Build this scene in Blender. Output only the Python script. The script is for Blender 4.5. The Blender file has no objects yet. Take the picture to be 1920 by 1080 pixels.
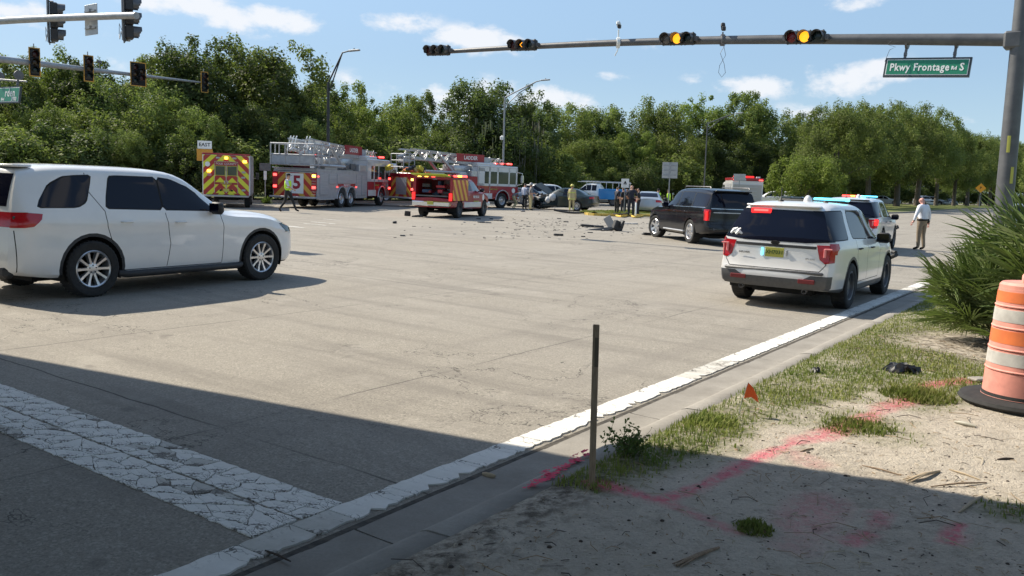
import bpy, bmesh, math, random
import numpy as np
from mathutils import Vector, Matrix, noise as mnoise
random.seed(7); np.random.seed(7)
SC = bpy.context.scene
COL = SC.collection
R = math.radians

# ---------------------------------------------------------------- camera, sky, sun, exposure
FOC = 1600.0; EYE = 1.76
PITCH = math.atan(184/1600); ROLL = math.atan(.028)
cp, sp, cr_, sr_ = math.cos(PITCH), math.sin(PITCH), math.cos(ROLL), math.sin(ROLL)
FWD = Vector((0, cp, -sp)); RGT = Vector((cr_, sp*sr_, cp*sr_)); UPV = Vector((-sr_, sp*cr_, cp*cr_))
camd = bpy.data.cameras.new('camera'); cam = bpy.data.objects.new('camera', camd); COL.objects.link(cam)
camd.sensor_width = 36; camd.lens = 36*FOC/1920; camd.clip_start = .1; camd.clip_end = 6000
M = Matrix.Identity(4)
for i in range(3):
    M[i][0] = RGT[i]; M[i][1] = UPV[i]; M[i][2] = -FWD[i]
M[2][3] = EYE
cam.matrix_world = M
SC.camera = cam

SUN_EL = R(44.5); SDIR = Vector((.862, -.507, 0)).normalized()      # where shadows fall
SC.view_settings.view_transform = 'Standard'; SC.view_settings.look = 'None'
SC.view_settings.gamma = 1; SC.view_settings.exposure = 0.80; SC.view_settings.use_curve_mapping = False
try:
    SC.cycles.max_bounces = 6; SC.cycles.diffuse_bounces = 3; SC.cycles.glossy_bounces = 3
    SC.cycles.transmission_bounces = 4; SC.cycles.transparent_max_bounces = 8
    SC.cycles.use_denoising = True
except Exception: pass

def pixdir(px, py):
    a = (px-960)/FOC; b = (540-py)/FOC
    return FWD + RGT*a + UPV*b

W = bpy.data.worlds.new('World'); SC.world = W; W.use_nodes = True
nt = W.node_tree; nt.nodes.clear()
class NT:
    """small helper for building node trees"""
    def __init__(s, tree): s.t = tree; s.n = tree.nodes; s.l = tree.links
    def node(s, typ, **kw):
        n = s.n.new(typ)
        for k, v in kw.items(): setattr(n, k, v)
        return n
    def put(s, sock, v):
        if isinstance(v, bpy.types.NodeSocket): s.l.new(v, sock)
        else: sock.default_value = v
    def math(s, op, a, b=0.0, c=None, clamp=False):
        n = s.node('ShaderNodeMath', operation=op, use_clamp=clamp)
        s.put(n.inputs[0], a); s.put(n.inputs[1], b)
        if c is not None: s.put(n.inputs[2], c)
        return n.outputs[0]
    def vec(s, op, a, b):
        n = s.node('ShaderNodeVectorMath', operation=op); s.put(n.inputs[0], a); s.put(n.inputs[1], b)
        return n.outputs['Value'] if op in ('DOT_PRODUCT', 'LENGTH', 'DISTANCE') else n.outputs[0]
    def mapr(s, v, a, b, c=0.0, d=1.0, smooth=False):
        n = s.node('ShaderNodeMapRange'); n.clamp = True
        if smooth: n.interpolation_type = 'SMOOTHSTEP'
        s.put(n.inputs[0], v); s.put(n.inputs[1], a); s.put(n.inputs[2], b); s.put(n.inputs[3], c); s.put(n.inputs[4], d)
        return n.outputs[0]
    def mix(s, f, a, b, mode='MIX'):
        n = s.node('ShaderNodeMix', data_type='RGBA', blend_type=mode)
        s.put(n.inputs[0], f)
        s.put(n.inputs[6], a if isinstance(a, bpy.types.NodeSocket) else (*a, 1)[:4]); s.put(n.inputs[7], b if isinstance(b, bpy.types.NodeSocket) else (*b, 1)[:4])
        return n.outputs[2]
    def noise(s, co, scale, detail=4, rough=.55, dist=0):
        n = s.node('ShaderNodeTexNoise'); s.put(n.inputs['Scale'], scale); s.put(n.inputs['Detail'], detail)
        s.put(n.inputs['Roughness'], rough); s.put(n.inputs['Distortion'], dist)
        if co is not None: s.l.new(co, n.inputs['Vector'])
        return n.outputs[0]
    def scale(s, co, v):
        n = s.node('ShaderNodeMapping'); s.l.new(co, n.inputs[0]); n.inputs['Scale'].default_value = v
        return n.outputs[0]
T = NT(nt)
sky = T.node('ShaderNodeTexSky', sky_type='NISHITA', sun_disc=False)
sky.sun_elevation = SUN_EL
sky.sun_rotation = math.atan2(-SDIR.x, -SDIR.y)
sky.air_density = 1.0; sky.dust_density = .8; sky.ozone_density = 1.6; sky.altitude = 10
co = T.node('ShaderNodeTexCoord').outputs['Generated']
sep = T.node('ShaderNodeSeparateXYZ'); T.l.new(co, sep.inputs[0])
sx_, sy_, sz_ = sep.outputs
stretched = T.scale(co, (1, 1, 1.8))
n1 = T.noise(stretched, 11, 9, .60, .1)
n2 = T.noise(stretched, 2.6, 3, .5)
spots = [(500, 28, 120, 26, 1.0), (395, 12, 100, 22, .8), (735, 45, 66, 18, .75), (925, 75, 95, 20, .85), (20, 25, 60, 30, .7), (285, 120, 60, 26, .6), (1150, 83, 90, 14, .4),
         (830, 175, 90, 32, .75), (760, 180, 40, 20, .5), (1045, 190, 110, 30, .8), (1590, 140, 80, 26, 1.0), (1420, 160, 85, 18, .6), (1600, 12, 60, 14, .6), (1140, 145, 45, 14, .6),
         (1790, 225, 60, 8, .4), (620, 160, 70, 24, .35), (1490, 215, 80, 16, .45), (1300, 150, 30, 12, .4), (120, 60, 80, 25, .45)]
acc = None
for (px, py, hw, hh, k) in spots:
    d = pixdir(px, py).normalized()
    az = math.atan2(d.x, d.y); el = math.asin(d.z)
    a_ = T.math('ARCTAN2', sx_, sy_)
    da = T.math('DIVIDE', T.math('SUBTRACT', a_, az), hw/FOC)
    de = T.math('DIVIDE', T.math('SUBTRACT', T.math('ARCSINE', sz_), el), hh/FOC)
    rr = T.math('ADD', T.math('MULTIPLY', da, da), T.math('MULTIPLY', de, de))
    g = T.math('MULTIPLY', T.math('POWER', 2.718, T.math('MULTIPLY', rr, -.75)), k)
    acc = g if acc is None else T.math('MAXIMUM', acc, g)
# the same fair-weather clouds go on all round, outside the directions seen here
gen = T.mapr(n2, .56, .72, 0, .9, True)
front = T.mapr(sy_, .55, .8, 1, 0, True)
acc = T.math('MAXIMUM', acc, T.math('MULTIPLY', gen, front))
cl = T.math('ADD', T.math('MULTIPLY', acc, .62), T.math('MULTIPLY', T.math('SUBTRACT', n1, .5), 1.9))
cl = T.mapr(cl, .20, .52, 0, .90, True)
cl = T.math('MULTIPLY', cl, T.mapr(acc, .05, .25, 0, 1))
cl = T.math('MULTIPLY', cl, T.mapr(sz_, 0.0, .03, 0, 1))
haze_ = T.mapr(sz_, 0.0, .6, .88, .30, True)
hcol = T.mix(T.mapr(sz_, 0.0, .16, 0, 1, True), (2.5, 3.45, 4.0), (1.65, 2.5, 3.5))
skycol = T.mix(haze_, sky.outputs[0], hcol)
skycol = T.mix(cl, skycol, (4.5, 4.6, 4.8))
bg = T.node('ShaderNodeBackground'); T.l.new(skycol, bg.inputs[0]); bg.inputs[1].default_value = .120
out = T.node('ShaderNodeOutputWorld'); T.l.new(bg.outputs[0], out.inputs[0])

sund = bpy.data.lights.new('sun', 'SUN'); sun = bpy.data.objects.new('sun', sund); COL.objects.link(sun)
sund.energy = 4.3; sund.angle = R(.53); sund.color = (1, .915, .77)
ld = Vector((SDIR.x*math.cos(SUN_EL), SDIR.y*math.cos(SUN_EL), -math.sin(SUN_EL)))
sun.rotation_euler = ld.to_track_quat('-Z', 'Y').to_euler(); sun.location = (-30, 20, 60)

# ---------------------------------------------------------------- the lie of the land
TH = R(35); CT, ST = math.cos(TH), math.sin(TH)     # the road runs 35 degrees to the right of straight ahead
def uv(x, y): return (x*ST+y*CT, x*CT-y*ST)         # u along the road, v across it (the kerb beside us is v = -2.6)
def xy(u, v): return (u*ST+v*CT, u*CT-v*ST)
def sstep(a, b, x):
    t = min(1, max(0, (x-a)/(b-a))); return t*t*(3-2*t)
def gz(x, y):
    u, v = uv(x, y)
    return 0.015*min(max(-3-v, 0), 40) + .62*sstep(50, 135, u)
def G(px, py, dz=0.0):
    """the place on the ground (dz above it) that the picture shows at a pixel of the 1920 x 1080 photograph"""
    d = pixdir(px, py); z = dz; x = y = 0
    for _ in range(60):
        t = (z-EYE)/min(d.z, -1e-4); x, y = d.x*t, d.y*t
        z = z*.5+(gz(x, y)+dz)*.5
    return Vector((x, y, gz(x, y)))
def D(px, py, dist):
    d = pixdir(px, py); t = dist/d.y
    return Vector((d.x*t, dist, EYE+d.z*t))
def GX(px, dist):
    """ground point at a given distance ahead, in the column px"""
    x = (px-960)/FOC*dist
    return Vector((x, dist, gz(x, dist)))

# ---------------------------------------------------------------- materials
MATS = {}
def mat(name, col=(.5, .5, .5), rough=.5, metal=0.0, emit=None, es=1.0, coat=0.0, spec=.5):
    if name in MATS: return MATS[name]
    m = bpy.data.materials.new(name); m.use_nodes = True; MATS[name] = m
    b = m.node_tree.nodes['Principled BSDF']
    b.inputs['Base Color'].default_value = (*col, 1); b.inputs['Roughness'].default_value = rough
    b.inputs['Metallic'].default_value = metal; b.inputs['Coat Weight'].default_value = coat
    b.inputs['Specular IOR Level'].default_value = spec
    if coat: b.inputs['Coat Roughness'].default_value = .06
    if emit:
        b.inputs['Emission Color'].default_value = (*emit, 1); b.inputs['Emission Strength'].default_value = es
    return m
def nmat(name, cols, scale, rough=.6, bump=0.0, detail=5, metal=0.0, coat=0.0, lo=.35, hi=.65, stretch=(1, 1, 1)):
    """a base colour that wanders between two, with fine relief"""
    if name in MATS: return MATS[name]
    m = mat(name, cols[0], rough, metal, coat=coat)
    t = NT(m.node_tree); b = m.node_tree.nodes['Principled BSDF']
    co = t.scale(t.node('ShaderNodeTexCoord').outputs['Object'], stretch)
    n = t.noise(co, scale, detail, .6)
    t.l.new(t.mix(t.mapr(n, lo, hi), cols[0], cols[1]), b.inputs['Base Color'])
    if bump:
        bp = t.node('ShaderNodeBump'); bp.inputs['Strength'].default_value = bump; bp.inputs['Distance'].default_value = .02
        t.l.new(n, bp.inputs['Height']); t.l.new(bp.outputs[0], b.inputs['Normal'])
    return m

white_paint = nmat('white_paint', [(.80, .79, .77), (.74, .73, .71)], 1.3, .28, coat=.8)
black_paint = nmat('black_paint', [(.006, .007, .010), (.009, .010, .013)], 1.3, .13, coat=0)
black_plastic = nmat('black_plastic', [(.022, .022, .024), (.032, .032, .033)], 20, .6)
seam_black = mat('seam_black', (.01, .01, .01), .9)
grey_plastic = nmat('grey_plastic', [(.075, .075, .078), (.095, .095, .096)], 20, .5)
tint_glass = mat('tint_glass', (.003, .004, .012), .03, spec=.32)
clear_glass = mat('clear_glass', (.035, .05, .055), .05, coat=.5, spec=.7)
rubber = nmat('rubber', [(.016, .016, .016), (.030, .029, .028)], 15, .85)
alloy = mat('alloy', (.62, .62, .63), .28, .85)
steel = nmat('steel', [(.42, .43, .44), (.5, .5, .51)], 6, .38, metal=.6)
chrome = mat('chrome', (.75, .75, .76), .14, 1)
alu = nmat('alu', [(.33, .34, .36), (.42, .43, .44)], 4, .4, metal=.35)
tail_red = mat('tail_red', (.42, .008, .014), .15, coat=.3)
tail_lit = mat('tail_lit', (.6, .01, .01), .2, emit=(1, .03, .03), es=.8)
red_lit = mat('red_lit', (.7, .02, .02), .3, emit=(1, .07, .06), es=2.6)
blue_lit = mat('blue_lit', (.05, .5, .7), .3, emit=(.14, .70, .95), es=1.7)
amber_lit = mat('amber_lit', (.7, .3, .02), .3, emit=(1, .40, .06), es=3.2)
yellow_lit = mat('yellow_lit', (.8, .6, .05), .3, emit=(1, .75, .12), es=3)
signal_amber = mat('signal_amber', (.8, .35, .02), .3, emit=(1, .37, .015), es=1.0)
fire_red = nmat('fire_red', [(.27, .008, .020), (.33, .012, .026)], 2, .3, coat=.35)
galv = nmat('galv', [(.26, .27, .28), (.36, .37, .38)], 8, .5, metal=.3)
dark_metal = nmat('dark_metal', [(.10, .10, .105), (.14, .14, .145)], 6, .45, metal=.4)
wood = nmat('wood', [(.22, .15, .095), (.34, .25, .165)], 18, .8, .3, stretch=(6, 6, .6))
bark = nmat('bark', [(.07, .058, .045), (.13, .11, .09)], 9, .9, .6, stretch=(1, 1, .35))
skin = mat('skin', (.52, .30, .21), .5)
skin_dark = mat('skin_dark', (.20, .10, .06), .5)
hair_dark = mat('hair_dark', (.025, .018, .014), .6)
hair_grey = mat('hair_grey', (.30, .26, .23), .6)
orange_plastic = nmat('orange_plastic', [(.80, .33, .26), (.62, .25, .20)], 7, .6)
orange_band = nmat('orange_band', [(.74, .19, .055), (.60, .15, .05)], 9, .4)
white_band = nmat('white_band', [(.56, .54, .50), (.40, .38, .35)], 6, .5)
sign_green = mat('sign_green', (.012, .20, .11), .4)
sign_white = mat('sign_white', (.75, .76, .74), .45)
sign_grey = nmat('sign_grey', [(.36, .37, .37), (.44, .45, .45)], 5, .45, metal=.3)
sign_yellow = mat('sign_yellow', (.80, .33, .01), .45)
paper_yellow = mat('paper_yellow', (.46, .44, .08), .5)
def chevron(name, c1, c2, pitch, slope=1.0):
    """flat printed stripes on a panel, mirrored about its middle"""
    m = mat(name, c1, .35, coat=.3); t = NT(m.node_tree); b = m.node_tree.nodes['Principled BSDF']
    s = t.node('ShaderNodeSeparateXYZ'); t.l.new(t.node('ShaderNodeTexCoord').outputs['Object'], s.inputs[0])
    a = t.math('ADD', t.math('MULTIPLY', t.math('ABSOLUTE', s.outputs[1]), slope), s.outputs[2])
    f = t.math('FRACT', t.math('DIVIDE', a, pitch))
    t.l.new(t.mix(t.math('GREATER_THAN', f, .5), c1, c2), b.inputs['Base Color'])
    return m
chev_ry = chevron('chevron_red_yellow', (.36, .02, .02), (.66, .66, .03), .60)
chev_ladder = chevron('chevron_ladder', (.42, .025, .02), (.62, .36, .05), .58)
def diag(name, c1, c2, pitch):
    m = mat(name, c1, .35, coat=.3); t = NT(m.node_tree); b = m.node_tree.nodes['Principled BSDF']
    s = t.node('ShaderNodeSeparateXYZ'); t.l.new(t.node('ShaderNodeTexCoord').outputs['Object'], s.inputs[0])
    a = t.math('ADD', t.math('ADD', t.math('MULTIPLY', s.outputs[1], -.1), t.math('MULTIPLY', s.outputs[0], 1.4)), s.outputs[2])
    f = t.math('FRACT', t.math('DIVIDE', a, pitch))
    t.l.new(t.mix(t.math('GREATER_THAN', f, .5), c1, c2), b.inputs['Base Color'])
    return m
diag_ry = diag('diagonal_red_yellow', (.45, .03, .015), (.75, .42, .03), .80)

# ---------------------------------------------------------------- mesh helpers
class MB:
    def __init__(s): s.v = []; s.f = []; s.m = []; s.mi = 0
    def add(s, vs, fs):
        o = len(s.v); s.v += [tuple(v) for v in vs]; s.f += [tuple(i+o for i in f) for f in fs]; s.m += [s.mi]*len(fs)
        return s
    def mat(s, i): s.mi = i; return s
    def box(s, c, d, rz=0, ry=0, rx=0, bev=0.0, taper=1.0):
        hx, hy, hz = d[0]/2, d[1]/2, d[2]/2
        M = Matrix.Rotation(rz, 3, 'Z') @ Matrix.Rotation(ry, 3, 'Y') @ Matrix.Rotation(rx, 3, 'X')
        if bev > 0:
            bev = min(bev, hx*.8, hy*.8, hz*.8)
            vs = []; idx = {}
            for a in (-1, 1):
                for b in (-1, 1):
                    for c_ in (-1, 1):
                        for k in range(3):
                            p = [a*hx, b*hy, c_*hz]; sg = (a, b, c_)
                            for q in range(3):
                                if q != k: p[q] -= sg[q]*bev
                            idx[(a, b, c_, k)] = len(vs); vs.append(p)
            fs = []
            def ordq(l, n):
                c0 = sum((Vector(vs[i]) for i in l), Vector())/len(l)
                n = Vector(n); t = n.orthogonal().normalized(); u = n.cross(t)
                return tuple(sorted(l, key=lambda i: math.atan2((Vector(vs[i])-c0).dot(u), (Vector(vs[i])-c0).dot(t))))
            for k in range(3):
                for sg in (-1, 1):
                    l = [i for kk, i in idx.items() if kk[3] == k and kk[k] == sg]
                    n = [0, 0, 0]; n[k] = sg; fs.append(ordq(l, n))
            for k in range(3):
                o1, o2 = [q for q in range(3) if q != k]
                for s1 in (-1, 1):
                    for s2 in (-1, 1):
                        l = [i for kk, i in idx.items() if kk[o1] == s1 and kk[o2] == s2 and kk[3] in (o1, o2)]
                        n = [0, 0, 0]; n[o1] = s1; n[o2] = s2; fs.append(ordq(l, n))
            for a in (-1, 1):
                for b in (-1, 1):
                    for c_ in (-1, 1):
                        fs.append(ordq([idx[(a, b, c_, k)] for k in range(3)], (a, b, c_)))
            vs = [M @ Vector(p) + Vector(c) for p in vs]
            return s.add(vs, fs)
        vs = [M @ Vector((x*hx*(taper if z > 0 else 1), y*hy*(taper if z > 0 else 1), z*hz)) + Vector(c) for z in (-1, 1) for y in (-1, 1) for x in (-1, 1)]
        return s.add(vs, [(0, 2, 3, 1), (4, 5, 7, 6), (0, 1, 5, 4), (2, 6, 7, 3), (0, 4, 6, 2), (1, 3, 7, 5)])
    def path(s, pts, rad, n=8, cap=True):
        pts = [Vector(p) for p in pts]
        if not isinstance(rad, (list, tuple)): rad = [rad]*len(pts)
        vs = []; fs = []; prev = None
        for i, p in enumerate(pts):
            t = (pts[min(i+1, len(pts)-1)]-pts[max(i-1, 0)]).normalized()
            if prev is None: a = t.orthogonal().normalized()
            else:
                a = prev - t*prev.dot(t)
                a = a.normalized() if a.length > 1e-5 else t.orthogonal().normalized()
            prev = a; b = t.cross(a)
            for k in range(n):
                th = 2*math.pi*k/n; vs.append(p+(a*math.cos(th)+b*math.sin(th))*rad[i])
        for i in range(len(pts)-1):
            for k in range(n):
                k2 = (k+1) % n; fs.append((i*n+k, i*n+k2, (i+1)*n+k2, (i+1)*n+k))
        if cap: fs.append(tuple(range(n-1, -1, -1))); fs.append(tuple(range((len(pts)-1)*n, len(pts)*n)))
        return s.add(vs, fs)
    def tube(s, a, b, r, r2=None, n=8): return s.path([a, b], [r, r if r2 is None else r2], n)
    def lathe(s, prof, c=(0, 0, 0), n=16, axis='Z', rot=None, cap=True):
        vs = []; fs = []
        for (r, h) in prof:
            for k in range(n):
                th = 2*math.pi*k/n; x, y = r*math.cos(th), r*math.sin(th)
                p = Vector((x, y, h)) if axis == 'Z' else (Vector((x, h, -y)) if axis == 'Y' else Vector((h, x, y)))
                if rot is not None: p = rot @ p
                vs.append(p+Vector(c))
        for i in range(len(prof)-1):
            for k in range(n):
                k2 = (k+1) % n; fs.append((i*n+k, i*n+k2, (i+1)*n+k2, (i+1)*n+k))
        if cap and prof[0][0] > 1e-4: fs.append(tuple(range(n-1, -1, -1)))
        if cap and prof[-1][0] > 1e-4: fs.append(tuple(range((len(prof)-1)*n, len(prof)*n)))
        return s.add(vs, fs)
    def prism(s, poly, plane, a, b):
        """poly: 2-D outline; plane 'xz' is pushed from y=a to y=b, 'yz' from x=a to x=b, 'xy' from z=a to z=b"""
        def P(p, h): return {'xz': (p[0], h, p[1]), 'yz': (h, p[0], p[1]), 'xy': (p[0], p[1], h)}[plane]
        n = len(poly); vs = [P(p, a) for p in poly]+[P(p, b) for p in poly]
        fs = [tuple(range(n)), tuple(range(2*n-1, n-1, -1))]+[(i, i+n, (i+1) % n+n, (i+1) % n) for i in range(n)]
        return s.add(vs, fs)
    def build(s, name, mats, parent=None, smooth=0, kind=None, loc=None):
        me = bpy.data.meshes.new(name); me.from_pydata(s.v, [], s.f)
        if not isinstance(mats, (list, tuple)): mats = [mats]
        for m in mats: me.materials.append(m)
        if len(mats) > 1: me.polygons.foreach_set('material_index', s.m)
        finish(me, smooth)
        o = bpy.data.objects.new(name, me); COL.objects.link(o)
        if parent is not None: o.parent = parent
        if kind: o['kind'] = kind
        if loc is not None: o.location = loc
        return o
def finish(me, smooth=0):
    bm = bmesh.new(); bm.from_mesh(me)
    bmesh.ops.recalc_face_normals(bm, faces=bm.faces)
    if smooth:
        for f in bm.faces: f.smooth = True
        a = R(smooth)
        for e in bm.edges:
            if len(e.link_faces) == 2 and e.calc_face_angle(0) > a: e.smooth = False
    bm.to_mesh(me); bm.free()
def child(name, me, parent, loc=(0, 0, 0), rot=(0, 0, 0), mats=None):
    o = bpy.data.objects.new(name, me); COL.objects.link(o); o.parent = parent; o.location = loc; o.rotation_euler = rot
    return o
def empty(name, label, cat, group=None):
    o = bpy.data.objects.new(name, None); COL.objects.link(o); o.empty_display_size = .3
    o['label'] = label; o['category'] = cat
    if group: o['group'] = group
    return o
def tag(o, label, cat, group=None):
    o['label'] = label; o['category'] = cat
    if group: o['group'] = group
    return o
def struct(o): o['kind'] = 'structure'; return o
def stuff(o, label=None, cat=None):
    o['kind'] = 'stuff'
    if label: o['label'] = label; o['category'] = cat
    return o
def copy_tree(o, parent=None):
    c = o.copy(); COL.objects.link(c); c.parent = parent
    for ch in o.children: copy_tree(ch, c)
    return c
def settle(root, anchor, target, heading, scale=1.0, flat=False):
    """stand a thing whose local x looks forward on the ground: local (x, y) of anchor goes to target"""
    f = Vector((math.sin(heading), math.cos(heading), 0))
    def nrm(x, y):
        e = .6; return Vector((-(gz(x+e, y)-gz(x-e, y))/(2*e), -(gz(x, y+e)-gz(x, y-e))/(2*e), 1)).normalized()
    n = Vector((0, 0, 1)) if flat else nrm(target[0], target[1])
    f = (f-n*f.dot(n)).normalized(); l = n.cross(f)
    Mx = Matrix.Identity(4)
    for i in range(3): Mx[i][0] = f[i]; Mx[i][1] = l[i]; Mx[i][2] = n[i]
    p = Vector((target[0], target[1], gz(target[0], target[1]))) - scale*(f*anchor[0]+l*anchor[1])
    root.matrix_world = Matrix.Translation(p) @ Mx @ Matrix.Scale(scale, 4)
def text_mesh(s, size, name='lettering', bold=0.0, spacing=1.0, ext=.002):
    cu = bpy.data.curves.new(name, 'FONT'); cu.body = s; cu.size = size; cu.align_x = 'CENTER'; cu.align_y = 'CENTER'
    cu.extrude = ext; cu.offset = bold; cu.space_character = spacing; cu.resolution_u = 2
    o = bpy.data.objects.new('t', cu); COL.objects.link(o)
    dg = bpy.context.evaluated_depsgraph_get(); me = bpy.data.meshes.new_from_object(o.evaluated_get(dg))
    bpy.data.objects.remove(o); bpy.data.curves.remove(cu); me.name = name
    me.materials.clear()
    return me
def lettering(s, size, m, parent, loc, facing, name='lettering', bold=0.0, stretch=1.0, spacing=1.0):
    """flat letters standing upright; facing is the local direction one reads them from"""
    me = text_mesh(s, size, name, bold, spacing); me.materials.append(m)
    o = bpy.data.objects.new(name, me); COL.objects.link(o); o.parent = parent
    n = Vector(facing).normalized(); up = Vector((0, 0, 1)); r = up.cross(n).normalized()
    Mx = Matrix.Identity(4)
    for i in range(3): Mx[i][0] = r[i]*stretch; Mx[i][1] = n.cross(r)[i]; Mx[i][2] = n[i]; Mx[i][3] = loc[i]
    o.matrix_parent_inverse = Matrix.Identity(4); o.matrix_local = Mx
    return o
def box(name, m, parent, c, d, **k):
    bev = k.pop('bev', .0)
    return MB().box(c, d, bev=bev, **k).build(name, m, parent)
def interp(tbl, x):
    if x <= tbl[0][0]: return tbl[0][1]
    if x >= tbl[-1][0]: return tbl[-1][1]
    for i in range(len(tbl)-1):
        x0, y0 = tbl[i]; x1, y1 = tbl[i+1]
        if x <= x1:
            t = (x-x0)/(x1-x0)
            sl = (y1-y0)/(x1-x0)
            m0 = sl if i == 0 else (y1-tbl[i-1][1])/(x1-tbl[i-1][0])
            m1 = sl if i+2 >= len(tbl) else (tbl[i+2][1]-y0)/(tbl[i+2][0]-x0)
            if abs(sl) < 1e-9: m0 = m1 = 0
            else:
                m0 = max(min(m0/sl, 2.5), 0)*sl; m1 = max(min(m1/sl, 2.5), 0)*sl
            h = x1-x0
            return ((2*t**3-3*t*t+1)*y0+(t**3-2*t*t+t)*h*m0+(-2*t**3+3*t*t)*y1+(t**3-t*t)*h*m1)
# ---------------------------------------------------------------- ground, road, kerb (setting)
def ground_mat(name, build):
    m = bpy.data.materials.new(name); m.use_nodes = True; MATS[name] = m
    t = NT(m.node_tree); b = m.node_tree.nodes['Principled BSDF']; b.inputs['Roughness'].default_value = .9
    b.inputs['Specular IOR Level'].default_value = .25
    co = t.node('ShaderNodeTexCoord').outputs['Object']
    rot = t.node('ShaderNodeMapping'); t.l.new(co, rot.inputs[0]); rot.inputs['Rotation'].default_value = (0, 0, TH)   # x across, y along the road
    build(t, b, co, rot.outputs[0]); return m
def bump(t, b, h, s, d):
    bp = t.node('ShaderNodeBump'); bp.inputs['Strength'].default_value = s; bp.inputs['Distance'].default_value = d
    t.put(bp.inputs['Height'], h); t.l.new(bp.outputs[0], b.inputs['Normal'])
def m_road(t, b, co, ro):
    sp = t.node('ShaderNodeSeparateXYZ'); t.l.new(ro, sp.inputs[0])
    fine = t.noise(co, 85, 3, .7); mid = t.noise(co, 9, 5, .6); big = t.noise(co, .33, 4, .55)
    strk = t.noise(t.scale(ro, (.25, 2.2, 1)), 1.0, 5, .6)
    strk2 = t.noise(t.scale(ro, (1.6, .06, 1)), 1.0, 4, .55)
    c = t.mix(t.mapr(fine, .30, .70), (.170, .153, .126), (.39, .356, .298))
    vo = t.node('ShaderNodeTexVoronoi', feature='F1'); vo.inputs['Scale'].default_value = 70; t.l.new(co, vo.inputs['Vector'])
    vs_ = t.node('ShaderNodeSeparateColor'); t.l.new(vo.outputs['Color'], vs_.inputs[0])
    c = t.mix(t.math('MULTIPLY', t.mapr(vs_.outputs[0], .72, .9), .42), c, (.50, .46, .39)); c = t.mix(t.math('MULTIPLY', t.mapr(vs_.outputs[1], .75, .9), .42), c, (.10, .088, .072))
    c = t.mix(t.mapr(mid, .3, .75, 0, .35), c, (.21, .19, .165))
    c = t.mix(t.mapr(big, .35, .7, 0, .35), c, (.335, .31, .272))
    c = t.mix(t.mapr(strk, .50, .66, 0, .5), c, (.175, .158, .136)); c = t.mix(t.mapr(t.noise(co, 1.1, 6, .7), .56, .70, 0, .35), c, (.40, .37, .32))
    c = t.mix(t.mapr(strk2, .52, .66, 0, .30), c, (.19, .172, .15))
    # wandering cracks
    n1 = t.noise(co, .55, 6, .62, .4); crack = t.math('LESS_THAN', t.math('ABSOLUTE', t.math('SUBTRACT', n1, .5)), .0024)
    msk = t.mapr(t.noise(co, .22, 2), .47, .53); crack = t.math('MULTIPLY', crack, msk)
    # construction joints along and across the road
    wob = t.math('MULTIPLY', t.math('SUBTRACT', t.noise(co, 1.4, 4), .5), .09)
    jx = t.math('ADD', sp.outputs[0], wob); jy = t.math('ADD', sp.outputs[1], wob)
    a = t.math('ABSOLUTE', t.math('SUBTRACT', t.math('FRACT', t.math('DIVIDE', t.math('ADD', jx, 3.25), 3.6)), .5))
    j1 = t.math('LESS_THAN', a, .0022)
    a2 = t.math('ABSOLUTE', t.math('SUBTRACT', t.math('FRACT', t.math('DIVIDE', jy, 7.3)), .5))
    j2 = t.math('LESS_THAN', a2, .0013)
    jm = t.mapr(t.noise(co, .35, 3), .40, .52)
    crack = t.math('MAXIMUM', crack, t.math('MULTIPLY', t.math('MAXIMUM', j1, j2), jm))
    c = t.mix(t.math('MULTIPLY', crack, .75), c, (.05, .045, .04))
    spots_ = t.mapr(t.noise(co, 2.3, 2), .70, .76, 0, .5); c = t.mix(spots_, c, (.14, .125, .11))
    t.l.new(c, b.inputs['Base Color'])
    bump(t, b, t.math('SUBTRACT', t.math('ADD', fine, t.math('MULTIPLY', mid, .5)), crack), .45, .012)
road_m = ground_mat('road_surface', m_road)
def m_conc(t, b, co, ro):
    f = t.noise(co, 60, 4, .7); g = t.noise(co, 2.2, 6, .65)
    c = t.mix(t.mapr(g, .3, .7), (.235, .215, .185), (.36, .335, .295)); c = t.mix(t.mapr(f, .35, .7, 0, .4), c, (.19, .175, .155))
    t.l.new(c, b.inputs['Base Color']); bump(t, b, f, .3, .008)
conc_m = ground_mat('kerb_concrete', m_conc)
def m_grass(t, b, co, ro):
    f = t.noise(co, 14, 5, .7); g = t.noise(co, .25, 5, .6)
    c = t.mix(t.mapr(f, .3, .7), (.075, .10, .025), (.17, .19, .055)); c = t.mix(t.mapr(g, .4, .7, 0, .5), c, (.22, .21, .08))
    t.l.new(c, b.inputs['Base Color']); bump(t, b, f, .8, .06)
grass_m = ground_mat('grass_ground', m_grass)
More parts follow.
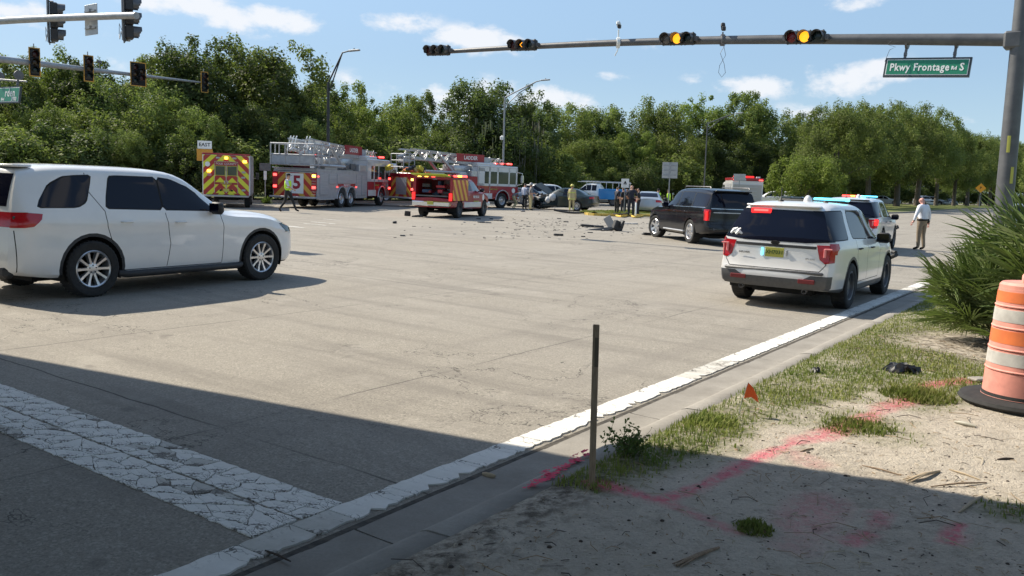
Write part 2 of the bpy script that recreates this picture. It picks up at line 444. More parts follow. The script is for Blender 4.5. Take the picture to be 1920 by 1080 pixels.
def m_sand(t, b, co, ro):
    f = t.noise(co, 70, 4, .7); g = t.noise(co, 2.6, 7, .66); h = t.noise(co, 17, 5, .65)
    c = t.mix(t.mapr(g, .3, .7), (.56, .49, .395), (.70, .62, .51))
    c = t.mix(t.mapr(f, .35, .75, 0, .5), c, (.33, .28, .22)); c = t.mix(t.mapr(t.noise(co, 7, 8, .75), .52, .66, 0, .55), c, (.30, .25, .19))
    c = t.mix(t.mapr(h, .60, .72, 0, .7), c, (.20, .165, .125))
    sp2 = t.mapr(t.noise(co, 38, 2, .5), .70, .73); c = t.mix(t.math('MULTIPLY', sp2, .85), c, (.06, .05, .04))
    at = t.node('ShaderNodeAttribute', attribute_name='soil'); s3 = t.node('ShaderNodeSeparateColor'); t.l.new(at.outputs['Color'], s3.inputs[0])
    pk = t.math('MULTIPLY', s3.outputs[0], t.mapr(t.noise(co, 24, 4, .7), .28, .55)); 
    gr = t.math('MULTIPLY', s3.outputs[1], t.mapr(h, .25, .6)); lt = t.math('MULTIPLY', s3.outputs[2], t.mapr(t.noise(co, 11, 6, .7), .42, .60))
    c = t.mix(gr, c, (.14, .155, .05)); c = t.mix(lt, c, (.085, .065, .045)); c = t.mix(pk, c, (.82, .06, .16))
    t.l.new(c, b.inputs['Base Color']); bump(t, b, t.math('ADD', t.math('ADD', h, f), g), .8, .04)
sand_m = ground_mat('sand_soil', m_sand)

def grid_mesh(name, us, vs_, zf, m, attr=None):
    us = np.array(us); vs_ = np.array(vs_); nu, nv = len(us), len(vs_)
    co = []; cols = []
    for u_ in us:
        for v_ in vs_:
            x, y = xy(u_, v_); co.append((x, y, zf(u_, v_, x, y)))
            if attr: cols.append((*attr(u_, v_), 1.0))
    fs = [(i*nv+j, i*nv+j+1, (i+1)*nv+j+1, (i+1)*nv+j) for i in range(nu-1) for j in range(nv-1)]
    me = bpy.data.meshes.new(name); me.from_pydata(co, [], fs); me.materials.append(m)
    if attr:
        a = me.color_attributes.new('soil', 'FLOAT_COLOR', 'POINT'); a.data.foreach_set('color', np.array(cols, dtype=np.float32).ravel())
    finish(me); 
    for p in me.polygons: p.use_smooth = True
    o = bpy.data.objects.new(name, me); COL.objects.link(o); return o
def geom(a, b, n): return [a*(b/a)**(k/n) for k in range(n+1)]
us_far = [-2500, -900, -300, -100, -40]+list(np.arange(-30, 150, 6))+[160, 200, 260, 340, 500, 800, 1500, 3500]
def zground(u_, v_, x, y):
    if -42 < v_ < -2.41: return gz(x, y)-.05
    if v_ >= -2.41: return gz(x, y)+.125
    return gz(x, y)+.06
ground = struct(grid_mesh('ground', us_far, [-3500, -1200, -500, -200, -100, -70, -55, -46, -42.02, -41.98, -36, -30, -24, -18, -12, -8, -5, -3.2, -2.44, -2.40, 0, 4, 12, 40, 120, 400, 1500, 3500], zground, grass_m))
road = struct(grid_mesh('road', us_far[2:-2], [-42, -39, -36, -30, -24, -18, -14, -10, -6, -4, -3.10], lambda u_, v_, x, y: gz(x, y), road_m))
# median island with a yellow painted nose
med = [(45.5, -26.2, -25.6), (46.4, -27.0, -24.9), (48, -27.3, -24.4), (56, -28.0, -23.4), (66, -29.0, -21.6), (80, -30.4, -19.0), (95, -31, -17.2), (140, -31, -17), (260, -31, -17), (520, -31, -17)]
co_ = []; fs = []
for (u_, a, b_) in med:
    for k in range(7):
        v_ = a+(b_-a)*k/6; x, y = xy(u_, v_); co_.append((x, y, gz(x, y)+.13+.10*math.sin(math.pi*k/6)))
for i in range(len(med)-1):
    for k in range(6): fs.append((i*7+k, i*7+k+1, (i+1)*7+k+1, (i+1)*7+k))
me = bpy.data.meshes.new('median_grass'); me.from_pydata(co_, [], fs); me.materials.append(grass_m); finish(me); o = bpy.data.objects.new('median_grass', me); COL.objects.link(o); struct(o)
yellow_kerb = nmat('yellow_kerb', [(.60, .40, .05), (.42, .32, .10)], 5, .7)
def kerb_line(pts, name, m):
    mb = MB(); n = len(pts)
    for i in range(n-1):
        (u0, v0), (u1, v1) = pts[i], pts[i+1]
        d = Vector((u1-u0, v1-v0)).normalized(); w = Vector((-d.y, d.x))*.11
        q = []
        for (uu, vv) in ((u0, v0), (u1, v1)):
            for s, z in ((-1, -.03), (-1, .14), (1, .14), (1, -.03)):
                x, y = xy(uu+w.x*s, vv+w.y*s); q.append((x, y, gz(x, y)+z))
        mb.add(q, [(0, 4, 5, 1), (1, 5, 6, 2), (2, 6, 7, 3), (0, 1, 2, 3), (4, 7, 6, 5)])
    return struct(mb.build(name, m))
nose = [(66, -29.0), (56, -28.0), (48, -27.3), (46.4, -27.0), (45.5, -26.2), (45.4, -25.8), (45.5, -25.4), (46.4, -24.9), (48, -24.4), (56, -23.4)]
kerb_line(nose, 'median_nose_kerb', yellow_kerb)
kerb_line([(56, -23.4), (66, -21.6), (80, -19), (95, -17.2), (140, -17), (260, -17), (520, -17)], 'median_kerb', conc_m)
kerb_line([(66, -29.0), (80, -30.4), (95, -31), (260, -31), (520, -31)], 'median_far_kerb', conc_m)
kerb_line([(-60, -41.9), (0, -41.9), (30, -41.9), (60, -41.9), (90, -41.9), (140, -41.9), (300, -41.9)], 'far_kerb', conc_m)
# pale pavement patch behind the ambulance
co_ = [];
pv = MB(); P = [xy(20, -43.6), xy(60, -43.6), xy(60, -42.2), xy(20, -42.2)]
pv.add([(x, y, gz(x, y)+.10) for x, y in P], [(0, 1, 2, 3)]); struct(pv.build('far_pavement', conc_m))

# kerb and gutter beside us, in cast sections
kb = bpy.data.objects.new('kerb', None); COL.objects.link(kb); kb['kind'] = 'structure'
def kerb_mesh(L):
    prof = [(-3.055, .002), (-2.90, -.004), (-2.77, -.006), (-2.735, .004), (-2.64, .085), (-2.61, .108), (-2.57, .122), (-2.43, .128), (-2.42, .118), (-2.42, -.15), (-3.055, -.15)]
    mb = MB(); vs = []; n = len(prof); K = 10
    for k in range(K+1):
        for (v_, z) in prof: x, y = xy(L*k/K, v_); vs.append((x, y, z+.0015*math.sin(k*2.1+v_*9)))
    fs = [(k*n+i, k*n+(i+1) % n, (k+1)*n+(i+1) % n, (k+1)*n+i) for k in range(K) for i in range(n)]+[tuple(range(n)), tuple(range(K*n+n-1, K*n-1, -1))]
    mb.add(vs, fs); me = bpy.data.meshes.new('kerb_section'); me.from_pydata(mb.v, [], mb.f); me.materials.append(conc_m); finish(me, 50); return me
KL = 3.05; km = kerb_mesh(KL-.014); ju = uv(*G(690, 1000, .0)[:2])[0]
for k in range(-2, 17):
    o = bpy.data.objects.new('kerb_section', km); COL.objects.link(o); o.parent = kb
    x, y = xy(ju+k*KL, 0); o.location = (x, y, 0)
u_end = ju+17*KL
lm = MB()
prof = [(-3.055, .002), (-2.77, -.006), (-2.64, .085), (-2.57, .122), (-2.42, .128), (-2.42, -.15)]
uu = [u_end]+list(np.arange(math.ceil(u_end), 150, 5))+[200, 300, 500]
vs = []
for a in uu:
    for (v_, z) in prof: x, y = xy(a, v_); vs.append((x, y, z+gz(x, y)))
n = len(prof); lm.add(vs, [(k*n+i, k*n+i+1, (k+1)*n+i+1, (k+1)*n+i) for k in range(len(uu)-1) for i in range(n-1)])
o = lm.build('kerb_run', conc_m, kb, 50)
fb = MB(); a = ju-2*KL-.01
fb.box((0, 0, 0), (.01, .01, .01)) if False else None
# paint flakes
def worn_paint(name, base, base2, wear, fine_=.012):
    def f(t, b, co, ro):
        n = t.noise(co, 5, 6, .65); n2 = t.noise(co, 1.7, 5, .6)
        c = t.mix(t.mapr(n, .3, .65), base2, base); c = t.mix(t.mapr(n2, .5, .7, 0, .5), c, tuple(x*.62 for x in base))
        wo = t.node('ShaderNodeVectorMath', operation='SCALE'); t.l.new(t.node('ShaderNodeTexNoise').outputs['Color'], wo.inputs[0]) if False else None
        nz = t.node('ShaderNodeTexNoise'); nz.inputs['Scale'].default_value = 9; nz.inputs['Detail'].default_value = 4; t.l.new(co, nz.inputs['Vector'])
        wo.inputs['Scale'].default_value = .16; t.l.new(nz.outputs['Color'], wo.inputs[0])
        cc = t.vec('ADD', t.scale(ro, (.75, 1.7, 1)), wo.outputs[0])
        for sc, th in ((7.5, fine_), (15, fine_*1.3)):
            v = t.node('ShaderNodeTexVoronoi', feature='DISTANCE_TO_EDGE'); v.inputs['Scale'].default_value = sc; t.l.new(cc, v.inputs['Vector'])
            m_ = t.mapr(t.noise(co, 3.0, 3), .52, .60) if sc > 10 else t.mapr(t.noise(co, 1.9, 3), .43, .52)
            c = t.mix(t.math('MULTIPLY', t.math('LESS_THAN', v.outputs['Distance'], th*1.6), t.math('MULTIPLY', m_, .85)), c, (.07, .062, .052))
        w = t.mapr(t.math('ADD', t.noise(co, 6.5, 8, .75), t.math('MULTIPLY', t.math('SUBTRACT', t.noise(co, .9, 3), .5), .35)), wear-.02, wear+.01); c = t.mix(t.math('MULTIPLY', w, .8), c, (.15, .135, .115))
        t.l.new(c, b.inputs['Base Color']); bump(t, b, n, .4, .01)
    return ground_mat(name, f)
paint_m = worn_paint('road_paint', (.80, .78, .73), (.64, .62, .57), .62)
flake_mats = [paint_m, worn_paint('road_paint_worn', (.62, .60, .55), (.44, .42, .37), .56, .02)]
def voronoi(w, h, n, rng, sx=1.0):
    S = [(rng.uniform(0, w), rng.uniform(0, h)) for _ in range(n)]
    for it in range(1):
        pass
    out = []
    for i, (a, b) in enumerate(S):
        P = [(0, 0), (w, 0), (w, h), (0, h)]
        nb = sorted(range(n), key=lambda j: ((S[j][0]-a)*sx)**2+(S[j][1]-b)**2)[1:18]
        for j in nb:
            c, d = S[j]; mx, my = (a+c)/2, (b+d)/2; nx_, ny_ = c-a, d-b; Q = []
            for k in range(len(P)):
                p, q = P[k], P[(k+1) % len(P)]
                dp = (p[0]-mx)*nx_+(p[1]-my)*ny_; dq = (q[0]-mx)*nx_+(q[1]-my)*ny_
                if dp <= 0: Q.append(p)
                if dp*dq < 0: t = dp/(dp-dq); Q.append((p[0]+(q[0]-p[0])*t, p[1]+(q[1]-p[1])*t))
            P = Q
            if len(P) < 3: break
        if len(P) >= 3: out.append(P)
    return out
def flakes(parent, u0, v0, w_v, h_u, n, seed, gap=.004, drop=.03, z=.001, th=.005):
    """w_v along v, h_u along u"""
    rng = random.Random(seed)
    for P in voronoi(w_v*.5, h_u, n, rng):
        P = [(p[0]*2, p[1]) for p in P]
        A = abs(sum(P[i][0]*P[(i+1) % len(P)][1]-P[(i+1) % len(P)][0]*P[i][1] for i in range(len(P))))/2
        if A < .0006 or rng.random() < drop: continue
        cx_ = sum(p[0] for p in P)/len(P); cy_ = sum(p[1] for p in P)/len(P)
        Q = []
        for i in range(len(P)):
            p, q = P[i], P[(i+1) % len(P)]; L = math.hypot(q[0]-p[0], q[1]-p[1]); kk = max(1, int(L/.025))
            for k in range(kk):
                t = k/kk; x_, y_ = p[0]+(q[0]-p[0])*t, p[1]+(q[1]-p[1])*t
                d = math.hypot(x_-cx_, y_-cy_)+1e-6; g = gap*rng.uniform(.2, 1.6)+(.016*rng.random() if rng.random() < .12 else 0); x_ += .012*mnoise.noise(Vector((x_*14, y_*14, seed))); y_ += .012*mnoise.noise(Vector((x_*14, y_*14, seed+9)))
                Q.append((x_-(x_-cx_)/d*min(g, d*.5), y_-(y_-cy_)/d*min(g, d*.5)))
        cx0, cy0 = xy(u0+cy_, v0+cx_); zb = gz(cx0, cy0)+z
        pts_ = []
        for (a, b) in Q: x, y = xy(u0+b, v0+a); pts_.append((x-cx0, y-cy0))
        mb = MB(); mb.prism(pts_, 'xy', -.004, th+rng.uniform(0, .002)); o = mb.build('paint_flake', flake_mats[0 if rng.random() < .85 else 1], parent); o.location = (cx0, cy0, zb)
stop = bpy.data.objects.new('stop_line', None); COL.objects.link(stop); stop['kind'] = 'structure'
flakes(stop, 2.61, -8.6, 5.24, .29, 74, 1, .0036, .0); flakes(stop, 2.915, -8.6, 5.25, .295, 66, 2, .0034, .0)
for (a_, b_) in ((2.61, 2.90), (2.915, 3.21)):
    q = []
    for (u_, v_) in ((a_, -24), (b_, -24), (b_, -8.61), (a_, -8.61)): x, y = xy(u_, v_); q.append((x, y, gz(x, y)+.006))
    MB().add(q, [(0, 1, 2, 3)]).build('paint_length', paint_m, stop)
edge = bpy.data.objects.new('edge_line', None); COL.objects.link(edge); edge['kind'] = 'structure'
# the edge line: worn band in lengths, broken along its outer side
rng = random.Random(5); a = -1.5
while a < 26:
    L = rng.uniform(.25, .7) if a < 5 else rng.uniform(.9, 2.2); n = max(3, int(L/.05)); p1 = []; p2 = []
    for k in range(n+1):
        u_ = a+L*k/n; near = 1 if a < 6 else .5
        p1.append((u_, -3.345+rng.uniform(-.006, .010))); p2.append((u_, -3.128+rng.uniform(-.020, .012)*near-(.05 if rng.random() < .10*near else 0)))
    P = p1+p2[::-1]; x0, y0 = xy(a, -3.25); pts_ = [(xy(*p)[0]-x0, xy(*p)[1]-y0) for p in P]
    if a < 5 and a > .3 and rng.random() < .0: pass
    mb = MB(); mb.prism(pts_, 'xy', -.004, .007); o = mb.build('paint_length', flake_mats[0 if rng.random() < .85 else 1], edge); o.location = (x0, y0, gz(x0, y0)+.001+rng.uniform(0, .002))
    a += L+(.006 if a < 5 else .003)
mb = MB(); vs = []; uu = list(np.arange(26, 150, 4))+[200, 300]
for q in uu:
    for v_ in (-3.345, -3.128): x, y = xy(q, v_); vs.append((x, y, gz(x, y)+.008))
mb.add(vs, [(2*k, 2*k+1, 2*k+3, 2*k+2) for k in range(len(uu)-1)]); mb.build('paint_length', paint_m, edge)
# the open, ragged joint between road and gutter
mb = MB(); vs = []; rng = random.Random(8); uu = np.arange(-2, 60, .04)
for q in uu:
    a, b_ = -3.118+rng.uniform(-.02, .006), -3.050+rng.uniform(-.004, .004)
    for v_ in (a, b_): x, y = xy(q, v_); vs.append((x, y, .0012 if v_ == b_ else .0012))
mb.add(vs, [(2*k, 2*k+1, 2*k+3, 2*k+2) for k in range(len(uu)-1)]); struct(mb.build('road_joint', nmat('joint_dirt', [(.03, .026, .022), (.10, .085, .065)], 14, .95, .5)))
# short pale dashes left on the junction
dash = bpy.data.objects.new('lane_dashes', None); COL.objects.link(dash); dash['kind'] = 'structure'
for (px, py, L) in ((540, 424, 1.1), (555, 426, .8), (590, 421, 1.2), (606, 418, 1.3), (622, 412, 1.0), (1845, 440, 1.5)):
    g_ = G(px, py); u_, v_ = uv(g_.x, g_.y); q = []
    for (du, dv) in ((-.05, -L*.5), (.05, -L*.5), (.05, L*.5), (-.05, L*.5)): x, y = xy(u_+du, v_+dv); q.append((x, y, gz(x, y)+.006))
    MB().add(q, [(0, 1, 2, 3)]).build('paint_dash', flake_mats[0], dash)
for k in range(7):
    u_ = 60+k*12; q = []
    for (du, dv) in ((-1.5, -.07), (1.5, -.07), (1.5, .07), (-1.5, .07)): x, y = xy(u_+du, -6.7+dv); q.append((x, y, gz(x, y)+.006))
    MB().add(q, [(0, 1, 2, 3)]).build('paint_dash', flake_mats[0], dash)

# ---- the overpass whose shadow crosses the foreground
e = Vector((2.79+4.88, 4.54-8.02, 0)).normalized(); nrm_ = Vector((-e.y, e.x, 0)); p0 = Vector((-.04, 5.79, 0))
SH = 5.6/math.tan(SUN_EL); off = -(SDIR*SH).dot(nrm_)
ov = bpy.data.objects.new('overpass', None); COL.objects.link(ov); ov['kind'] = 'structure'
def ob(name, a0, a1, n0, n1, z0, z1, m):
    c = p0+e*(a0+a1)/2+nrm_*(off+(n0+n1)/2); mb = MB(); mb.box((c.x, c.y, (z0+z1)/2), (a1-a0, abs(n1-n0), z1-z0), rz=math.atan2(e.y, e.x)); return mb.build(name, m, ov)
conc_o = nmat('bridge_concrete', [(.24, .23, .21), (.30, .29, .27)], 1.5, .85)
ob('deck', -46, 30, -13, 0, 6.6, 6.9, conc_o)
for k in range(5): ob('girder', -46, 30, -.62-k*3.0, -.02-k*3.0, 5.6, 6.6, conc_o)
ob('parapet', -46, 30, -.3, 0, 6.9, 7.7, conc_o); ob('parapet', -46, 30, -13, -12.7, 6.9, 7.7, conc_o)
for a in (-34, 13):
    for b_ in (-5.5, -10.5): c = p0+e*a+nrm_*(off+b_); mb = MB(); mb.tube((c.x, c.y, -.1), (c.x, c.y, 5.2), .5, n=16); mb.build('pier', conc_o, ov, 50)
    ob('pier_cap', a-.7, a+.7, -12.5, -3.5, 5.0, 5.6, conc_o)

# ---------------------------------------------------------------- verge: sand, paint, grass
def gp(px, py, dz=.15):
    g_ = G(px, py, dz); return uv(g_.x, g_.y)
def seg(p, a, b):
    ax_, ay_ = b[0]-a[0], b[1]-a[1]; t = max(0, min(1, ((p[0]-a[0])*ax_+(p[1]-a[1])*ay_)/(ax_*ax_+ay_*ay_+1e-9)))
    return math.hypot(p[0]-a[0]-t*ax_, p[1]-a[1]-t*ay_), t
pink = [([(1110, 905), (1240, 940), (1330, 905), (1420, 860), (1490, 830)], .05, 1.0), ([(1490, 830), (1580, 800), (1660, 765), (1705, 752)], .09, .75), ([(1240, 940), (1310, 968), (1375, 998)], .035, .6),
        ([(1745, 722), (1810, 712)], .10, .9), ([(1495, 985), (1545, 945)], .14, .4), ([(1600, 1012), (1625, 1000)], .07, .75), ([(1642, 985), (1652, 965)], .05, .6), ([(1782, 1012), (1800, 985)], .055, 1.0), ([(1480, 1020), (1560, 960)], .12, .25), ([(1490, 845), (1520, 870)], .10, .3)]
pinks = [([gp(*q) for q in l], w, k) for l, w, k in pink]
patches = [((1610, 795), .42, .9), ((1480, 790), .22, .7), ((1720, 745), .46, 1.0), ((1330, 825), .16, .8), ((1400, 812), .15, .7), ((1440, 752), .24, .75), ((1545, 725), .30, .7), ((1500, 770), .22, .6), ((1180, 850), .17, 1.2), ((1250, 800), .26, 1.1), ((1330, 775), .30, 1.1), ((1300, 760), .3, 1.0),
           ((1415, 990), .13, .5), ((1905, 960), .2, .7), ((1380, 840), .1, .5), ((1450, 745), .2, .6)]
patches = [(gp(*a), b_, c) for a, b_, c in patches]
bush_c = [gp(1905, 655), gp(1960, 560)]
def grassy(u_, v_):
    n = mnoise.noise(Vector((u_*1.1, v_*1.1, 3)))*.75+mnoise.noise(Vector((u_*4.3, v_*4.3, 7)))*.45
    g_ = 0
    if u_ > 3.9: g_ = max(g_, 1.0-max(0, (v_+2.42-.22-.10*(u_-4.0)*(1 if u_ < 7 else 1.6))/.25)+n*.8)
    if u_ > 7.0: g_ = max(g_, min(1.1, (u_-7.0-.28*max(0, v_+2.2))*1.6)+n*.9)
    for (c, r, k) in patches:
        d = math.hypot(u_-c[0], v_-c[1])/r
        if d < 1.4: g_ = max(g_, k*(1.25-d)+n*.7)
    for c in bush_c:
        d = math.hypot(u_-c[0], v_-c[1])
        if d < 1.5: g_ *= max(0, (d-.9)/.6)
    return max(0, min(1, g_))
def soil(u_, v_):
    p = 0
    if u_ < 13 and v_ < 3:
        for pl, w, k in pinks:
            for a, b_ in zip(pl[:-1], pl[1:]):
                d, t = seg((u_, v_), a, b_)
                ww = w*(1+.6*mnoise.noise(Vector((u_*3, v_*3, 1))))
                if d < ww*2: p = max(p, .66*k*max(0, 1-(d/ww/1.35)**2))
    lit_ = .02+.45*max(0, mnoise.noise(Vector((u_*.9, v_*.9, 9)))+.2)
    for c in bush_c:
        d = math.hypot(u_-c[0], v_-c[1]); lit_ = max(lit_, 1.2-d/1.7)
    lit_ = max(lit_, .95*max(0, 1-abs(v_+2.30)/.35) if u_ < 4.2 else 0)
    return p, min(1, grassy(u_, v_)*1.1), max(0, min(1, lit_))
def zsand(u_, v_, x, y):
    k = min(1, (v_+2.425)/.12)
    return .128+.022*k+k*(.020*mnoise.noise(Vector((u_*1.1, v_*1.1, 0)))+.010*mnoise.noise(Vector((u_*4, v_*4, 5)))+.005*mnoise.noise(Vector((u_*13, v_*13, 2)))+(.10*sstep(0, 6, v_)))
vlist = list(np.arange(-2.43, .6, .045))+list(np.arange(.64, 4, .09))+list(np.arange(4.1, 14, .5))
ulist = list(np.arange(-1.2, 9, .045))+list(np.arange(9.08, 24, .1))
sand = struct(grid_mesh('sandy_verge', ulist, vlist, zsand, sand_m, soil))
# pink spray on the kerb
pk = mat('pink_spray', (.74, .05, .12), .8)
mb = MB(); rng = random.Random(12)
def kz(v_): return .128 if v_ > -2.56 else .108
def blot(u_, v_, r, n=7):
    q = []
    for k in range(n):
        a = 2*math.pi*k/n; rr_ = r*rng.uniform(.6, 1.25); vv = min(max(v_+rr_*math.sin(a), -2.575), -2.43); x, y = xy(u_+rr_*math.cos(a), vv); q.append((x, y, .1312+.00006*len(mb.f)))
    mb.add(q, [tuple(range(n))])
for (x0, y0, x1, y1, n) in ((990, 915, 1105, 852, 30), (1010, 885, 1060, 905, 10), (1040, 870, 1105, 850, 24), (1035, 905, 1010, 915, 6)):
    for k in range(n):
        t = rng.random(); g_ = G(x0+(x1-x0)*t, y0+(y1-y0)*t, .13); u_, v_ = uv(g_.x, g_.y); [blot(u_+rng.gauss(0, .02), v_+rng.gauss(0, .012), rng.uniform(.004, .013)) for _b in range(9)]
struct(mb.build('kerb_paint_mark', pk))

# grass blades
def blades(name, pts, m, hmin, hmax, lean=.5, w=.006, seed=1):
    rng = np.random.default_rng(seed); n = len(pts); P = np.array(pts)
    ang = rng.uniform(0, 2*np.pi, n); h = rng.uniform(hmin, hmax, n)*P[:, 3]; ln = rng.uniform(0, lean, n)*h; wd = w*rng.uniform(.6, 1.4, n)
    dx, dy = np.cos(ang), np.sin(ang); px_, py_ = -dy, dx
    V = np.zeros((n, 5, 3)); b0 = P[:, :3]
    V[:, 0] = b0+np.stack([px_*wd, py_*wd, 0*wd], 1); V[:, 1] = b0-np.stack([px_*wd, py_*wd, 0*wd], 1)
    mid = b0+np.stack([dx*ln*.35, dy*ln*.35, h*.6], 1)
    V[:, 2] = mid-np.stack([px_*wd*.7, py_*wd*.7, 0*wd], 1); V[:, 3] = mid+np.stack([px_*wd*.7, py_*wd*.7, 0*wd], 1)
    V[:, 4] = b0+np.stack([dx*ln, dy*ln, h], 1)
    me = bpy.data.meshes.new(name); idx = np.arange(n)*5
    q = np.stack([idx, idx+1, idx+2, idx+3], 1); t = np.stack([idx+3, idx+2, idx+4], 1)
    me.vertices.add(n*5); me.vertices.foreach_set('co', V.ravel())
    loops = np.concatenate([q.ravel(), t.ravel()]); me.loops.add(len(loops)); me.loops.foreach_set('vertex_index', loops.astype(np.int32))
    me.polygons.add(2*n); me.polygons.foreach_set('loop_start', np.concatenate([np.arange(n)*4, 4*n+np.arange(n)*3]).astype(np.int32))
    me.update(calc_edges=True); me.materials.append(m); o = bpy.data.objects.new(name, me); COL.objects.link(o); o['kind'] = 'stuff'; return o
def leafmat(name, c1, c2, scale=3.0, trans=.35, rough=.55, c3=None):
    m = bpy.data.materials.new(name); m.use_nodes = True; MATS[name] = m; t = NT(m.node_tree); b = m.node_tree.nodes['Principled BSDF']
    g_ = t.node('ShaderNodeNewGeometry'); n = t.noise(g_.outputs['Position'], scale, 3, .6)
    rnd = g_.outputs['Random Per Island']
    c = t.mix(t.mapr(n, .35, .65), c1, c2); c = t.mix(t.math('MULTIPLY', rnd, .45), c, c3 or c2)
    oi = t.node('ShaderNodeObjectInfo'); hv = t.node('ShaderNodeHueSaturation'); t.l.new(c, hv.inputs['Color'])
    t.put(hv.inputs['Value'], t.mapr(oi.outputs['Random'], 0, 1, .8, 1.25)); t.put(hv.inputs['Hue'], t.mapr(oi.outputs['Random'], 0, 1, .488, .508))
    c = hv.outputs[0]
    t.l.new(c, b.inputs['Base Color']); b.inputs['Roughness'].default_value = rough+.12; b.inputs['Specular IOR Level'].default_value = .16
    tr = t.node('ShaderNodeBsdfTranslucent'); t.l.new(t.mix(.5, c, (.20, .30, .04)), tr.inputs[0]); mx = t.node('ShaderNodeMixShader'); mx.inputs[0].default_value = trans
    t.l.new(b.outputs[0], mx.inputs[1]); t.l.new(tr.outputs[0], mx.inputs[2]); t.l.new(mx.outputs[0], m.node_tree.nodes['Material Output'].inputs[0]); return m
blade_m = leafmat('grass_blade', (.085, .135, .022), (.215, .235, .06), 1.5, .3, .6, (.32, .28, .12))
rng = random.Random(21); pts_ = []
for _ in range(330000):
    u_ = rng.uniform(3.8, 24); v_ = rng.uniform(-2.44, 3.2)
    if u_ > 10 and rng.random() < .35: continue
    g_ = grassy(u_, v_)
    if rng.random() < g_*g_*.72:
        x, y = xy(u_, v_); tall = 1.0 if u_ > 7 else 1.15
        pts_.append((x, y, zsand(u_, v_, x, y)-.005, tall*(.5+.5*g_)))
stuff(blades('verge_grass', pts_, blade_m, .018, .050, .9, .0042), 'short patchy green grass growing on the sandy verge along the kerb', 'grass')
for i, (px, py, r, h, n, lab) in enumerate(((1175, 852, .16, .11, 500, 'dark green leafy weed growing against the kerb beside the wooden stake'), (1720, 745, .30, .10, 900, 'tuft of longer grass between the sand and the traffic drum'), (1330, 790, .2, .09, 500, 'grass tuft leaning over the kerb between the stake and the orange flag'),
                                          (1610, 800, .26, .07, 500, 'sparse grass clump on the sand crossed by the pink paint line'), (1415, 990, .10, .06, 350, 'small dry weed tuft in the shaded sand'))):
    c = gp(px, py); pp = []
    for _ in range(n):
        a = rng.uniform(0, 6.28); d = r*math.sqrt(rng.random()); u_, v_ = c[0]+d*math.cos(a), c[1]+d*math.sin(a); x, y = xy(u_, v_); pp.append((x, y, zsand(u_, v_, x, y)-.01, 1.15-d/r*.6))
    mm = leafmat('weed_leaf', (.045, .085, .022), (.09, .13, .035), 9, .3) if i == 0 else blade_m
    if i == 0:
        rw = random.Random(3); mb_ = MB(); x0, y0 = xy(*c)
        for _s in range(46):
            aa = rw.uniform(0, 6.28); tl = rw.uniform(.25, 1.1); L_ = rw.uniform(.09, .21); bx_, by_ = rw.gauss(0, .05), rw.gauss(0, .05)
            A_ = Vector((x0+bx_, y0+by_, .15)); B_ = A_+Vector((math.cos(aa)*math.sin(tl)*L_, math.sin(aa)*math.sin(tl)*L_, math.cos(tl)*L_))
            mb_.mat(1).path([A_, A_.lerp(B_, .5)+Vector((0, 0, .01)), B_], [.0022, .0016, .001], 3); mb_.mat(0)
            for _l in range(16):
                q_ = A_.lerp(B_, rw.uniform(.2, 1.05)); d_ = Vector((rw.gauss(0, 1), rw.gauss(0, 1), rw.gauss(.3, .6))).normalized(); l_ = rw.uniform(.014, .032); s_ = d_.orthogonal().normalized()*l_*.32
                mb_.add([q_, q_+d_*l_*.5+s_, q_+d_*l_, q_+d_*l_*.5-s_], [(0, 1, 2, 3)])
        o = mb_.build('weed_plant', [mm, mat('weed_stem', (.10, .09, .04), .8)]); tag(o, lab, 'weed'); continue
    o = blades('grass_tuft', pp, mm, h*.5, h, 1.0, .006 if i else .011, 30+i); del o['kind']; tag(o, lab, 'grass' if i else 'weed', 'tufts on the sandy verge' if i else None)
# far grass fringe on the median
pts_ = []
for _ in range(26000):
    u_ = rng.uniform(46, 62); v_ = rng.uniform(-27.5, -23.6); x, y = xy(u_, v_)
    if v_ > -26-(u_-45)*.12-1.2 and v_ < -25.2+(u_-45)*.12: pts_.append((x, y, gz(x, y)+.15, 1))
stuff(blades('median_turf', pts_, blade_m, .06, .16, .6, .012, 4), 'green turf on the nose of the median island', 'grass')
# litter of twigs and bits
mb = MB()
for _ in range(2600):
    u_ = rng.uniform(1.6, 7.5); v_ = rng.uniform(-2.38, 3.0)
    if _ > 1800: c = bush_c[0]; u_ = c[0]+rng.gauss(-.9, .9); v_ = c[1]+rng.gauss(-.2, .9)
    if v_ < -2.38: continue
    x, y = xy(u_, v_); z = zsand(u_, v_, x, y); a = rng.uniform(0, 6.28); L = rng.uniform(.01, .07) if rng.random() < .8 else rng.uniform(.1, .25)
    r = rng.uniform(.001, .003)
    mb.mat(rng.choice((0, 0, 1, 2))); mb.path([(x, y, z+r*1.5), (x+L*.5*math.cos(a), y+L*.5*math.sin(a), z+r*2+L*.06), (x+L*math.cos(a+.3), y+L*math.sin(a+.3), z+r)], r, 3)
for _ in range(1300):
    u_ = rng.uniform(1.6, 6.5); v_ = rng.uniform(-2.38, 2.5); x, y = xy(u_, v_); z = zsand(u_, v_, x, y); s = rng.uniform(.003, .008) if rng.random() < .9 else rng.uniform(.008, .016)
    mb.mat(rng.choice((1, 1, 0))).lathe([(s*.3, -s*.3), (s, 0), (s*.5, s*.5)], (x, y, z), 5)
stuff(mb.build('ground_litter', [mat('twig_tan', (.33, .24, .15), .9), mat('twig_dark', (.06, .045, .035), .9), mat('twig_pale', (.45, .38, .27), .9)]), 'twigs, bark crumbs and small clods scattered on the sand', 'litter')
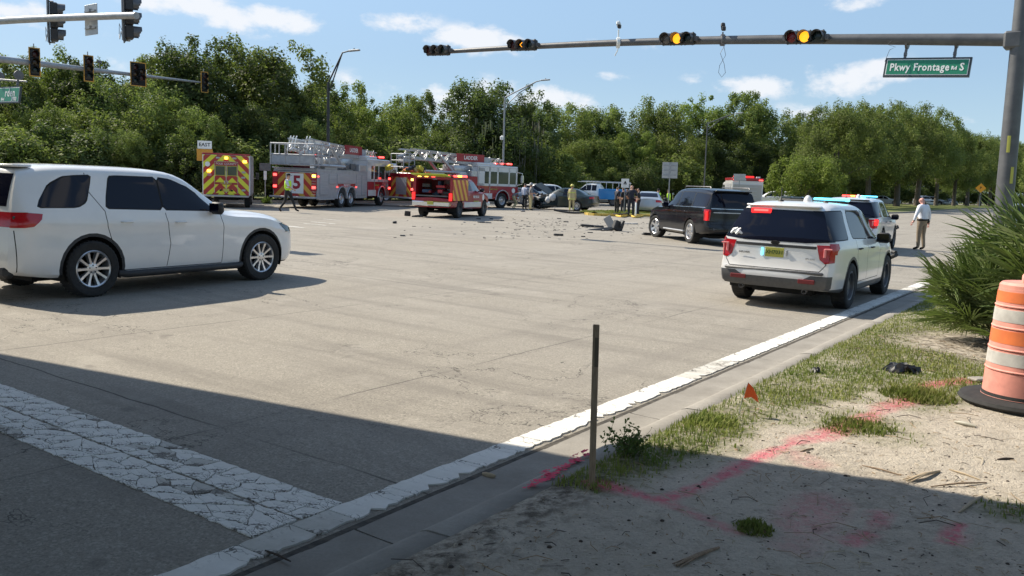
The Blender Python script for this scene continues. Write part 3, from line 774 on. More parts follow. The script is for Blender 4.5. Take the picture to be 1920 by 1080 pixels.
# sticks and scraps, each its own
def stick(px0, py0, px1, py1, r, m_, label, dz=.15, name='stick', rise=.02, split=False, cat='stick'):
    a = G(px0, py0, dz); b_ = G(px1, py1, dz); ua, va = uv(a.x, a.y); ub, vb = uv(b_.x, b_.y)
    za = zsand(ua, va, 0, 0) if va > -2.42 else dz; zb = zsand(ub, vb, 0, 0) if vb > -2.42 else dz
    A = Vector((a.x, a.y, za+r*.6)); B = Vector((b_.x, b_.y, zb+r*.6)); L = (B-A).length; mid = A.lerp(B, .5)+Vector((0, 0, rise*L)); mb = MB()
    mb.path([A, A.lerp(mid, .6), mid, mid.lerp(B, .5), B], [r*.5, r, r*1.05, r*.95, r*.6], 6)
    if split:
        s = (B-A).cross(Vector((0, 0, 1))).normalized()
        for k in (-1, 1): mb.path([A+s*k*r*2, mid+s*k*r*.7, A.lerp(B, .8)], [r*.3, r*.5, r*.3], 4)
    return tag(mb.build(name, m_, smooth=60), label, cat)
pale = mat('wood_pale', (.42, .33, .22), .8)
stick(1268, 1062, 1348, 1026, .010, wood, 'splintered stick lying in the shade at the bottom of the sand', split=True)
stick(1798, 962, 1842, 928, .009, pale, 'short pale stick lying at the edge of the shadow on the right')
stick(1700, 905, 1762, 883, .011, pale, 'thick broken stick in the sunlit sand left of the others', split=True)
stick(1745, 912, 1850, 902, .006, wood, 'long flat stick on sunlit sand right of the thick one')
stick(1780, 878, 1838, 896, .006, pale, 'thin pale twig on the sunlit sand near the right edge')
stick(1616, 874, 1690, 892, .005, wood, 'thin twig on bright sand above the shadow line')
stick(1870, 862, 1900, 860, .008, mat('twig_dark', (.06, .045, .035), .9), 'dark stick in front of the traffic drum base')
stick(1500, 848, 1525, 842, .006, wood, 'small twig beside the pink line in the sunlit sand')
stick(497, 1032, 545, 1054, .006, mat('twig_dark', (.06, .045, .035), .9), 'thin brown stick across the white edge line at the bottom', .012)
stick(1830, 800, 1790, 790, .016, mat('bottle_grey', (.35, .33, .27), .5), 'dirty scrap of plastic pipe on the sand left of the drum', cat='scrap')
stick(905, 890, 928, 896, .016, pale, 'block of pale wood lying in the gutter', 0.0, 'wood_block', 0, cat='wood block')
# black cloth or tyre scraps in the grass
def crumple(px, py, rx, ry, h, label, m_, seed, name='black_rag'):
    rr = random.Random(seed); c = G(px, py, .16); u_, v_ = uv(c.x, c.y); z = zsand(u_, v_, 0, 0); mb = MB(); nu, nv = 14, 10; vs = []
    for i in range(nu):
        for j in range(nv):
            a, b_ = (i/(nu-1)*2-1), (j/(nv-1)*2-1); k = max(0, 1-a*a-b_*b_*.8)
            hh = h*(k**.5)*(.45+.75*abs(mnoise.noise(Vector((a*3.1+seed, b_*3.1, 1)))*1.8)); vs.append((c.x+a*rx*(1+.2*rr.uniform(-1, 1)), c.y+b_*ry*(1+.25*rr.uniform(-1, 1)), z+.0+hh))
    mb.add(vs, [(i*nv+j, (i+1)*nv+j, (i+1)*nv+j+1, i*nv+j+1) for i in range(nu-1) for j in range(nv-1)])
    return tag(mb.build(name, m_, smooth=35), label, 'rag')
blk = mat('rag_black', (.012, .012, .013), .45)
crumple(1690, 694, .17, .10, .10, 'crumpled black plastic lying on the grass left of the palmetto', blk, 3)
crumple(1530, 696, .05, .04, .06, 'small black scrap on the grass above the sand', blk, 5)
crumple(1560, 588, .10, .05, .03, 'thin black litter on the far grass near the kerb', blk, 6) if False else None
# wooden stake
a = G(1108, 914, .14); top = 0.86; st_ = empty('survey_stake', 'thin wooden survey stake standing upright in the sand beside the kerb', 'stake')
st_.location = (a.x, a.y, .10)
mb = MB(); mb.box((0, 0, .46), (.034, .016, .98), rz=-.35, ry=-.012, bev=.003); mb.build('lath', wood, st_)
mb = MB(); mb.box((.0, -.0125, .80), (.020, .003, .16), rz=-.35, ry=-.012); mb.build('worn_face', mat('wood_dark', (.12, .09, .06), .9), st_)
# marker flag
a = G(1385, 778, .15); b_ = D(1404, 742, a.y); fl = empty('marker_flag', 'small orange marker flag on a thin wire in the sunlit sand', 'flag')
mb = MB(); tp = Vector((b_.x-.01, b_.y, b_.z+.10)); mb.path([(a.x, a.y, a.z+.14), ((a.x+tp.x)/2-.01, a.y, (a.z+.14+tp.z)/2), tuple(tp)], .0022, 5); mb.build('wire', galv, fl)
mb = MB(); P = [tp+Vector((0, 0, 0)), tp+Vector((.035, -.01, -.035)), tp+Vector((.075, .01, -.10)), tp+Vector((.085, -.01, -.15)), tp+Vector((.03, .0, -.11)), tp+Vector((-.025, 0, -.12))]
mb.add(P+[p+Vector((0, .002, 0)) for p in P], [(0, 1, 4, 5), (1, 2, 3, 4), (6, 11, 10, 7), (7, 10, 9, 8)]); mb.build('flag_cloth', mat('flag_orange', (.85, .12, .015), .6), fl)

# traffic drum
a = G(1918, 759, .15); dr = empty('traffic_drum', 'orange and white striped traffic drum on a black rubber base', 'traffic drum'); dr.location = (a.x, a.y, .165)
mb = MB(); mb.lathe([(.001, 0), (.46, 0), (.475, .02), (.46, .045), (.36, .06), (.31, .055), (.305, .09), (.29, .09)], n=48); b1 = mb.build('base', rubber, dr, 40)
prof = [(.305, .05), (.303, .12), (.300, .125), (.298, .24), (.300, .246), (.292, .252), (.290, .262)]
def ring(z0, z1, r0, r1, nm, m_, inset=0.0):
    mb = MB(); mb.lathe([(r0-.012, z0), (r0+.006, z0+.004), (r0+.008, z0+.012), (r0-inset, z0+.02), (r1-inset, z1-.014), (r1+.0, z1-.004), (r1-.012, z1)], n=48); return mb.build(nm, m_, dr, 35)
lay = [(.05, .27, .302, .292, 'lower_section', orange_plastic), (.27, .44, .290, .282, 'middle_section', orange_plastic), (.44, .61, .280, .270, 'middle_section', orange_plastic), (.61, .78, .268, .258, 'middle_section', orange_plastic), (.78, .93, .256, .246, 'upper_section', orange_plastic)]
for z0, z1, r0, r1, nm, m_ in lay: ring(z0, z1, r0, r1, nm, m_)
for (z0, z1, r0, m_, nm) in ((.325, .425, .2905, white_band, 'white_band'), (.495, .60, .2795, orange_band, 'orange_band'), (.665, .765, .2680, white_band, 'white_band'), (.82, .905, .2570, orange_band, 'orange_band')):
    mb = MB(); mb.lathe([(r0-.002, z0), (r0, z0+.001), (r0-.006, z1-.001), (r0-.008, z1)], n=48); mb.build(nm, m_, dr, 50)
mb = MB(); mb.lathe([(.244, .925), (.243, .955), (.225, .975), (.001, .985)], n=48); mb.build('top', orange_plastic, dr, 40)
mb = MB(); mb.path([(-.11, -.05, .96), (-.11, -.05, 1.03), (-.07, -.03, 1.065), (.03, .02, 1.065), (.07, .05, 1.03), (.07, .05, .96)], .022, 10); mb.build('handle', orange_plastic, dr, 50)
# concrete stub by the bush
c = G(1835, 712, .16); mb = MB(); mb.box((c.x, c.y, .165), (.16, .12, .03), rz=.3, bev=.01); tag(mb.build('concrete_block', conc_m), 'low pale concrete edge between the palmetto and the drum', 'block')

# palmetto: every frond a part
palm_m = leafmat('palmetto_leaf', (.075, .125, .04), (.13, .19, .06), 2.5, .3, .38, (.24, .25, .10)); stem_m = mat('palm_stem', (.13, .15, .05), .6); dead_m = mat('palm_dead', (.24, .17, .09), .8)
def frond_mesh(seed, nb=30, L=.62, stem=.75):
    rr = random.Random(seed); mb = MB(); mb.mat(1).path([(0, 0, 0), (stem*.5, 0, .04), (stem, 0, 0)], [.008, .006, .005], 4); mb.mat(0)
    for k in range(nb):
        t = (k+.5)/nb*2-1; a = t*R(128)+rr.uniform(-.05, .05); l = L*(1-.30*abs(t)**2)*rr.uniform(.8, 1.12); w = .0085
        d = Vector((math.cos(a), math.sin(a), .12*math.cos(a*.8)+rr.uniform(-.08, .12))); s = Vector((-math.sin(a), math.cos(a), 0)); o_ = Vector((stem, 0, 0))
        p0_ = o_+d*.02; p1_ = o_+d*l*.35; p2_ = o_+d*l*.72+Vector((0, 0, -.02)); p3_ = o_+d*l+Vector((0, 0, -.09*l-rr.uniform(0, .05)))
        z = Vector((0, 0, .006))
        mb.add([p0_, p1_+s*w+z, p1_-z, p1_-s*w+z, p2_+s*w*.7+z, p2_-z, p2_-s*w*.7+z, p3_], [(0, 1, 2), (0, 2, 3), (1, 4, 5, 2), (2, 5, 6, 3), (4, 7, 5), (5, 7, 6)])
    me = bpy.data.meshes.new('frond'); me.from_pydata(mb.v, [], mb.f); me.materials.append(palm_m); me.materials.append(stem_m); me.polygons.foreach_set('material_index', mb.m); me.update(); return me
FR = [frond_mesh(s, 36+s % 5, .50+.05*(s % 4), .42+.09*(s % 3)) for s in range(8)]
def palmetto(c, n, scale, label, seed, spread=.35, up=(-.05, 1.25)):
    o = empty('palmetto_bush', label, 'palmetto', 'palmetto bushes on the verge'); o.location = (c[0], c[1], c[2]); rr = random.Random(seed)
    mb = MB()
    for k in range(6): a = rr.uniform(0, 6.28); mb.path([(spread*.5*math.cos(a), spread*.5*math.sin(a), -.05), (spread*.9*math.cos(a), spread*.9*math.sin(a), .18), (spread*1.2*math.cos(a+.3), spread*1.2*math.sin(a+.3), .34)], [.07, .06, .03], 7)
    mb.build('stem', bark, o)
    for k in range(n):
        a = rr.uniform(0, 2*math.pi); el = rr.uniform(*up)**1.0; q = child('frond', rr.choice(FR), o)
        s = scale*rr.uniform(.8, 1.2); q.scale = (s, s, s); b0 = rr.uniform(0, spread)
        q.location = (b0*math.cos(a), b0*math.sin(a), rr.uniform(.1, .35)*scale)
        q.rotation_euler = (rr.uniform(-.5, .5), -el, a)
        if rr.random() < .07: q.rotation_euler[1] = -rr.uniform(-.1, .2)
    return o
c = xy(*bush_c[0]); palmetto((c[0]+.2, c[1]+.25, .18), 150, .80, 'big spiky palmetto bush behind the traffic drum', 2, .55, (.12, 1.4))
c = GX(1950, 10.8); palmetto((c.x, c.y, .22), 120, .95, 'taller palmetto clump in front of the signal pole base', 5, .55, (.15, 1.4))
c = GX(2010, 9.5); palmetto((c.x, c.y, .3), 50, 1.25, 'palmetto at the right edge with fronds reaching up past the pole', 8, .5, (.5, 1.45))
# small weeds near bush
# ---- crash debris and the yellow hose on the island
deb = [black_plastic, dark_metal, steel, mat('debris_pale', (.35, .34, .32), .6)]
def debris(px, py, L, w, h, m_, label, seed, rz=None, name='debris_piece', curve=0):
    g_ = G(px, py); rr = random.Random(seed); mb = MB(); a = rr.uniform(0, 3) if rz is None else rz
    if curve: mb.path([(g_.x+L*(t-.5)*math.cos(a), g_.y+L*(t-.5)*math.sin(a), g_.z+h*(.5+curve*(2*t-1)**2)) for t in [k/8 for k in range(9)]], [h*.5]*9, 6)
    else:
        vs = []
        mb.box((g_.x, g_.y, g_.z+h*.5), (L, w, h), rz=a, rx=rr.uniform(-.15, .15), ry=rr.uniform(-.15, .15), bev=min(h, w)*.15); mb.box((g_.x+L*.3, g_.y-w*.2, g_.z+h*.3), (L*.5, w*.6, h*.5), rz=a+.5, bev=.01)
    return tag(mb.build(name, m_, smooth=40), label, 'debris')
debris(1077, 401, 2.6, .3, .14, deb[0], 'long curved black bumper piece lying in front of the crashed sedan', 1, .02, 'torn_bumper', 1.1)
p = G(1146, 431); mb = MB(); mb.box((p.x-.05, p.y, p.z+.26), (.32, .05, .66), rx=-.1, ry=-.55, bev=.01); tag(mb.build('torn_sheet', deb[3]), 'pale grey panel leaning up among the debris on the road', 'debris')
p = G(1158, 433); mb = MB(); mb.box((p.x, p.y, p.z+.2), (.42, .25, .40), rz=.4, ry=.35, bev=.03); mb.box((p.x+.12, p.y-.05, p.z+.3), (.1, .3, .3), rz=.4, ry=.6, bev=.02); tag(mb.build('debris_box', deb[0]), 'dark crushed box shaped part beside the pale grey panel', 'debris')
debris(1047, 442, .34, .10, .07, deb[0], 'bent black fragment lying alone nearest the camera on the road', 3, .3)
debris(1125, 432, 1.0, .25, .10, deb[1], 'flat grey fragment left of the leaning panel', 4, .05)
debris(1110, 426, 1.0, .2, .10, deb[0], 'dark strip of plastic left of the leaning panel', 5, .1)
debris(764, 405, .28, .10, .24, deb[0], 'upright black scrap left of the fire pickup wheel', 6, .1)
debris(782, 407, .5, .12, .10, deb[0], 'low black scrap just left of the fire pickup wheel', 7, .1)
debris(740, 419, .16, .08, .09, deb[0], 'small black scrap on the road in front of the fire pickup', 8)
debris(980, 397, .3, .2, .08, deb[1], 'small dark scrap near the officers at the wreck', 9)
debris(1180, 420, .8, .3, .05, deb[3], 'thin pale sheet lying right of the dark box part', 10, .1)
debris(935, 414, .5, .15, .05, deb[1], 'thin dark strip on the road right of the fire pickup', 11, .1)
debris(908, 418, .6, .12, .05, deb[1], 'thin strip lying just behind the fire pickup front wheel shadow', 12, .1)
debris(1213, 441, .3, .14, .10, deb[0], 'black scrap touching the front wheel of the black suv', 13, .2)
mb = MB(); rng = random.Random(77)
for _ in range(330):
    t = rng.random(); px = rng.gauss(1090, 90) if t < .75 else rng.uniform(740, 1340); py = rng.gauss(425, 8) if t < .6 else rng.uniform(398, 450)
    if py < 398 or py > 455: continue
    g_ = G(px, py); s = rng.uniform(.012, .05) if rng.random() < .93 else rng.uniform(.06, .12)
    mb.mat(rng.choice((0, 0, 0, 1, 3))).box((g_.x, g_.y, g_.z+s*.2), (s*rng.uniform(1, 3), s, s*.4), rz=rng.uniform(-.5, .5))
stuff(mb.build('road_debris', deb), 'scatter of small crash fragments across the junction', 'debris')
mb = MB(); pp = []
for k in range(60):
    t = k/59; g_ = G(1152+80*t+6*math.sin(t*9), 405+2.5*math.sin(t*14)+t*2.0); pp.append((g_.x, g_.y, g_.z+.06))
mb.path(pp, .06, 6); tag(mb.build('fire_hose', mat('hose_yellow2', (.62, .42, .06), .7), smooth=60), 'yellow fire hose laid along the nose of the island by the officers', 'hose')
mb = MB(); pp = [G(1150+70*t, 407-10*t*t+1.5*math.sin(9*t)) for t in [k/20 for k in range(21)]]; mb.path([(q.x, q.y, q.z+.2) for q in pp], .04, 5); tag(mb.build('black_hose', rubber, smooth=60), 'black hose curving across the yellow one onto the grass', 'hose')
g_ = GX(1187, 51.5); mb = MB(); mb.lathe([(.05, 0), (.05, .72), (.03, .77), (.001, .78)], (g_.x, g_.y, g_.z+.12), 12); tag(mb.build('bollard', sign_white, smooth=50), 'white marker post on the island among the officers', 'bollard')
g_ = GX(497, 47.5); g_.z += .1
mb = MB(); rr = random.Random(2)
for _ in range(160):
    a, el = rr.uniform(0, 6.28), rr.uniform(0, 1.4); d = Vector((math.cos(a)*math.cos(el), math.sin(a)*math.cos(el), math.sin(el))); p = g_+d*.25*rr.random(); s = d.orthogonal().normalized()*.03; mb.add([p-s, p+s, p+d*rr.uniform(.1, .28)], [(0, 1, 2)])
tag(mb.build('low_shrub', leafmat('shrub_leaf', (.03, .06, .02), (.06, .09, .03), 5)), 'tiny dark shrub at the kerb beside the thin sign post', 'shrub')
# ---------------------------------------------------------------- vehicles
def body_mesh(S, nx=44, K=9):
    xr, xf = -S['ohr'], S['wb']+S['ohf']
    xs = []
    for i in range(nx+1):
        t = i/nx; xs.append(xr+(xf-xr)*(.45*t+.55*(.5-.5*math.cos(math.pi*t))))
    cr = S.get('crown', .07)
    rings = []
    for x in xs:
        w = interp(S['w'], x); zb = interp(S['zb'], x); zB = interp(S['belt'], x); zt = interp(S['top'], x); wr = min(interp(S['wr'], x), w*.95)
        c = min(cr, (zt-zB)*.6)
        pts = [(0, zb), (w*.70, zb), (w*.92, zb+.012), (w*.972, zb+.06)]
        for f, k in ((.16, .984), (.3, .994), (.45, .997), (.6, .990), (.74, .990), (.83, 1.0), (.92, .978)):
            pts.append((w*k, zb+(zB-zb)*f))
        p0 = (w*.965, zB); p1 = (wr, zt-c)
        for f in (0, .22, .45, .68, .86): pts.append((p0[0]+(p1[0]-p0[0])*f, p0[1]+(p1[1]-p0[1])*f))
        a = (p0[0]+(p1[0]-p0[0])*.86, p0[1]+(p1[1]-p0[1])*.86)
        q = wr*.84; e = (q, zt-c+c*(1-(q/wr)**2)**.9*1.0)
        e = (q, zt-c*(q/wr)**2.6*.6)
        for t in (.33, .66, 1):
            y = (1-t)**2*a[0]+2*t*(1-t)*p1[0]*1.0+t*t*e[0]; z = (1-t)**2*a[1]+2*t*(1-t)*(p1[1]+c*.25)+t*t*e[1]
            pts.append((y, z))
        for k in (.62, .38, .18, 0):
            y = wr*k; pts.append((y, zt-c*.6*k**2.6))
        rings.append([(x, y, z) for y, z in pts])
    n = len(rings[0])
    rear, front = S['rear'], S['front']
    bm = bmesh.new(); V = []
    def warp(x, y, z):
        wr_ = max(0, 1-(x-xr)/S.get('rlen', .9)); wf = max(0, 1-(xf-x)/S.get('flen', .8))
        return Vector((x+interp(rear, z)*wr_+interp(front, z)*wf, y, z))
    for rg in rings:
        L = [bm.verts.new(warp(*p)) for p in rg]
        Rr = [L[0]]+[bm.verts.new(Vector((v.co.x, -v.co.y, v.co.z))) for v in L[1:-1]]+[L[-1]]
        V.append((L, Rr))
    for i in range(len(V)-1):
        for s in (0, 1):
            A, B = V[i][s], V[i+1][s]
            for j in range(n-1):
                q = [A[j], B[j], B[j+1], A[j+1]]
                q = list(dict.fromkeys(q))
                if len(q) > 2:
                    try: bm.faces.new(q if s == 0 else q[::-1])
                    except ValueError: pass
    for end, sg, blg in ((0, -1, S.get('bulr', .05)), (-1, 1, S.get('bulf', .10))):
        L, Rr = V[end]; rows = []
        for j in range(1, n-1):
            row = [L[j]]
            for k in range(1, K):
                t = k/K; y = L[j].co.y*(1-2*t)
                row.append(bm.verts.new(Vector((L[j].co.x+sg*blg*(1-(1-2*t)**4), y, L[j].co.z))))
            row.append(Rr[j]); rows.append(row)
        for a, b in zip(rows[:-1], rows[1:]):
            for k in range(K): bm.faces.new([a[k], a[k+1], b[k+1], b[k]])
        for k in range(K):
            bm.faces.new([L[0], rows[0][k+1], rows[0][k]]); bm.faces.new([L[-1], rows[-1][k], rows[-1][k+1]])
    bmesh.ops.recalc_face_normals(bm, faces=bm.faces)
    return bm
def inpoly(p, poly):
    c = False; n = len(poly); j = n-1
    for i in range(n):
        if (poly[i][1] > p[1]) != (poly[j][1] > p[1]) and p[0] < (poly[j][0]-poly[i][0])*(p[1]-poly[i][1])/(poly[j][1]-poly[i][1])+poly[i][0]: c = not c
        j = i
    return c
PL = {'side': (0, 2, 1), 'end': (1, 2, 0), 'top': (0, 1, 2)}
def filt(plane, sgn):
    if plane == 'side': return lambda n, c: sgn*n.y > .18 and sgn*c.y > .25
    if plane == 'rear': return lambda n, c: n.x < -.25
    if plane == 'front': return lambda n, c: n.x > .2
    return lambda n, c: n.z > .3
def cut(bm, poly, plane='side', sgn=1):
    """score the outline into the skin; returns the faces inside it"""
    ax = PL['side' if plane == 'side' else ('top' if plane == 'top' else 'end')]
    ok = filt(plane, sgn)
    x0 = min(p[0] for p in poly)-.002; x1 = max(p[0] for p in poly)+.002; y0 = min(p[1] for p in poly)-.002; y1 = max(p[1] for p in poly)+.002
    out = Vector((0, 0, 0)); out[ax[2]] = 1
    def sel():
        r = []
        for f in bm.faces:
            if not ok(f.normal, f.calc_center_median()): continue
            a = [v.co[ax[0]] for v in f.verts]; b = [v.co[ax[1]] for v in f.verts]
            if max(a) < x0 or min(a) > x1 or max(b) < y0 or min(b) > y1: continue
            r.append(f)
        return r
    for i in range(len(poly)):
        p, q = poly[i], poly[(i+1) % len(poly)]
        P = Vector((0, 0, 0)); P[ax[0]] = p[0]; P[ax[1]] = p[1]
        d = Vector((0, 0, 0)); d[ax[0]] = q[0]-p[0]; d[ax[1]] = q[1]-p[1]
        no = d.cross(out)
        if no.length < 1e-7: continue
        fs = sel(); es = {e for f in fs for e in f.edges}; vs = {v for f in fs for v in f.verts}
        bmesh.ops.bisect_plane(bm, geom=list(vs)+list(es)+fs, plane_co=P, plane_no=no.normalized(), dist=1e-5)
    bm.normal_update()
    r = []
    for f in sel():
        c = f.calc_center_median()
        if inpoly((c[ax[0]], c[ax[1]]), poly): r.append(f)
    return r
def take(bm, faces, off=0.0):
    """lift faces out of the skin as an outline of their own"""
    mb = MB(); idx = {}
    for f in faces:
        l = []
        for v in f.verts:
            if v not in idx: idx[v] = len(mb.v); mb.v.append(tuple(v.co+v.normal*off))
            l.append(idx[v])
        mb.f.append(tuple(l)); mb.m.append(0)
    bmesh.ops.delete(bm, geom=faces, context='FACES')
    return mb
def chaikin(P, k=.16):
    Q = []
    for i in range(len(P)):
        (a, b), (c, d) = P[i], P[(i+1) % len(P)]; L = math.hypot(c-a, d-b); t = min(k, .05/max(L, 1e-6))
        Q += [(a+(c-a)*t, b+(d-b)*t), (c-(c-a)*t, d-(d-b)*t)]
    return Q
def mirror_x(poly): return [(-a, b) for a, b in poly]
def circ(cx, cz, r, n=26, z0=None):
    p = [(cx+r*math.cos(2*math.pi*k/n), cz+r*math.sin(2*math.pi*k/n)) for k in range(n)]
    if z0 is not None: p = [(a, max(b, z0)) if b < z0 else (a, b) for a, b in p]
    return p
def seam(bm, line, w, plane='side', sgn=1):
    """a shut line: a narrow closed outline along a polyline"""
    fs = []
    for a, b in zip(line[:-1], line[1:]):
        d = Vector((b[0]-a[0], b[1]-a[1])).normalized(); nx_, ny_ = -d.y*w/2, d.x*w/2
        fs += [f for f in cut(bm, [(a[0]+nx_, a[1]+ny_), (b[0]+nx_, b[1]+ny_), (b[0]-nx_, b[1]-ny_), (a[0]-nx_, a[1]-ny_)], plane, sgn) if f.is_valid]
        for f in fs:
            if f.is_valid: f.material_index = 1
    return fs
WH = {}
def wheel_meshes(r, rr, w, style, tread=.5):
    key = (r, rr, w, style)
    if key in WH: return WH[key]
    t = MB(); hw = w/2
    t.lathe([(rr, -hw*.9), (rr+.02, -hw), (r*.93, -hw), (r*.985, -hw*.86), (r, -hw*.5), (r, hw*.5), (r*.985, hw*.86), (r*.93, hw), (rr+.02, hw), (rr, hw*.9)], n=40, axis='Y', cap=False)
    for k in range(40):
        a = 2*math.pi*k/40
        t.box((math.cos(a)*(r-.001), 0, math.sin(a)*(r-.001)), (.012, w*.8, .022), ry=-a)
    tm = bpy.data.meshes.new('tyre'); tm.from_pydata(t.v, [], t.f); tm.materials.append(rubber); finish(tm, 40)
    m = MB()
    m.lathe([(rr, hw*.88), (rr-.012, hw*.94), (rr-.028, hw*.86), (rr-.045, hw*.3), (rr-.05, -hw*.9)], n=36, axis='Y', cap=False)
    if style == 'steel':
        m.lathe([(rr-.03, hw*.45), (rr*.62, hw*.55), (rr*.5, hw*.30), (rr*.36, hw*.30), (rr*.3, hw*.62), (.001, hw*.66)], n=30, axis='Y')
        ns = 0
    elif style == 'hub':
        m.lathe([(rr-.04, hw*.2), (rr*.7, hw*.1), (rr*.45, hw*.75), (.001, hw*.85)], n=30, axis='Y')
        for k in range(10):
            a = 2*math.pi*k/10; m.lathe([(.016, hw*.2), (.012, hw*.45)], (math.cos(a)*rr*.62, 0, math.sin(a)*rr*.62), 6, 'Y')
        ns = 0
    else:
        ns = 10 if style == 'ten' else 6
        m.lathe([(.085, hw*.2), (.085, hw*.68), (.06, hw*.74), (.001, hw*.75)], n=20, axis='Y')
        for k in range(ns):
            a = 2*math.pi*(k+.5*(ns == 6))/ns
            wd = (.017 if ns == 10 else .040)
            d = Vector((math.cos(a), 0, math.sin(a))); s = Vector((-math.sin(a), 0, math.cos(a)))
            def q(rad, ww, y): return [d*rad+s*ww+Vector((0, y, 0)), d*rad-s*ww+Vector((0, y, 0))]
            A = q(.06, wd*1.0, hw*.72); B = q(rr*.6, wd*.85, hw*.76); Cc = q(rr-.02, wd*1.15, hw*.88)
            A2 = q(.06, wd*1.4, hw*.4); B2 = q(rr*.6, wd*1.4, hw*.4); C2 = q(rr-.02, wd*1.6, hw*.5)
            m.add(A+B+Cc+A2+B2+C2, [(0, 1, 3, 2), (2, 3, 5, 4), (0, 2, 8, 6), (2, 4, 10, 8), (1, 7, 9, 3), (3, 9, 11, 5)])
    m.mat(1).lathe([(rr-.04, -hw*.1), (.001, -hw*.1)], n=24, axis='Y')
    if ns:
        for k in range(5):
            a = 2*math.pi*(k+.25)/5; m.mat(1).lathe([(.011, hw*.7), (.009, hw*.78)], (math.cos(a)*.05, 0, math.sin(a)*.05), 8, 'Y')
    rim = bpy.data.meshes.new('rim'); rim.from_pydata(m.v, [], m.f)
    rim.materials.append(alloy if style != 'steel' else dark_metal); rim.materials.append(seam_black)
    rim.polygons.foreach_set('material_index', m.m); finish(rim, 40)
    WH[key] = (tm, rim); return WH[key]
def add_wheel(parent, x, y, r, rr, w, style, turn=0.0):
    tm, rim = wheel_meshes(r, rr, w, style)
    a = turn+(0 if y > 0 else math.pi)
    t = child('wheel', tm, parent, (x, y, r), (0, random.uniform(0, .6) if y > 0 else 0, a))
    t.rotation_euler = Matrix.Rotation(a, 3, 'Z').to_euler()
    child('rim', rim, t)
    return t
BASE_SUV = dict(
    wb=3.04, ohr=1.10, ohf=.83, r=.39, rim=.262, tw=.265, track=.84,
    top=[(-1.10, 1.735), (-.6, 1.785), (0, 1.805), (.9, 1.80), (1.35, 1.775), (1.65, 1.70), (1.95, 1.53), (2.2, 1.36), (2.45, 1.20), (3.0, 1.165), (3.5, 1.11), (3.8, 1.03), (3.97, .93)],
    belt=[(-1.1, 1.19), (0, 1.18), (2.0, 1.14), (2.45, 1.08), (3.2, 1.03), (3.97, .84)],
    wr=[(-1.1, .66), (-.6, .71), (0, .735), (1.4, .735), (2.0, .73), (2.45, .78), (3.3, .76), (3.97, .60)],
    w=[(-1.1, .84), (-1.0, .895), (-.8, .94), (-.4, .963), (0, .968), (2.7, .968), (3.2, .96), (3.55, .92), (3.8, .84), (3.97, .70)],
    zb=[(-1.1, .36), (-.6, .29), (0, .26), (3.0, .26), (3.5, .26), (3.97, .27)],
    rear=[(.2, .12), (.5, 0), (.8, .02), (1.2, .09), (1.5, .18), (1.8, .30)],
    front=[(.2, -.12), (.5, .0), (.8, -.02), (1.0, -.08), (1.2, -.12)],
)
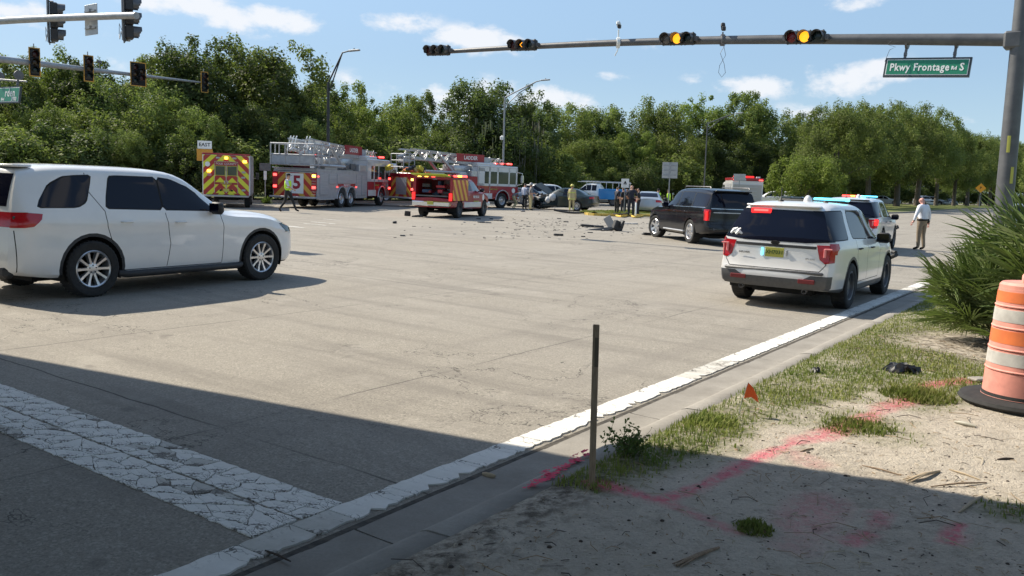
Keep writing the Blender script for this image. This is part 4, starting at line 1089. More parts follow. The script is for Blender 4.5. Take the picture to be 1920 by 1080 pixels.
def suv(S, label, cat, paint, group=None, name='suv', detail=1):
    root = empty(name, label, cat, group)
    wb, r = S['wb'], S['r']
    nx = 44 if detail else 26
    bm = body_mesh(S, nx)
    AR = r+S.get('archgap', .055)
    cx = [(0, r+.01), (wb, r+.01)]
    if S.get('clad'):      # unpainted cladding round the arches and along the sill
        for sg in (1, -1):
            for (x, z) in cx:
                for f in cut(bm, circ(x, z, AR+S['clad']), 'side', sg): f.material_index = 2
    if S.get('low'):
        for f in bm.faces: pass
        for sg in (1, -1):
            for f in cut(bm, [(-2, -.2), (wb+2, -.2), (wb+2, S['low']), (-2, S['low'])], 'side', sg): f.material_index = 2
        if S.get('lowr'):
            for f in cut(bm, [(-1.2, -.2), (1.2, -.2), (1.2, S['lowr']), (.62, S['lowr']), (.5, S['lowr']-.07), (-.5, S['lowr']-.07), (-.62, S['lowr']), (-1.2, S['lowr'])], 'rear'): f.material_index = 2
    for sg in (1, -1):
        for (x, z) in cx:
            fs = cut(bm, circ(x, z, AR), 'side', sg)
            bmesh.ops.delete(bm, geom=fs, context='FACES')
    # shut lines
    if detail:
        for sg in (1, -1):
            for line in S.get('seams', []): seam(bm, line, .011, 'side', sg)
        for line in S.get('rseams', []): seam(bm, line, .012, 'rear')
    parts = []
    sd = 1 if not detail else 1
    for sg in (1, -1):
        for nm, poly, m in S['glass']:
            if detail and len(poly) > 3: poly = chaikin(poly)
            if detail and nm == 'side_window' and S.get('frame', True):
                cxp = sum(p[0] for p in poly)/len(poly); czp = sum(p[1] for p in poly)/len(poly)
                big = [(p[0]+(.016 if p[0] > cxp else -.016), p[1]+(.014 if p[1] > czp else -.014)) for p in poly]
                for f in cut(bm, big, 'side', sg): f.material_index = 1
            fs = cut(bm, poly, 'side', sg)
            if fs: parts.append((nm, take(bm, fs, 0.001), m))
        for nm, poly, m in S.get('sidecut', []):
            fs = cut(bm, poly, 'side', sg)
            if fs: parts.append((nm, take(bm, fs, .012), m))
    for nm, poly, m in S.get('rearcut', []):
        fs = cut(bm, poly, 'rear')
        if fs: parts.append((nm, take(bm, fs, .006), m))
    for nm, poly, m in S.get('frontcut', []):
        fs = cut(bm, poly, 'front')
        if fs: parts.append((nm, take(bm, fs, .004), m))
    me = bpy.data.meshes.new('body'); bm.to_mesh(me); bm.free()
    for m in (paint, seam_black, S.get('cladmat', black_plastic)): me.materials.append(m)
    finish(me, 38)
    body = child('body', me, root)
    for nm, mb, m in parts: mb.build(nm, m, root, 40)
    # wheel wells and floor
    u = MB()
    for (x, z) in cx:
        for sg in (1, -1):
            n = 18; vs = []; fs = []
            for k in range(n+1):
                a = math.pi*(-.12+1.24*k/n)
                for y in (.955 if detail else .93, .5): vs.append((x+AR*math.cos(a), sg*y*S['w'][4][1]/.968, z+AR*math.sin(a)))
            for k in range(n): fs.append((2*k, 2*k+1, 2*k+3, 2*k+2))
            c0 = len(vs); vs += [(x+AR*math.cos(math.pi*(-.12+1.24*k/n)), sg*.5, z+AR*math.sin(math.pi*(-.12+1.24*k/n))) for k in range(n+1)]
            fs.append(tuple(range(c0, c0+n+1)))
            u.add(vs, fs)
    u.box((wb/2, 0, .27), (wb+1.2, 1.0, .10)); u.tube((0, -.7, r), (0, .7, r), .05); u.tube((wb, -.7, r), (wb, .7, r), .04)
    u.build('underbody', seam_black, root)
    for (x, t) in ((0, 0), (wb, S.get('turn', 0))):
        for sg in (1, -1):
            add_wheel(root, x, sg*(S['track']), r, S['rim'], S['tw'], S.get('style', 'ten'), t)
    # mirrors and handles
    mx, mz, my = S['mirror']
    for sg in (1, -1):
        m = MB(); m.box((mx, sg*(my+.13), mz), (.13, .24, .19), bev=.045, rz=-sg*.1); m.box((mx+.05, sg*(my-.01), mz-.06), (.07, .14, .05), bev=.015)
        o = m.build('wing_mirror', S.get('mirmat', black_plastic), root, 50)
        if detail: MB().box((mx-.068, sg*(my+.135), mz+.005), (.004, .19, .14), bev=.001, rz=-sg*.1).build('mirror_glass', tint_glass, o)
        for hx, hz in S.get('handles', []):
            y = interp(S['w'], hx)
            h = MB(); h.path([(hx-.10, sg*(y-.015), hz), (hx-.08, sg*(y+.022), hz), (hx+.08, sg*(y+.022), hz+.002), (hx+.10, sg*(y-.015), hz)], .013, 8)
            h.build('door_handle', S.get('handlemat', paint), root, 50)
    return root
def plate(parent, loc, s, m=sign_white, txt=None, sz=.11, tm=None):
    p = MB().box(loc, (.012, .305, .155), bev=.004).build('number_plate', m, parent)
    if txt: lettering(txt, sz, tm or seam_black, parent, (loc[0]-.008, loc[1], loc[2]), (-1, 0, 0), 'plate_number', .002)
    return p

# --- the white suv close on the left
S1 = dict(BASE_SUV)
S1.update(archgap=.05, clad=.045, low=.30, seams=[
    [(.02, 1.70), (-.02, 1.50), (.20, 1.18), (.22, .98), (.30, .72)], [(.33, .70), (.36, .40)],
    [(1.17, 1.15), (1.21, .95), (1.24, .70), (1.18, .36)],
    [(2.18, 1.14), (2.24, .9), (2.20, .36)], [(.36, .345), (2.2, .345)], [(-1.02, .94), (-1.0, .4)]],
    glass=[('side_window', [(-.72, 1.24), (-.66, 1.36), (-.50, 1.53), (-.30, 1.63), (-.18, 1.65), (.10, 1.665), (.04, 1.5), (-.06, 1.31), (-.20, 1.24)], tint_glass),
           ('side_window', [(.23, 1.225), (.28, 1.42), (.38, 1.655), (.5, 1.665), (1.13, 1.66), (1.13, 1.20)], tint_glass),
           ('side_window', [(1.16, 1.20), (1.16, 1.66), (1.40, 1.635), (1.62, 1.55), (1.85, 1.41), (2.06, 1.24), (2.04, 1.18)], tint_glass)],
    sidecut=[('tail_light', [(-1.3, 1.175), (-.86, 1.165), (-.68, 1.15), (-.70, 1.08), (-.80, .99), (-.9, .975), (-1.3, .975)], tail_red)],
    rearcut=[('rear_window', [(-.70, 1.24), (-.62, 1.66), (.62, 1.66), (.70, 1.24)], tint_glass), ('tail_light', [(-1, 1.17), (-1, .98), (1, .98), (1, 1.17)], tail_red)],
    frontcut=[('windshield', [(-.70, 1.22), (-.60, 1.70), (.60, 1.70), (.70, 1.22)], tint_glass), ('headlight', [(-.9, .80), (-.9, .95), (-.5, .93), (-.5, .80)], clear_glass), ('headlight', [(.9, .80), (.9, .95), (.5, .93), (.5, .80)], clear_glass), ('grille', [(-.42, .76), (-.42, .95), (.42, .95), (.42, .76)], black_plastic)],
    mirror=(2.02, 1.22, .93), handles=[(.52, 1.03), (1.42, 1.01)], cladmat=black_plastic)
durango = suv(S1, 'white suv with silver ten spoke wheels and tinted windows, large at the left', 'suv', white_paint, None, 'parked_suv')
m = MB()
for sg in (-1, 1):
    m.mat(0).path([(.40, sg*.93, .30), (.5, sg*.99, .29), (2.5, sg*.99, .29), (2.6, sg*.93, .30)], .05, 8)
m.build('side_step', black_plastic, durango, 50)
for sg in (-1, 1):
    box('light_bar', tail_lit if False else clear_glass, durango, (-1.0, sg*.81, 1.10), (.05, .10, .05), bev=.01)
MB().box((-.82, 0, 1.81), (.20, .055, .07), bev=.025, taper=.6).build('roof_antenna', black_plastic, durango, 50)
plate(durango, (-1.17, 0, .80), 1)
box('rear_bumper', black_plastic, durango, (-1.05, 0, .40), (.16, 1.62, .17), bev=.05)
MB().box((-.74, 0, 1.765), (.26, 1.20, .035), bev=.015).build('roof_spoiler', white_paint, durango, 50)
settle(durango, (0, -.955), G(177, 557), R(30.6))

# --- two police suvs
S2 = dict(BASE_SUV)
S2.update(wb=2.86, ohr=1.14, ohf=.92, r=.385, rim=.25, tw=.25, track=.86, archgap=.05, clad=.05, low=.38, lowr=.60, style='steel', rlen=.8,
    top=[(-1.14, 1.69), (-.6, 1.745), (0, 1.77), (.8, 1.77), (1.2, 1.745), (1.5, 1.67), (1.8, 1.50), (2.05, 1.34), (2.25, 1.19), (2.8, 1.15), (3.3, 1.09), (3.6, 1.01), (3.78, .92)],
    belt=[(-1.14, 1.16), (0, 1.14), (1.9, 1.10), (2.25, 1.07), (3.0, 1.02), (3.78, .83)],
    wr=[(-1.14, .66), (-.6, .71), (0, .735), (1.3, .735), (1.9, .74), (2.25, .80), (3.1, .77), (3.78, .60)],
    w=[(-1.14, .87), (-1.02, .93), (-.8, .965), (-.4, .985), (0, .99), (2.5, .99), (3.0, .98), (3.35, .94), (3.6, .86), (3.78, .70)],
    zb=[(-1.14, .36), (-.6, .30), (0, .25), (3.0, .24), (3.78, .26)],
    rear=[(.2, .10), (.55, -.02), (.72, .03), (.8, .05), (1.1, .07), (1.35, .17), (1.5, .25), (1.72, .34)],
    seams=[[(.16, 1.66), (.10, 1.35), (.22, 1.1), (.33, .85), (.42, .62), (.44, .45)], [(1.06, 1.12), (1.06, .44)], [(2.02, 1.12), (2.06, .9), (2.0, .44)], [(.46, .43), (2.0, .43)]],
    rseams=[[(-.80, 1.00), (-.82, .78), (-.74, .67), (.74, .67), (.82, .78), (.80, 1.00)]],
    glass=[('side_window', [(-1.1, 1.17), (-1.1, 1.60), (-.60, 1.625), (-.14, 1.63), (-.24, 1.40), (-.30, 1.18)], tint_glass),
           ('side_window', [(.0, 1.19), (-.02, 1.40), (.06, 1.63), (1.0, 1.63), (1.02, 1.16)], tint_glass),
           ('side_window', [(1.06, 1.16), (1.05, 1.63), (1.24, 1.62), (1.45, 1.53), (1.70, 1.38), (1.90, 1.20), (1.88, 1.14)], tint_glass)],
    sidecut=[('tail_light', [(-1.3, 1.12), (-.86, 1.12), (-.84, 1.05), (-.98, .98), (-1.02, .82), (-1.3, .80)], tail_red)],
    rearcut=[('rear_window', [(-.95, 1.15), (-.66, 1.62), (.66, 1.62), (.95, 1.15), (.5, 1.11), (-.5, 1.11)], tint_glass),
             ('tail_light', [(-1, 1.10), (-1, .83), (-.80, .80), (-.72, .86), (-.66, 1.09)], tail_red), ('tail_light', [(1, 1.10), (1, .83), (.80, .80), (.72, .86), (.66, 1.09)], tail_red),
             ('trim_strip', [(-.66, 1.02), (-.66, 1.065), (.66, 1.065), (.66, 1.02)], black_plastic)],
    frontcut=[('windshield', [(-.72, 1.22), (-.60, 1.66), (.60, 1.66), (.72, 1.22)], tint_glass), ('headlight', [(-.9, .80), (-.9, .93), (-.5, .93), (-.5, .80)], clear_glass), ('headlight', [(.9, .80), (.9, .93), (.5, .93), (.5, .80)], clear_glass), ('grille', [(-.45, .70), (-.45, .95), (.45, .95), (.45, .70)], black_plastic)],
    mirror=(1.82, 1.15, .94), handles=[(.42, 1.0), (1.34, .99)], handlemat=black_plastic, mirmat=black_plastic, cladmat=grey_plastic)
def police(paint, label, txt, colors, clad):
    S = dict(S2); S['cladmat'] = clad
    p = suv(S, label, 'police suv', paint, 'police suvs with their lights on', 'police_suv')
    m = MB()   # lightbar base along the roof
    m.box((1.0, 0, 1.775), (.30, 1.14, .04), bev=.015); m.box((.98, .45, 1.77), (.06, .06, .05)); m.box((.98, -.45, 1.77), (.06, .06, .05))
    b = m.build('light_bar', black_plastic, p, 50)
    for i, c in enumerate(colors):
        y = .49-i*(.98/(len(colors)-1)); box('lamp', c, b, (1.0, y, 1.812), (.26, .98/(len(colors)-1)-.012, .052), bev=.016)
    MB().lathe([(.075, 0), (.065, .05), (.03, .10), (.001, .11)], (.25, -.08, 1.765), 14).build('roof_antenna', white_paint, p, 60)
    MB().lathe([(.05, 0), (.045, .03), (.008, .05), (.006, .25)], (-.35, .2, 1.74), 10).build('roof_antenna', black_plastic, p, 60)
    MB().lathe([(.05, 0), (.04, .04), (.001, .06)], (.2, -.40, 1.74), 10).build('roof_antenna', black_plastic, p, 60)
    MB().box((-.80, 0, 1.685), (.22, 1.20, .035), bev=.014).build('roof_spoiler', paint, p, 50)
    MB().path([(-1.03, -.16, 1.20), (-1.05, -.02, 1.215), (-1.035, .28, 1.20)], [.016, .014, .006], 6).build('rear_wiper', black_plastic, p, 50)
    # bumper shelf with two exhaust tips and the lower reflectors
    m = MB(); m.box((-1.10, 0, .635), (.20, 1.62, .05), bev=.02); m.build('bumper_step', clad, p, 50)
    for sg in (-1, 1):
        box('tail_lamp_core', mat('lamp_core', (.70, .22, .22), .25, coat=.4), p, (-1.118, sg*.80, .97), (.03, .045, .15), bev=.01); box('tail_lamp_core', mat('lamp_core', (.70, .22, .22), .25, coat=.4), p, (-1.118, sg*.86, 1.035), (.03, .10, .025), bev=.008)
        MB().lathe([(.036, 0), (.04, -.10), (.032, -.10), (.028, 0)], (-1.04, sg*.52, .33), 14, 'X', cap=False).build('exhaust_tip', dark_metal, p, 50)
        box('reflector', mat('reflector_dim', (.16, .012, .014), .4), p, (-1.19, sg*.56, .50), (.04, .26, .07), bev=.008)
    box('latch_recess', seam_black, p, (-1.125, 0, .76), (.02, .26, .07), bev=.01)
    bd = MB(); bd.lathe([(.001, -.012), (.07, -.012), (.075, 0)], (0, 0, 0), 20, 'X'); bd.v = [(a_-1.13, b_, c_*.42+1.09) for a_, b_, c_ in bd.v]; bd.build('badge', seam_black, p, 60)
    # push bar on the nose
    m = MB()
    for y in (-.34, .34): m.box((3.93, y, .70), (.05, .05, .55), bev=.01)
    m.box((3.93, 0, .86), (.05, .9, .06), bev=.01); m.box((3.93, 0, .58), (.05, 1.05, .06), bev=.01)
    for sg in (-1, 1): m.path([(3.93, sg*.5, .60), (3.86, sg*.82, .66), (3.70, sg*.97, .74)], .045, 8); m.path([(3.93, sg*.5, .84), (3.88, sg*.8, .80), (3.74, sg*.95, .78)], .04, 8)
    m.build('push_bar', black_plastic, p, 50)
    return p
ex = police(white_paint, 'white police suv with blue roof light bar and yellow number plate, nearest the kerb', '', [clear_glass, clear_glass, clear_glass, blue_lit, blue_lit, blue_lit], grey_plastic)
plate(ex, (-1.135, 0, .93), 1, paper_yellow, 'XH7031', .085, mat('plate_green', (.05, .10, .02), .5))
box('warning_light', blue_lit, ex, (-1.14, .20, .93), (.02, .03, .12), bev=.005)
box('warning_light', sign_grey, ex, (-1.14, -.20, .93), (.02, .025, .10), bev=.005)
box('warning_light', tail_lit, ex, (-.905, .34, 1.59), (.04, .34, .085), bev=.01)
box('lamp', red_lit, ex, (-.928, .34, 1.60), (.01, .24, .03), bev=.003)
lettering('EXPLORER', .04, grey_plastic, ex, (-1.145, .50, .90), (-1, .05, 0), 'model_badge', .001)
lettering('PPV AWD', .035, sign_grey, ex, (-1.135, -.58, .86), (-1, 0, 0), 'model_badge', .001)
# white emblem stuck on the rear glass
m = MB()
m.path([(-1.06, .78, 1.19), (-1.045, .73, 1.25), (-1.035, .67, 1.28)], [.02, .036, .02], 6); m.path([(-1.075, .69, 1.18), (-1.06, .64, 1.23), (-1.07, .58, 1.19)], [.022, .04, .018], 6)
m.path([(-1.06, .72, 1.21), (-1.045, .62, 1.28)], [.022, .016], 6)
m.build('window_sticker', sign_white, ex, 50)
settle(ex, (0, -.86), G(1578, 577), R(34.5), .955)
ex2 = police(nmat('white_blue_paint', [(.62, .64, .66), (.58, .60, .63)], 1.3, .28, coat=.8), 'dark backed police suv with red and blue roof lights beside the man in white shirt', '',
             [red_lit, red_lit, amber_lit, red_lit, red_lit, blue_lit, blue_lit, blue_lit], black_plastic)
for ch in ex2.children:
    if ch.name.startswith('roof_spoiler') or ch.name.startswith('bumper_step'): ch.data.materials[0] = black_paint
# dark tailgate panel of the second one
box('tailgate_panel', black_paint, ex2, (-1.125, 0, .95), (.03, 1.34, .40), bev=.01)
box('brake_light', tail_lit, ex2, (-1.10, -.90, 1.0), (.06, .12, .2), bev=.02)
box('warning_light', blue_lit, ex2, (-.2, -.3, 1.80), (.1, .16, .07), bev=.02)
settle(ex2, (2.86, -.86), G(1668, 466), R(31))

# --- the black suv
S3 = dict(BASE_SUV)
S3.update(wb=3.11, ohr=1.25, ohf=.97, r=.41, rim=.275, tw=.275, track=.86, archgap=.05, style='six', turn=.28, rlen=.6,
    top=[(-1.25, 1.84), (-.6, 1.90), (0, 1.92), (.9, 1.91), (1.35, 1.88), (1.65, 1.79), (1.95, 1.60), (2.15, 1.42), (2.32, 1.29), (3.0, 1.25), (3.6, 1.19), (3.9, 1.10), (4.08, .98)],
    belt=[(-1.25, 1.26), (0, 1.24), (2.0, 1.21), (2.4, 1.17), (3.2, 1.12), (4.08, .9)],
    wr=[(-1.25, .72), (-.6, .76), (0, .775), (1.4, .775), (2.0, .78), (2.4, .84), (3.4, .82), (4.08, .66)],
    w=[(-1.25, .88), (-1.12, .95), (-.9, .985), (-.4, 1.0), (0, 1.01), (2.7, 1.01), (3.2, 1.0), (3.7, .96), (3.95, .86), (4.08, .74)],
    zb=[(-1.25, .42), (-.6, .34), (0, .30), (3.3, .30), (4.08, .32)],
    rear=[(.2, .12), (.55, -.02), (.75, .04), (1.2, .06), (1.5, .12), (1.9, .26)],
    seams=[[(.12, 1.24), (.28, .9), (.40, .42)], [(1.12, 1.22), (1.14, .42)], [(2.1, 1.2), (2.1, .42)], [(.4, .41), (2.1, .41)]],
    rseams=[[(-.8, 1.2), (-.82, .72), (.82, .72), (.8, 1.2)]],
    glass=[('side_window', [(-1.08, 1.30), (-1.06, 1.70), (-.05, 1.76), (-.05, 1.28)], tint_glass), ('side_window', [(.02, 1.28), (.02, 1.76), (1.06, 1.76), (1.08, 1.26)], tint_glass),
           ('side_window', [(1.14, 1.26), (1.13, 1.75), (1.45, 1.73), (1.75, 1.60), (2.0, 1.38), (2.04, 1.24)], tint_glass)],
    sidecut=[('tail_light', [(-1.4, 1.22), (-1.0, 1.20), (-1.04, 1.0), (-1.08, .84), (-1.4, .84)], tail_red), ('trim_strip', [(-1.02, 1.262), (-1.02, 1.275), (2.05, 1.235), (2.05, 1.222)], chrome)],
    rearcut=[('rear_window', [(-.78, 1.30), (-.68, 1.76), (.68, 1.76), (.78, 1.30)], tint_glass), ('tail_light', [(-1.1, 1.22), (-1.1, .84), (-.84, .84), (-.80, 1.20)], tail_red), ('tail_light', [(1.1, 1.22), (1.1, .84), (.84, .84), (.80, 1.20)], tail_red),
             ('trim_strip', [(-.8, 1.235), (-.8, 1.25), (.8, 1.25), (.8, 1.235)], chrome), ('trim_strip', [(-.72, 1.10), (-.72, 1.13), (.72, 1.13), (.72, 1.10)], steel)],
    frontcut=[('windshield', [(-.74, 1.32), (-.66, 1.80), (.66, 1.80), (.74, 1.32)], tint_glass), ('grille', [(-.5, .72), (-.5, 1.0), (.5, 1.0), (.5, .72)], chrome)],
    mirror=(1.95, 1.27, .97), handles=[(.40, 1.08), (1.32, 1.07)], mirmat=black_paint)
bx = suv(S3, 'black full size suv with silver six spoke wheels beside the debris', 'suv', black_paint, None, 'parked_suv')
m = MB()
for sg in (-1, 1): m.path([(-.9, sg*.70, 1.90), (-.85, sg*.70, 1.955), (1.1, sg*.70, 1.955), (1.15, sg*.70, 1.90)], .018, 6)
m.build('roof_rails', dark_metal, bx, 50)
m = MB()
for sg in (-1, 1): m.box((1.25, sg*1.0, .40), (1.75, .14, .05), bev=.015)
m.build('running_board', steel, bx)
plate(bx, (-1.24, 0, .97), 1, mat('plate_dim', (.45, .46, .46), .4))
box('rear_bumper', grey_plastic, bx, (-1.24, 0, .56), (.12, 1.5, .10), bev=.03)
MB().box((-1.02, 0, 1.83), (.34, 1.3, .04), bev=.015).build('roof_spoiler', black_paint, bx, 50)
for sg in (-1, 1): box('reversing_light', tail_lit, bx, (-1.20, sg*.955, 1.0), (.05, .05, .30), bev=.01)
settle(bx, (0, 1.0), G(1290, 456), R(-13), .98)

# --- smaller vehicles further off
SED = dict(BASE_SUV)
SED.update(wb=2.80, ohr=1.05, ohf=.92, r=.33, rim=.225, tw=.22, track=.80, archgap=.04, style='ten', rlen=.5, crown=.05,
    top=[(-1.05, 1.02), (-.7, 1.06), (-.45, 1.10), (0, 1.33), (.35, 1.43), (.9, 1.46), (1.25, 1.43), (1.6, 1.28), (2.1, 1.0), (2.6, .94), (3.2, .85), (3.72, .72)],
    belt=[(-1.05, .93), (0, .95), (2.0, .91), (2.6, .86), (3.72, .66)],
    wr=[(-1.05, .74), (-.5, .74), (0, .60), (.5, .58), (1.3, .58), (1.8, .66), (2.2, .76), (3.2, .72), (3.72, .58)],
    w=[(-1.05, .76), (-.9, .85), (-.6, .89), (-.3, .91), (0, .915), (2.6, .915), (3.1, .90), (3.5, .84), (3.72, .66)],
    zb=[(-1.05, .32), (-.5, .22), (0, .20), (3, .20), (3.72, .22)],
    rear=[(.2, .1), (.5, 0), (1.0, .06), (1.5, .06)], front=[(.2, -.08), (.5, 0), (.8, -.05), (1.2, -.08)],
    seams=[], rseams=[],
    glass=[('side_window', [(.0, .98), (.22, 1.22), (.45, 1.36), (.95, 1.38), (.97, .96)], tint_glass), ('side_window', [(1.03, .96), (1.02, 1.38), (1.25, 1.35), (1.55, 1.2), (1.85, .98), (1.85, .95)], tint_glass)],
    sidecut=[], rearcut=[('tail_light', [(-.9, .82), (-.9, .96), (-.5, .96), (-.5, .82)], tail_red), ('tail_light', [(.9, .82), (.9, .96), (.5, .96), (.5, .82)], tail_red), ('rear_window', [(-.6, 1.12), (-.5, 1.36), (.5, 1.36), (.6, 1.12)], tint_glass)],
    frontcut=[('windshield', [(-.62, 1.02), (-.52, 1.40), (.52, 1.40), (.62, 1.02)], clear_glass), ('headlight', [(-.85, .58), (-.85, .70), (-.45, .70), (-.45, .58)], clear_glass), ('headlight', [(.85, .58), (.85, .70), (.45, .70), (.45, .58)], clear_glass), ('grille', [(-.4, .40), (-.4, .66), (.4, .66), (.4, .40)], black_plastic)],
    mirror=(1.72, 1.0, .86), handles=[])
silver_paint = nmat('silver_paint', [(.38, .40, .42), (.44, .46, .48)], 2, .3, metal=.5, coat=.7)
sil = suv(SED, 'silver car behind the group of officers, nose hidden by the black suv', 'car', silver_paint, None, 'parked_car', 0)
settle(sil, (-1.0, .4), GX(1195, 56), R(12), 1.08)
teal_paint = nmat('dark_teal_paint', [(.008, .020, .026), (.013, .028, .034)], 2, .25, coat=.2)
SW = dict(SED)
SW['frontcut'] = [('windshield', [(-.62, 1.0), (-.52, 1.42), (.52, 1.42), (.62, 1.0)], mat('cracked_glass', (.22, .42, .42), .35, coat=.2))]
SW['glass'] = SED['glass'][:1]
SW['w'] = [(-1.05, .76), (-.9, .85), (-.6, .89), (-.3, .91), (0, .915), (2.1, .91), (2.5, .84), (2.9, .66), (3.2, .5), (3.72, .36)]
SW['top'] = [(-1.05, 1.02), (-.7, 1.06), (-.45, 1.10), (0, 1.33), (.35, 1.43), (.9, 1.46), (1.25, 1.43), (1.6, 1.28), (2.1, 1.0), (2.3, .84), (2.7, .70), (3.2, .62), (3.72, .5)]
wreck = suv(SW, 'crashed dark teal sedan with its hood folded up and its front torn away', 'car', teal_paint, None, 'wrecked_car', 0)
for c_ in wreck.children:
    if c_.name.startswith('body'):
        for v_ in c_.data.vertices:
            k_ = max(0, min(1, (v_.co.x-1.7)/.9)); nz_ = mnoise.noise_vector(v_.co*2.6)+mnoise.noise_vector(v_.co*6)*.5
            v_.co += nz_*.20*k_; v_.co.z -= .12*k_
# folded hood, torn nose, open door and airbag
m = MB(); m.add([(2.05, .75, 1.02), (2.05, -.75, 1.02), (2.55, .80, 1.34), (2.55, -.74, 1.44), (3.0, .72, 1.58), (3.05, -.66, 1.74), (2.05, .75, .99), (2.05, -.75, .99), (2.58, .80, 1.30), (2.58, -.74, 1.40), (3.02, .72, 1.54), (3.07, -.66, 1.70)],
                [(0, 1, 3, 2), (2, 3, 5, 4), (6, 8, 9, 7), (8, 10, 11, 9), (0, 2, 8, 6), (2, 4, 10, 8), (1, 7, 9, 3), (3, 9, 11, 5), (4, 5, 11, 10)])
m.build('hood', mat('hood_dark', (.010, .018, .022), .6), wreck)
m = MB(); rr = random.Random(4)
for k in range(60):
    m.mat(rr.choice((0, 0, 1, 1, 2, 3))).box((rr.uniform(2.3, 3.75), rr.uniform(-.75, .85), rr.uniform(.22, .92)-max(0, 0)), (rr.uniform(.05, .42), rr.uniform(.05, .35), rr.uniform(.03, .2)), rr.uniform(0, 3), rr.uniform(-.6, .6), rr.uniform(-.6, .6))
for k in range(14):
    p = Vector((rr.uniform(2.4, 3.6), rr.uniform(-.6, .85), rr.uniform(.3, .8)))
    m.mat(rr.choice((0, 2, 3))).path([p, p+Vector((rr.uniform(-.4, .4), rr.uniform(-.3, .3), rr.uniform(-.3, .3))), p+Vector((rr.uniform(-.6, .6), rr.uniform(-.3, .3), rr.uniform(-.5, .1)))], .02, 5)
m.build('crushed_engine_bay', [black_plastic, dark_metal, steel, white_band], wreck)
m = MB(); m.box((.75, 1.22, .62), (.85, .06, .62), rz=.55, bev=.02); m.box((.75, 1.2, 1.15), (.7, .04, .05), rz=.55, ry=-.2); m.build('open_door', teal_paint, wreck)
m = MB(); m.lathe([(.001, -.25), (.16, -.2), (.24, 0), (.18, .2), (.001, .26)], (1.62, .98, .82), 12); m.lathe([(.001, -.2), (.12, -.15), (.2, 0), (.12, .2), (.001, .24)], (1.95, .92, .62), 12)
m.build('airbag', mat('airbag_cloth', (.55, .56, .57), .8), wreck, 60)
box('seat', black_plastic, wreck, (.9, .4, .7), (.5, .5, .5), bev=.08)
for c_ in list(wreck.children):
    if c_.name.startswith('wheel') and c_.location.x > 2:
        for g_ in list(c_.children): bpy.data.objects.remove(g_)
        bpy.data.objects.remove(c_)
settle(wreck, (1.3, .9), GX(1040, 60), R(-68), 1.08)

# pale sedan nose and white suv behind the wreck
wb = suv(SED, 'dark blue and chrome car half hidden behind the fire engine cab and the wreck', 'car', nmat('navy_paint', [(.05, .07, .10), (.08, .10, .14)], 2, .3, coat=.8), None, 'parked_car', 0)
settle(wb, (1.3, 0), GX(985, 66), R(40), 1.0)
S5 = dict(S2); S5.update(seams=[], rseams=[], style='ten')
bsuv = suv(S5, 'white suv seen over the roof of the crashed sedan', 'suv', white_paint, None, 'parked_suv', 0)
settle(bsuv, (1.3, 0), GX(1030, 69), R(60))

# --- utility pickup, white cab and blue service body
u = empty('utility_truck', 'white cab utility pickup with bright blue service body and ladder rack beyond the wreck', 'utility truck')
S6 = dict(S3); S6.update(wb=3.7, ohr=.9, ohf=.97, seams=[], rseams=[], style='steel', turn=0, r=.40, rim=.24,
    top=[(-.9, .9), (1.3, .9), (1.34, 1.85), (2.3, 1.88), (2.6, 1.8), (3.2, 1.32), (4.2, 1.2), (4.67, 1.0)],
    belt=[(-.9, .8), (1.3, .8), (1.4, 1.2), (3.2, 1.18), (4.67, .92)],
    wr=[(-.9, .8), (1.2, .8), (1.5, .74), (2.5, .74), (3.2, .84), (4.67, .7)],
    w=[(-.9, .8), (1.2, .82), (1.4, .96), (2, .98), (3, .98), (3.3, .98), (4, .97), (4.5, .92), (4.67, .8)],
    zb=[(-.9, .55), (0, .5), (1.3, .45), (4.67, .35)],
    rear=[(.2, 0), (2, 0)],
    glass=[('side_window', [(1.55, 1.26), (1.55, 1.72), (1.95, 1.74), (1.95, 1.25)], tint_glass), ('side_window', [(2.02, 1.25), (2.02, 1.74), (2.5, 1.70), (2.95, 1.36), (2.95, 1.24)], tint_glass)],
    sidecut=[], rearcut=[], frontcut=[('windshield', [(-.72, 1.36), (-.64, 1.78), (.64, 1.78), (.72, 1.36)], tint_glass), ('grille', [(-.6, .7), (-.6, 1.0), (.6, 1.0), (.6, .7)], dark_metal)], mirror=(2.85, 1.3, .98), handles=[])
def child_vehicle(S, paint, nm='tmp'):
    v = suv(S, 'x', 'x', paint, None, nm, 0); return v
v = child_vehicle(S6, white_paint)
for c in list(v.children):
    c.parent = u
bpy.data.objects.remove(v)
blue_paint = nmat('blue_paint', [(.02, .20, .50), (.03, .24, .55)], 2, .35, coat=.5)
for sg in (1, -1):
    box('service_body', blue_paint, u, (.15, sg*.86, 1.0), (2.3, .36, .88), bev=.03)
box('service_body', blue_paint, u, (.15, 0, .75), (2.3, 1.38, .2))
m = MB()
for x in (-.9, .1, 1.2, 2.4):
    m.tube((x, .95, 1.36), (x, .95, 1.98), .025, n=6); m.tube((x, -.95, 1.36), (x, -.95, 1.98), .025, n=6); m.tube((x, -.95, 1.98), (x, .95, 1.98), .025, n=6)
for sg in (1, -1): m.tube((-1.0, sg*.95, 1.98), (3.2, sg*.95, 1.98), .025, n=6)
m.build('ladder_rack', white_paint, u)
m = MB()
for y in (-.2, .2): m.box((1.0, y, 2.05), (4.2, .05, .08))
for k in range(14): m.tube((-.9+k*.3, -.2, 2.05), (-.9+k*.3, .2, 2.05), .02, n=5)
m.build('ladder', alu, u)
settle(u, (1.8, .9), GX(1106, 76), R(-68), 1.04)

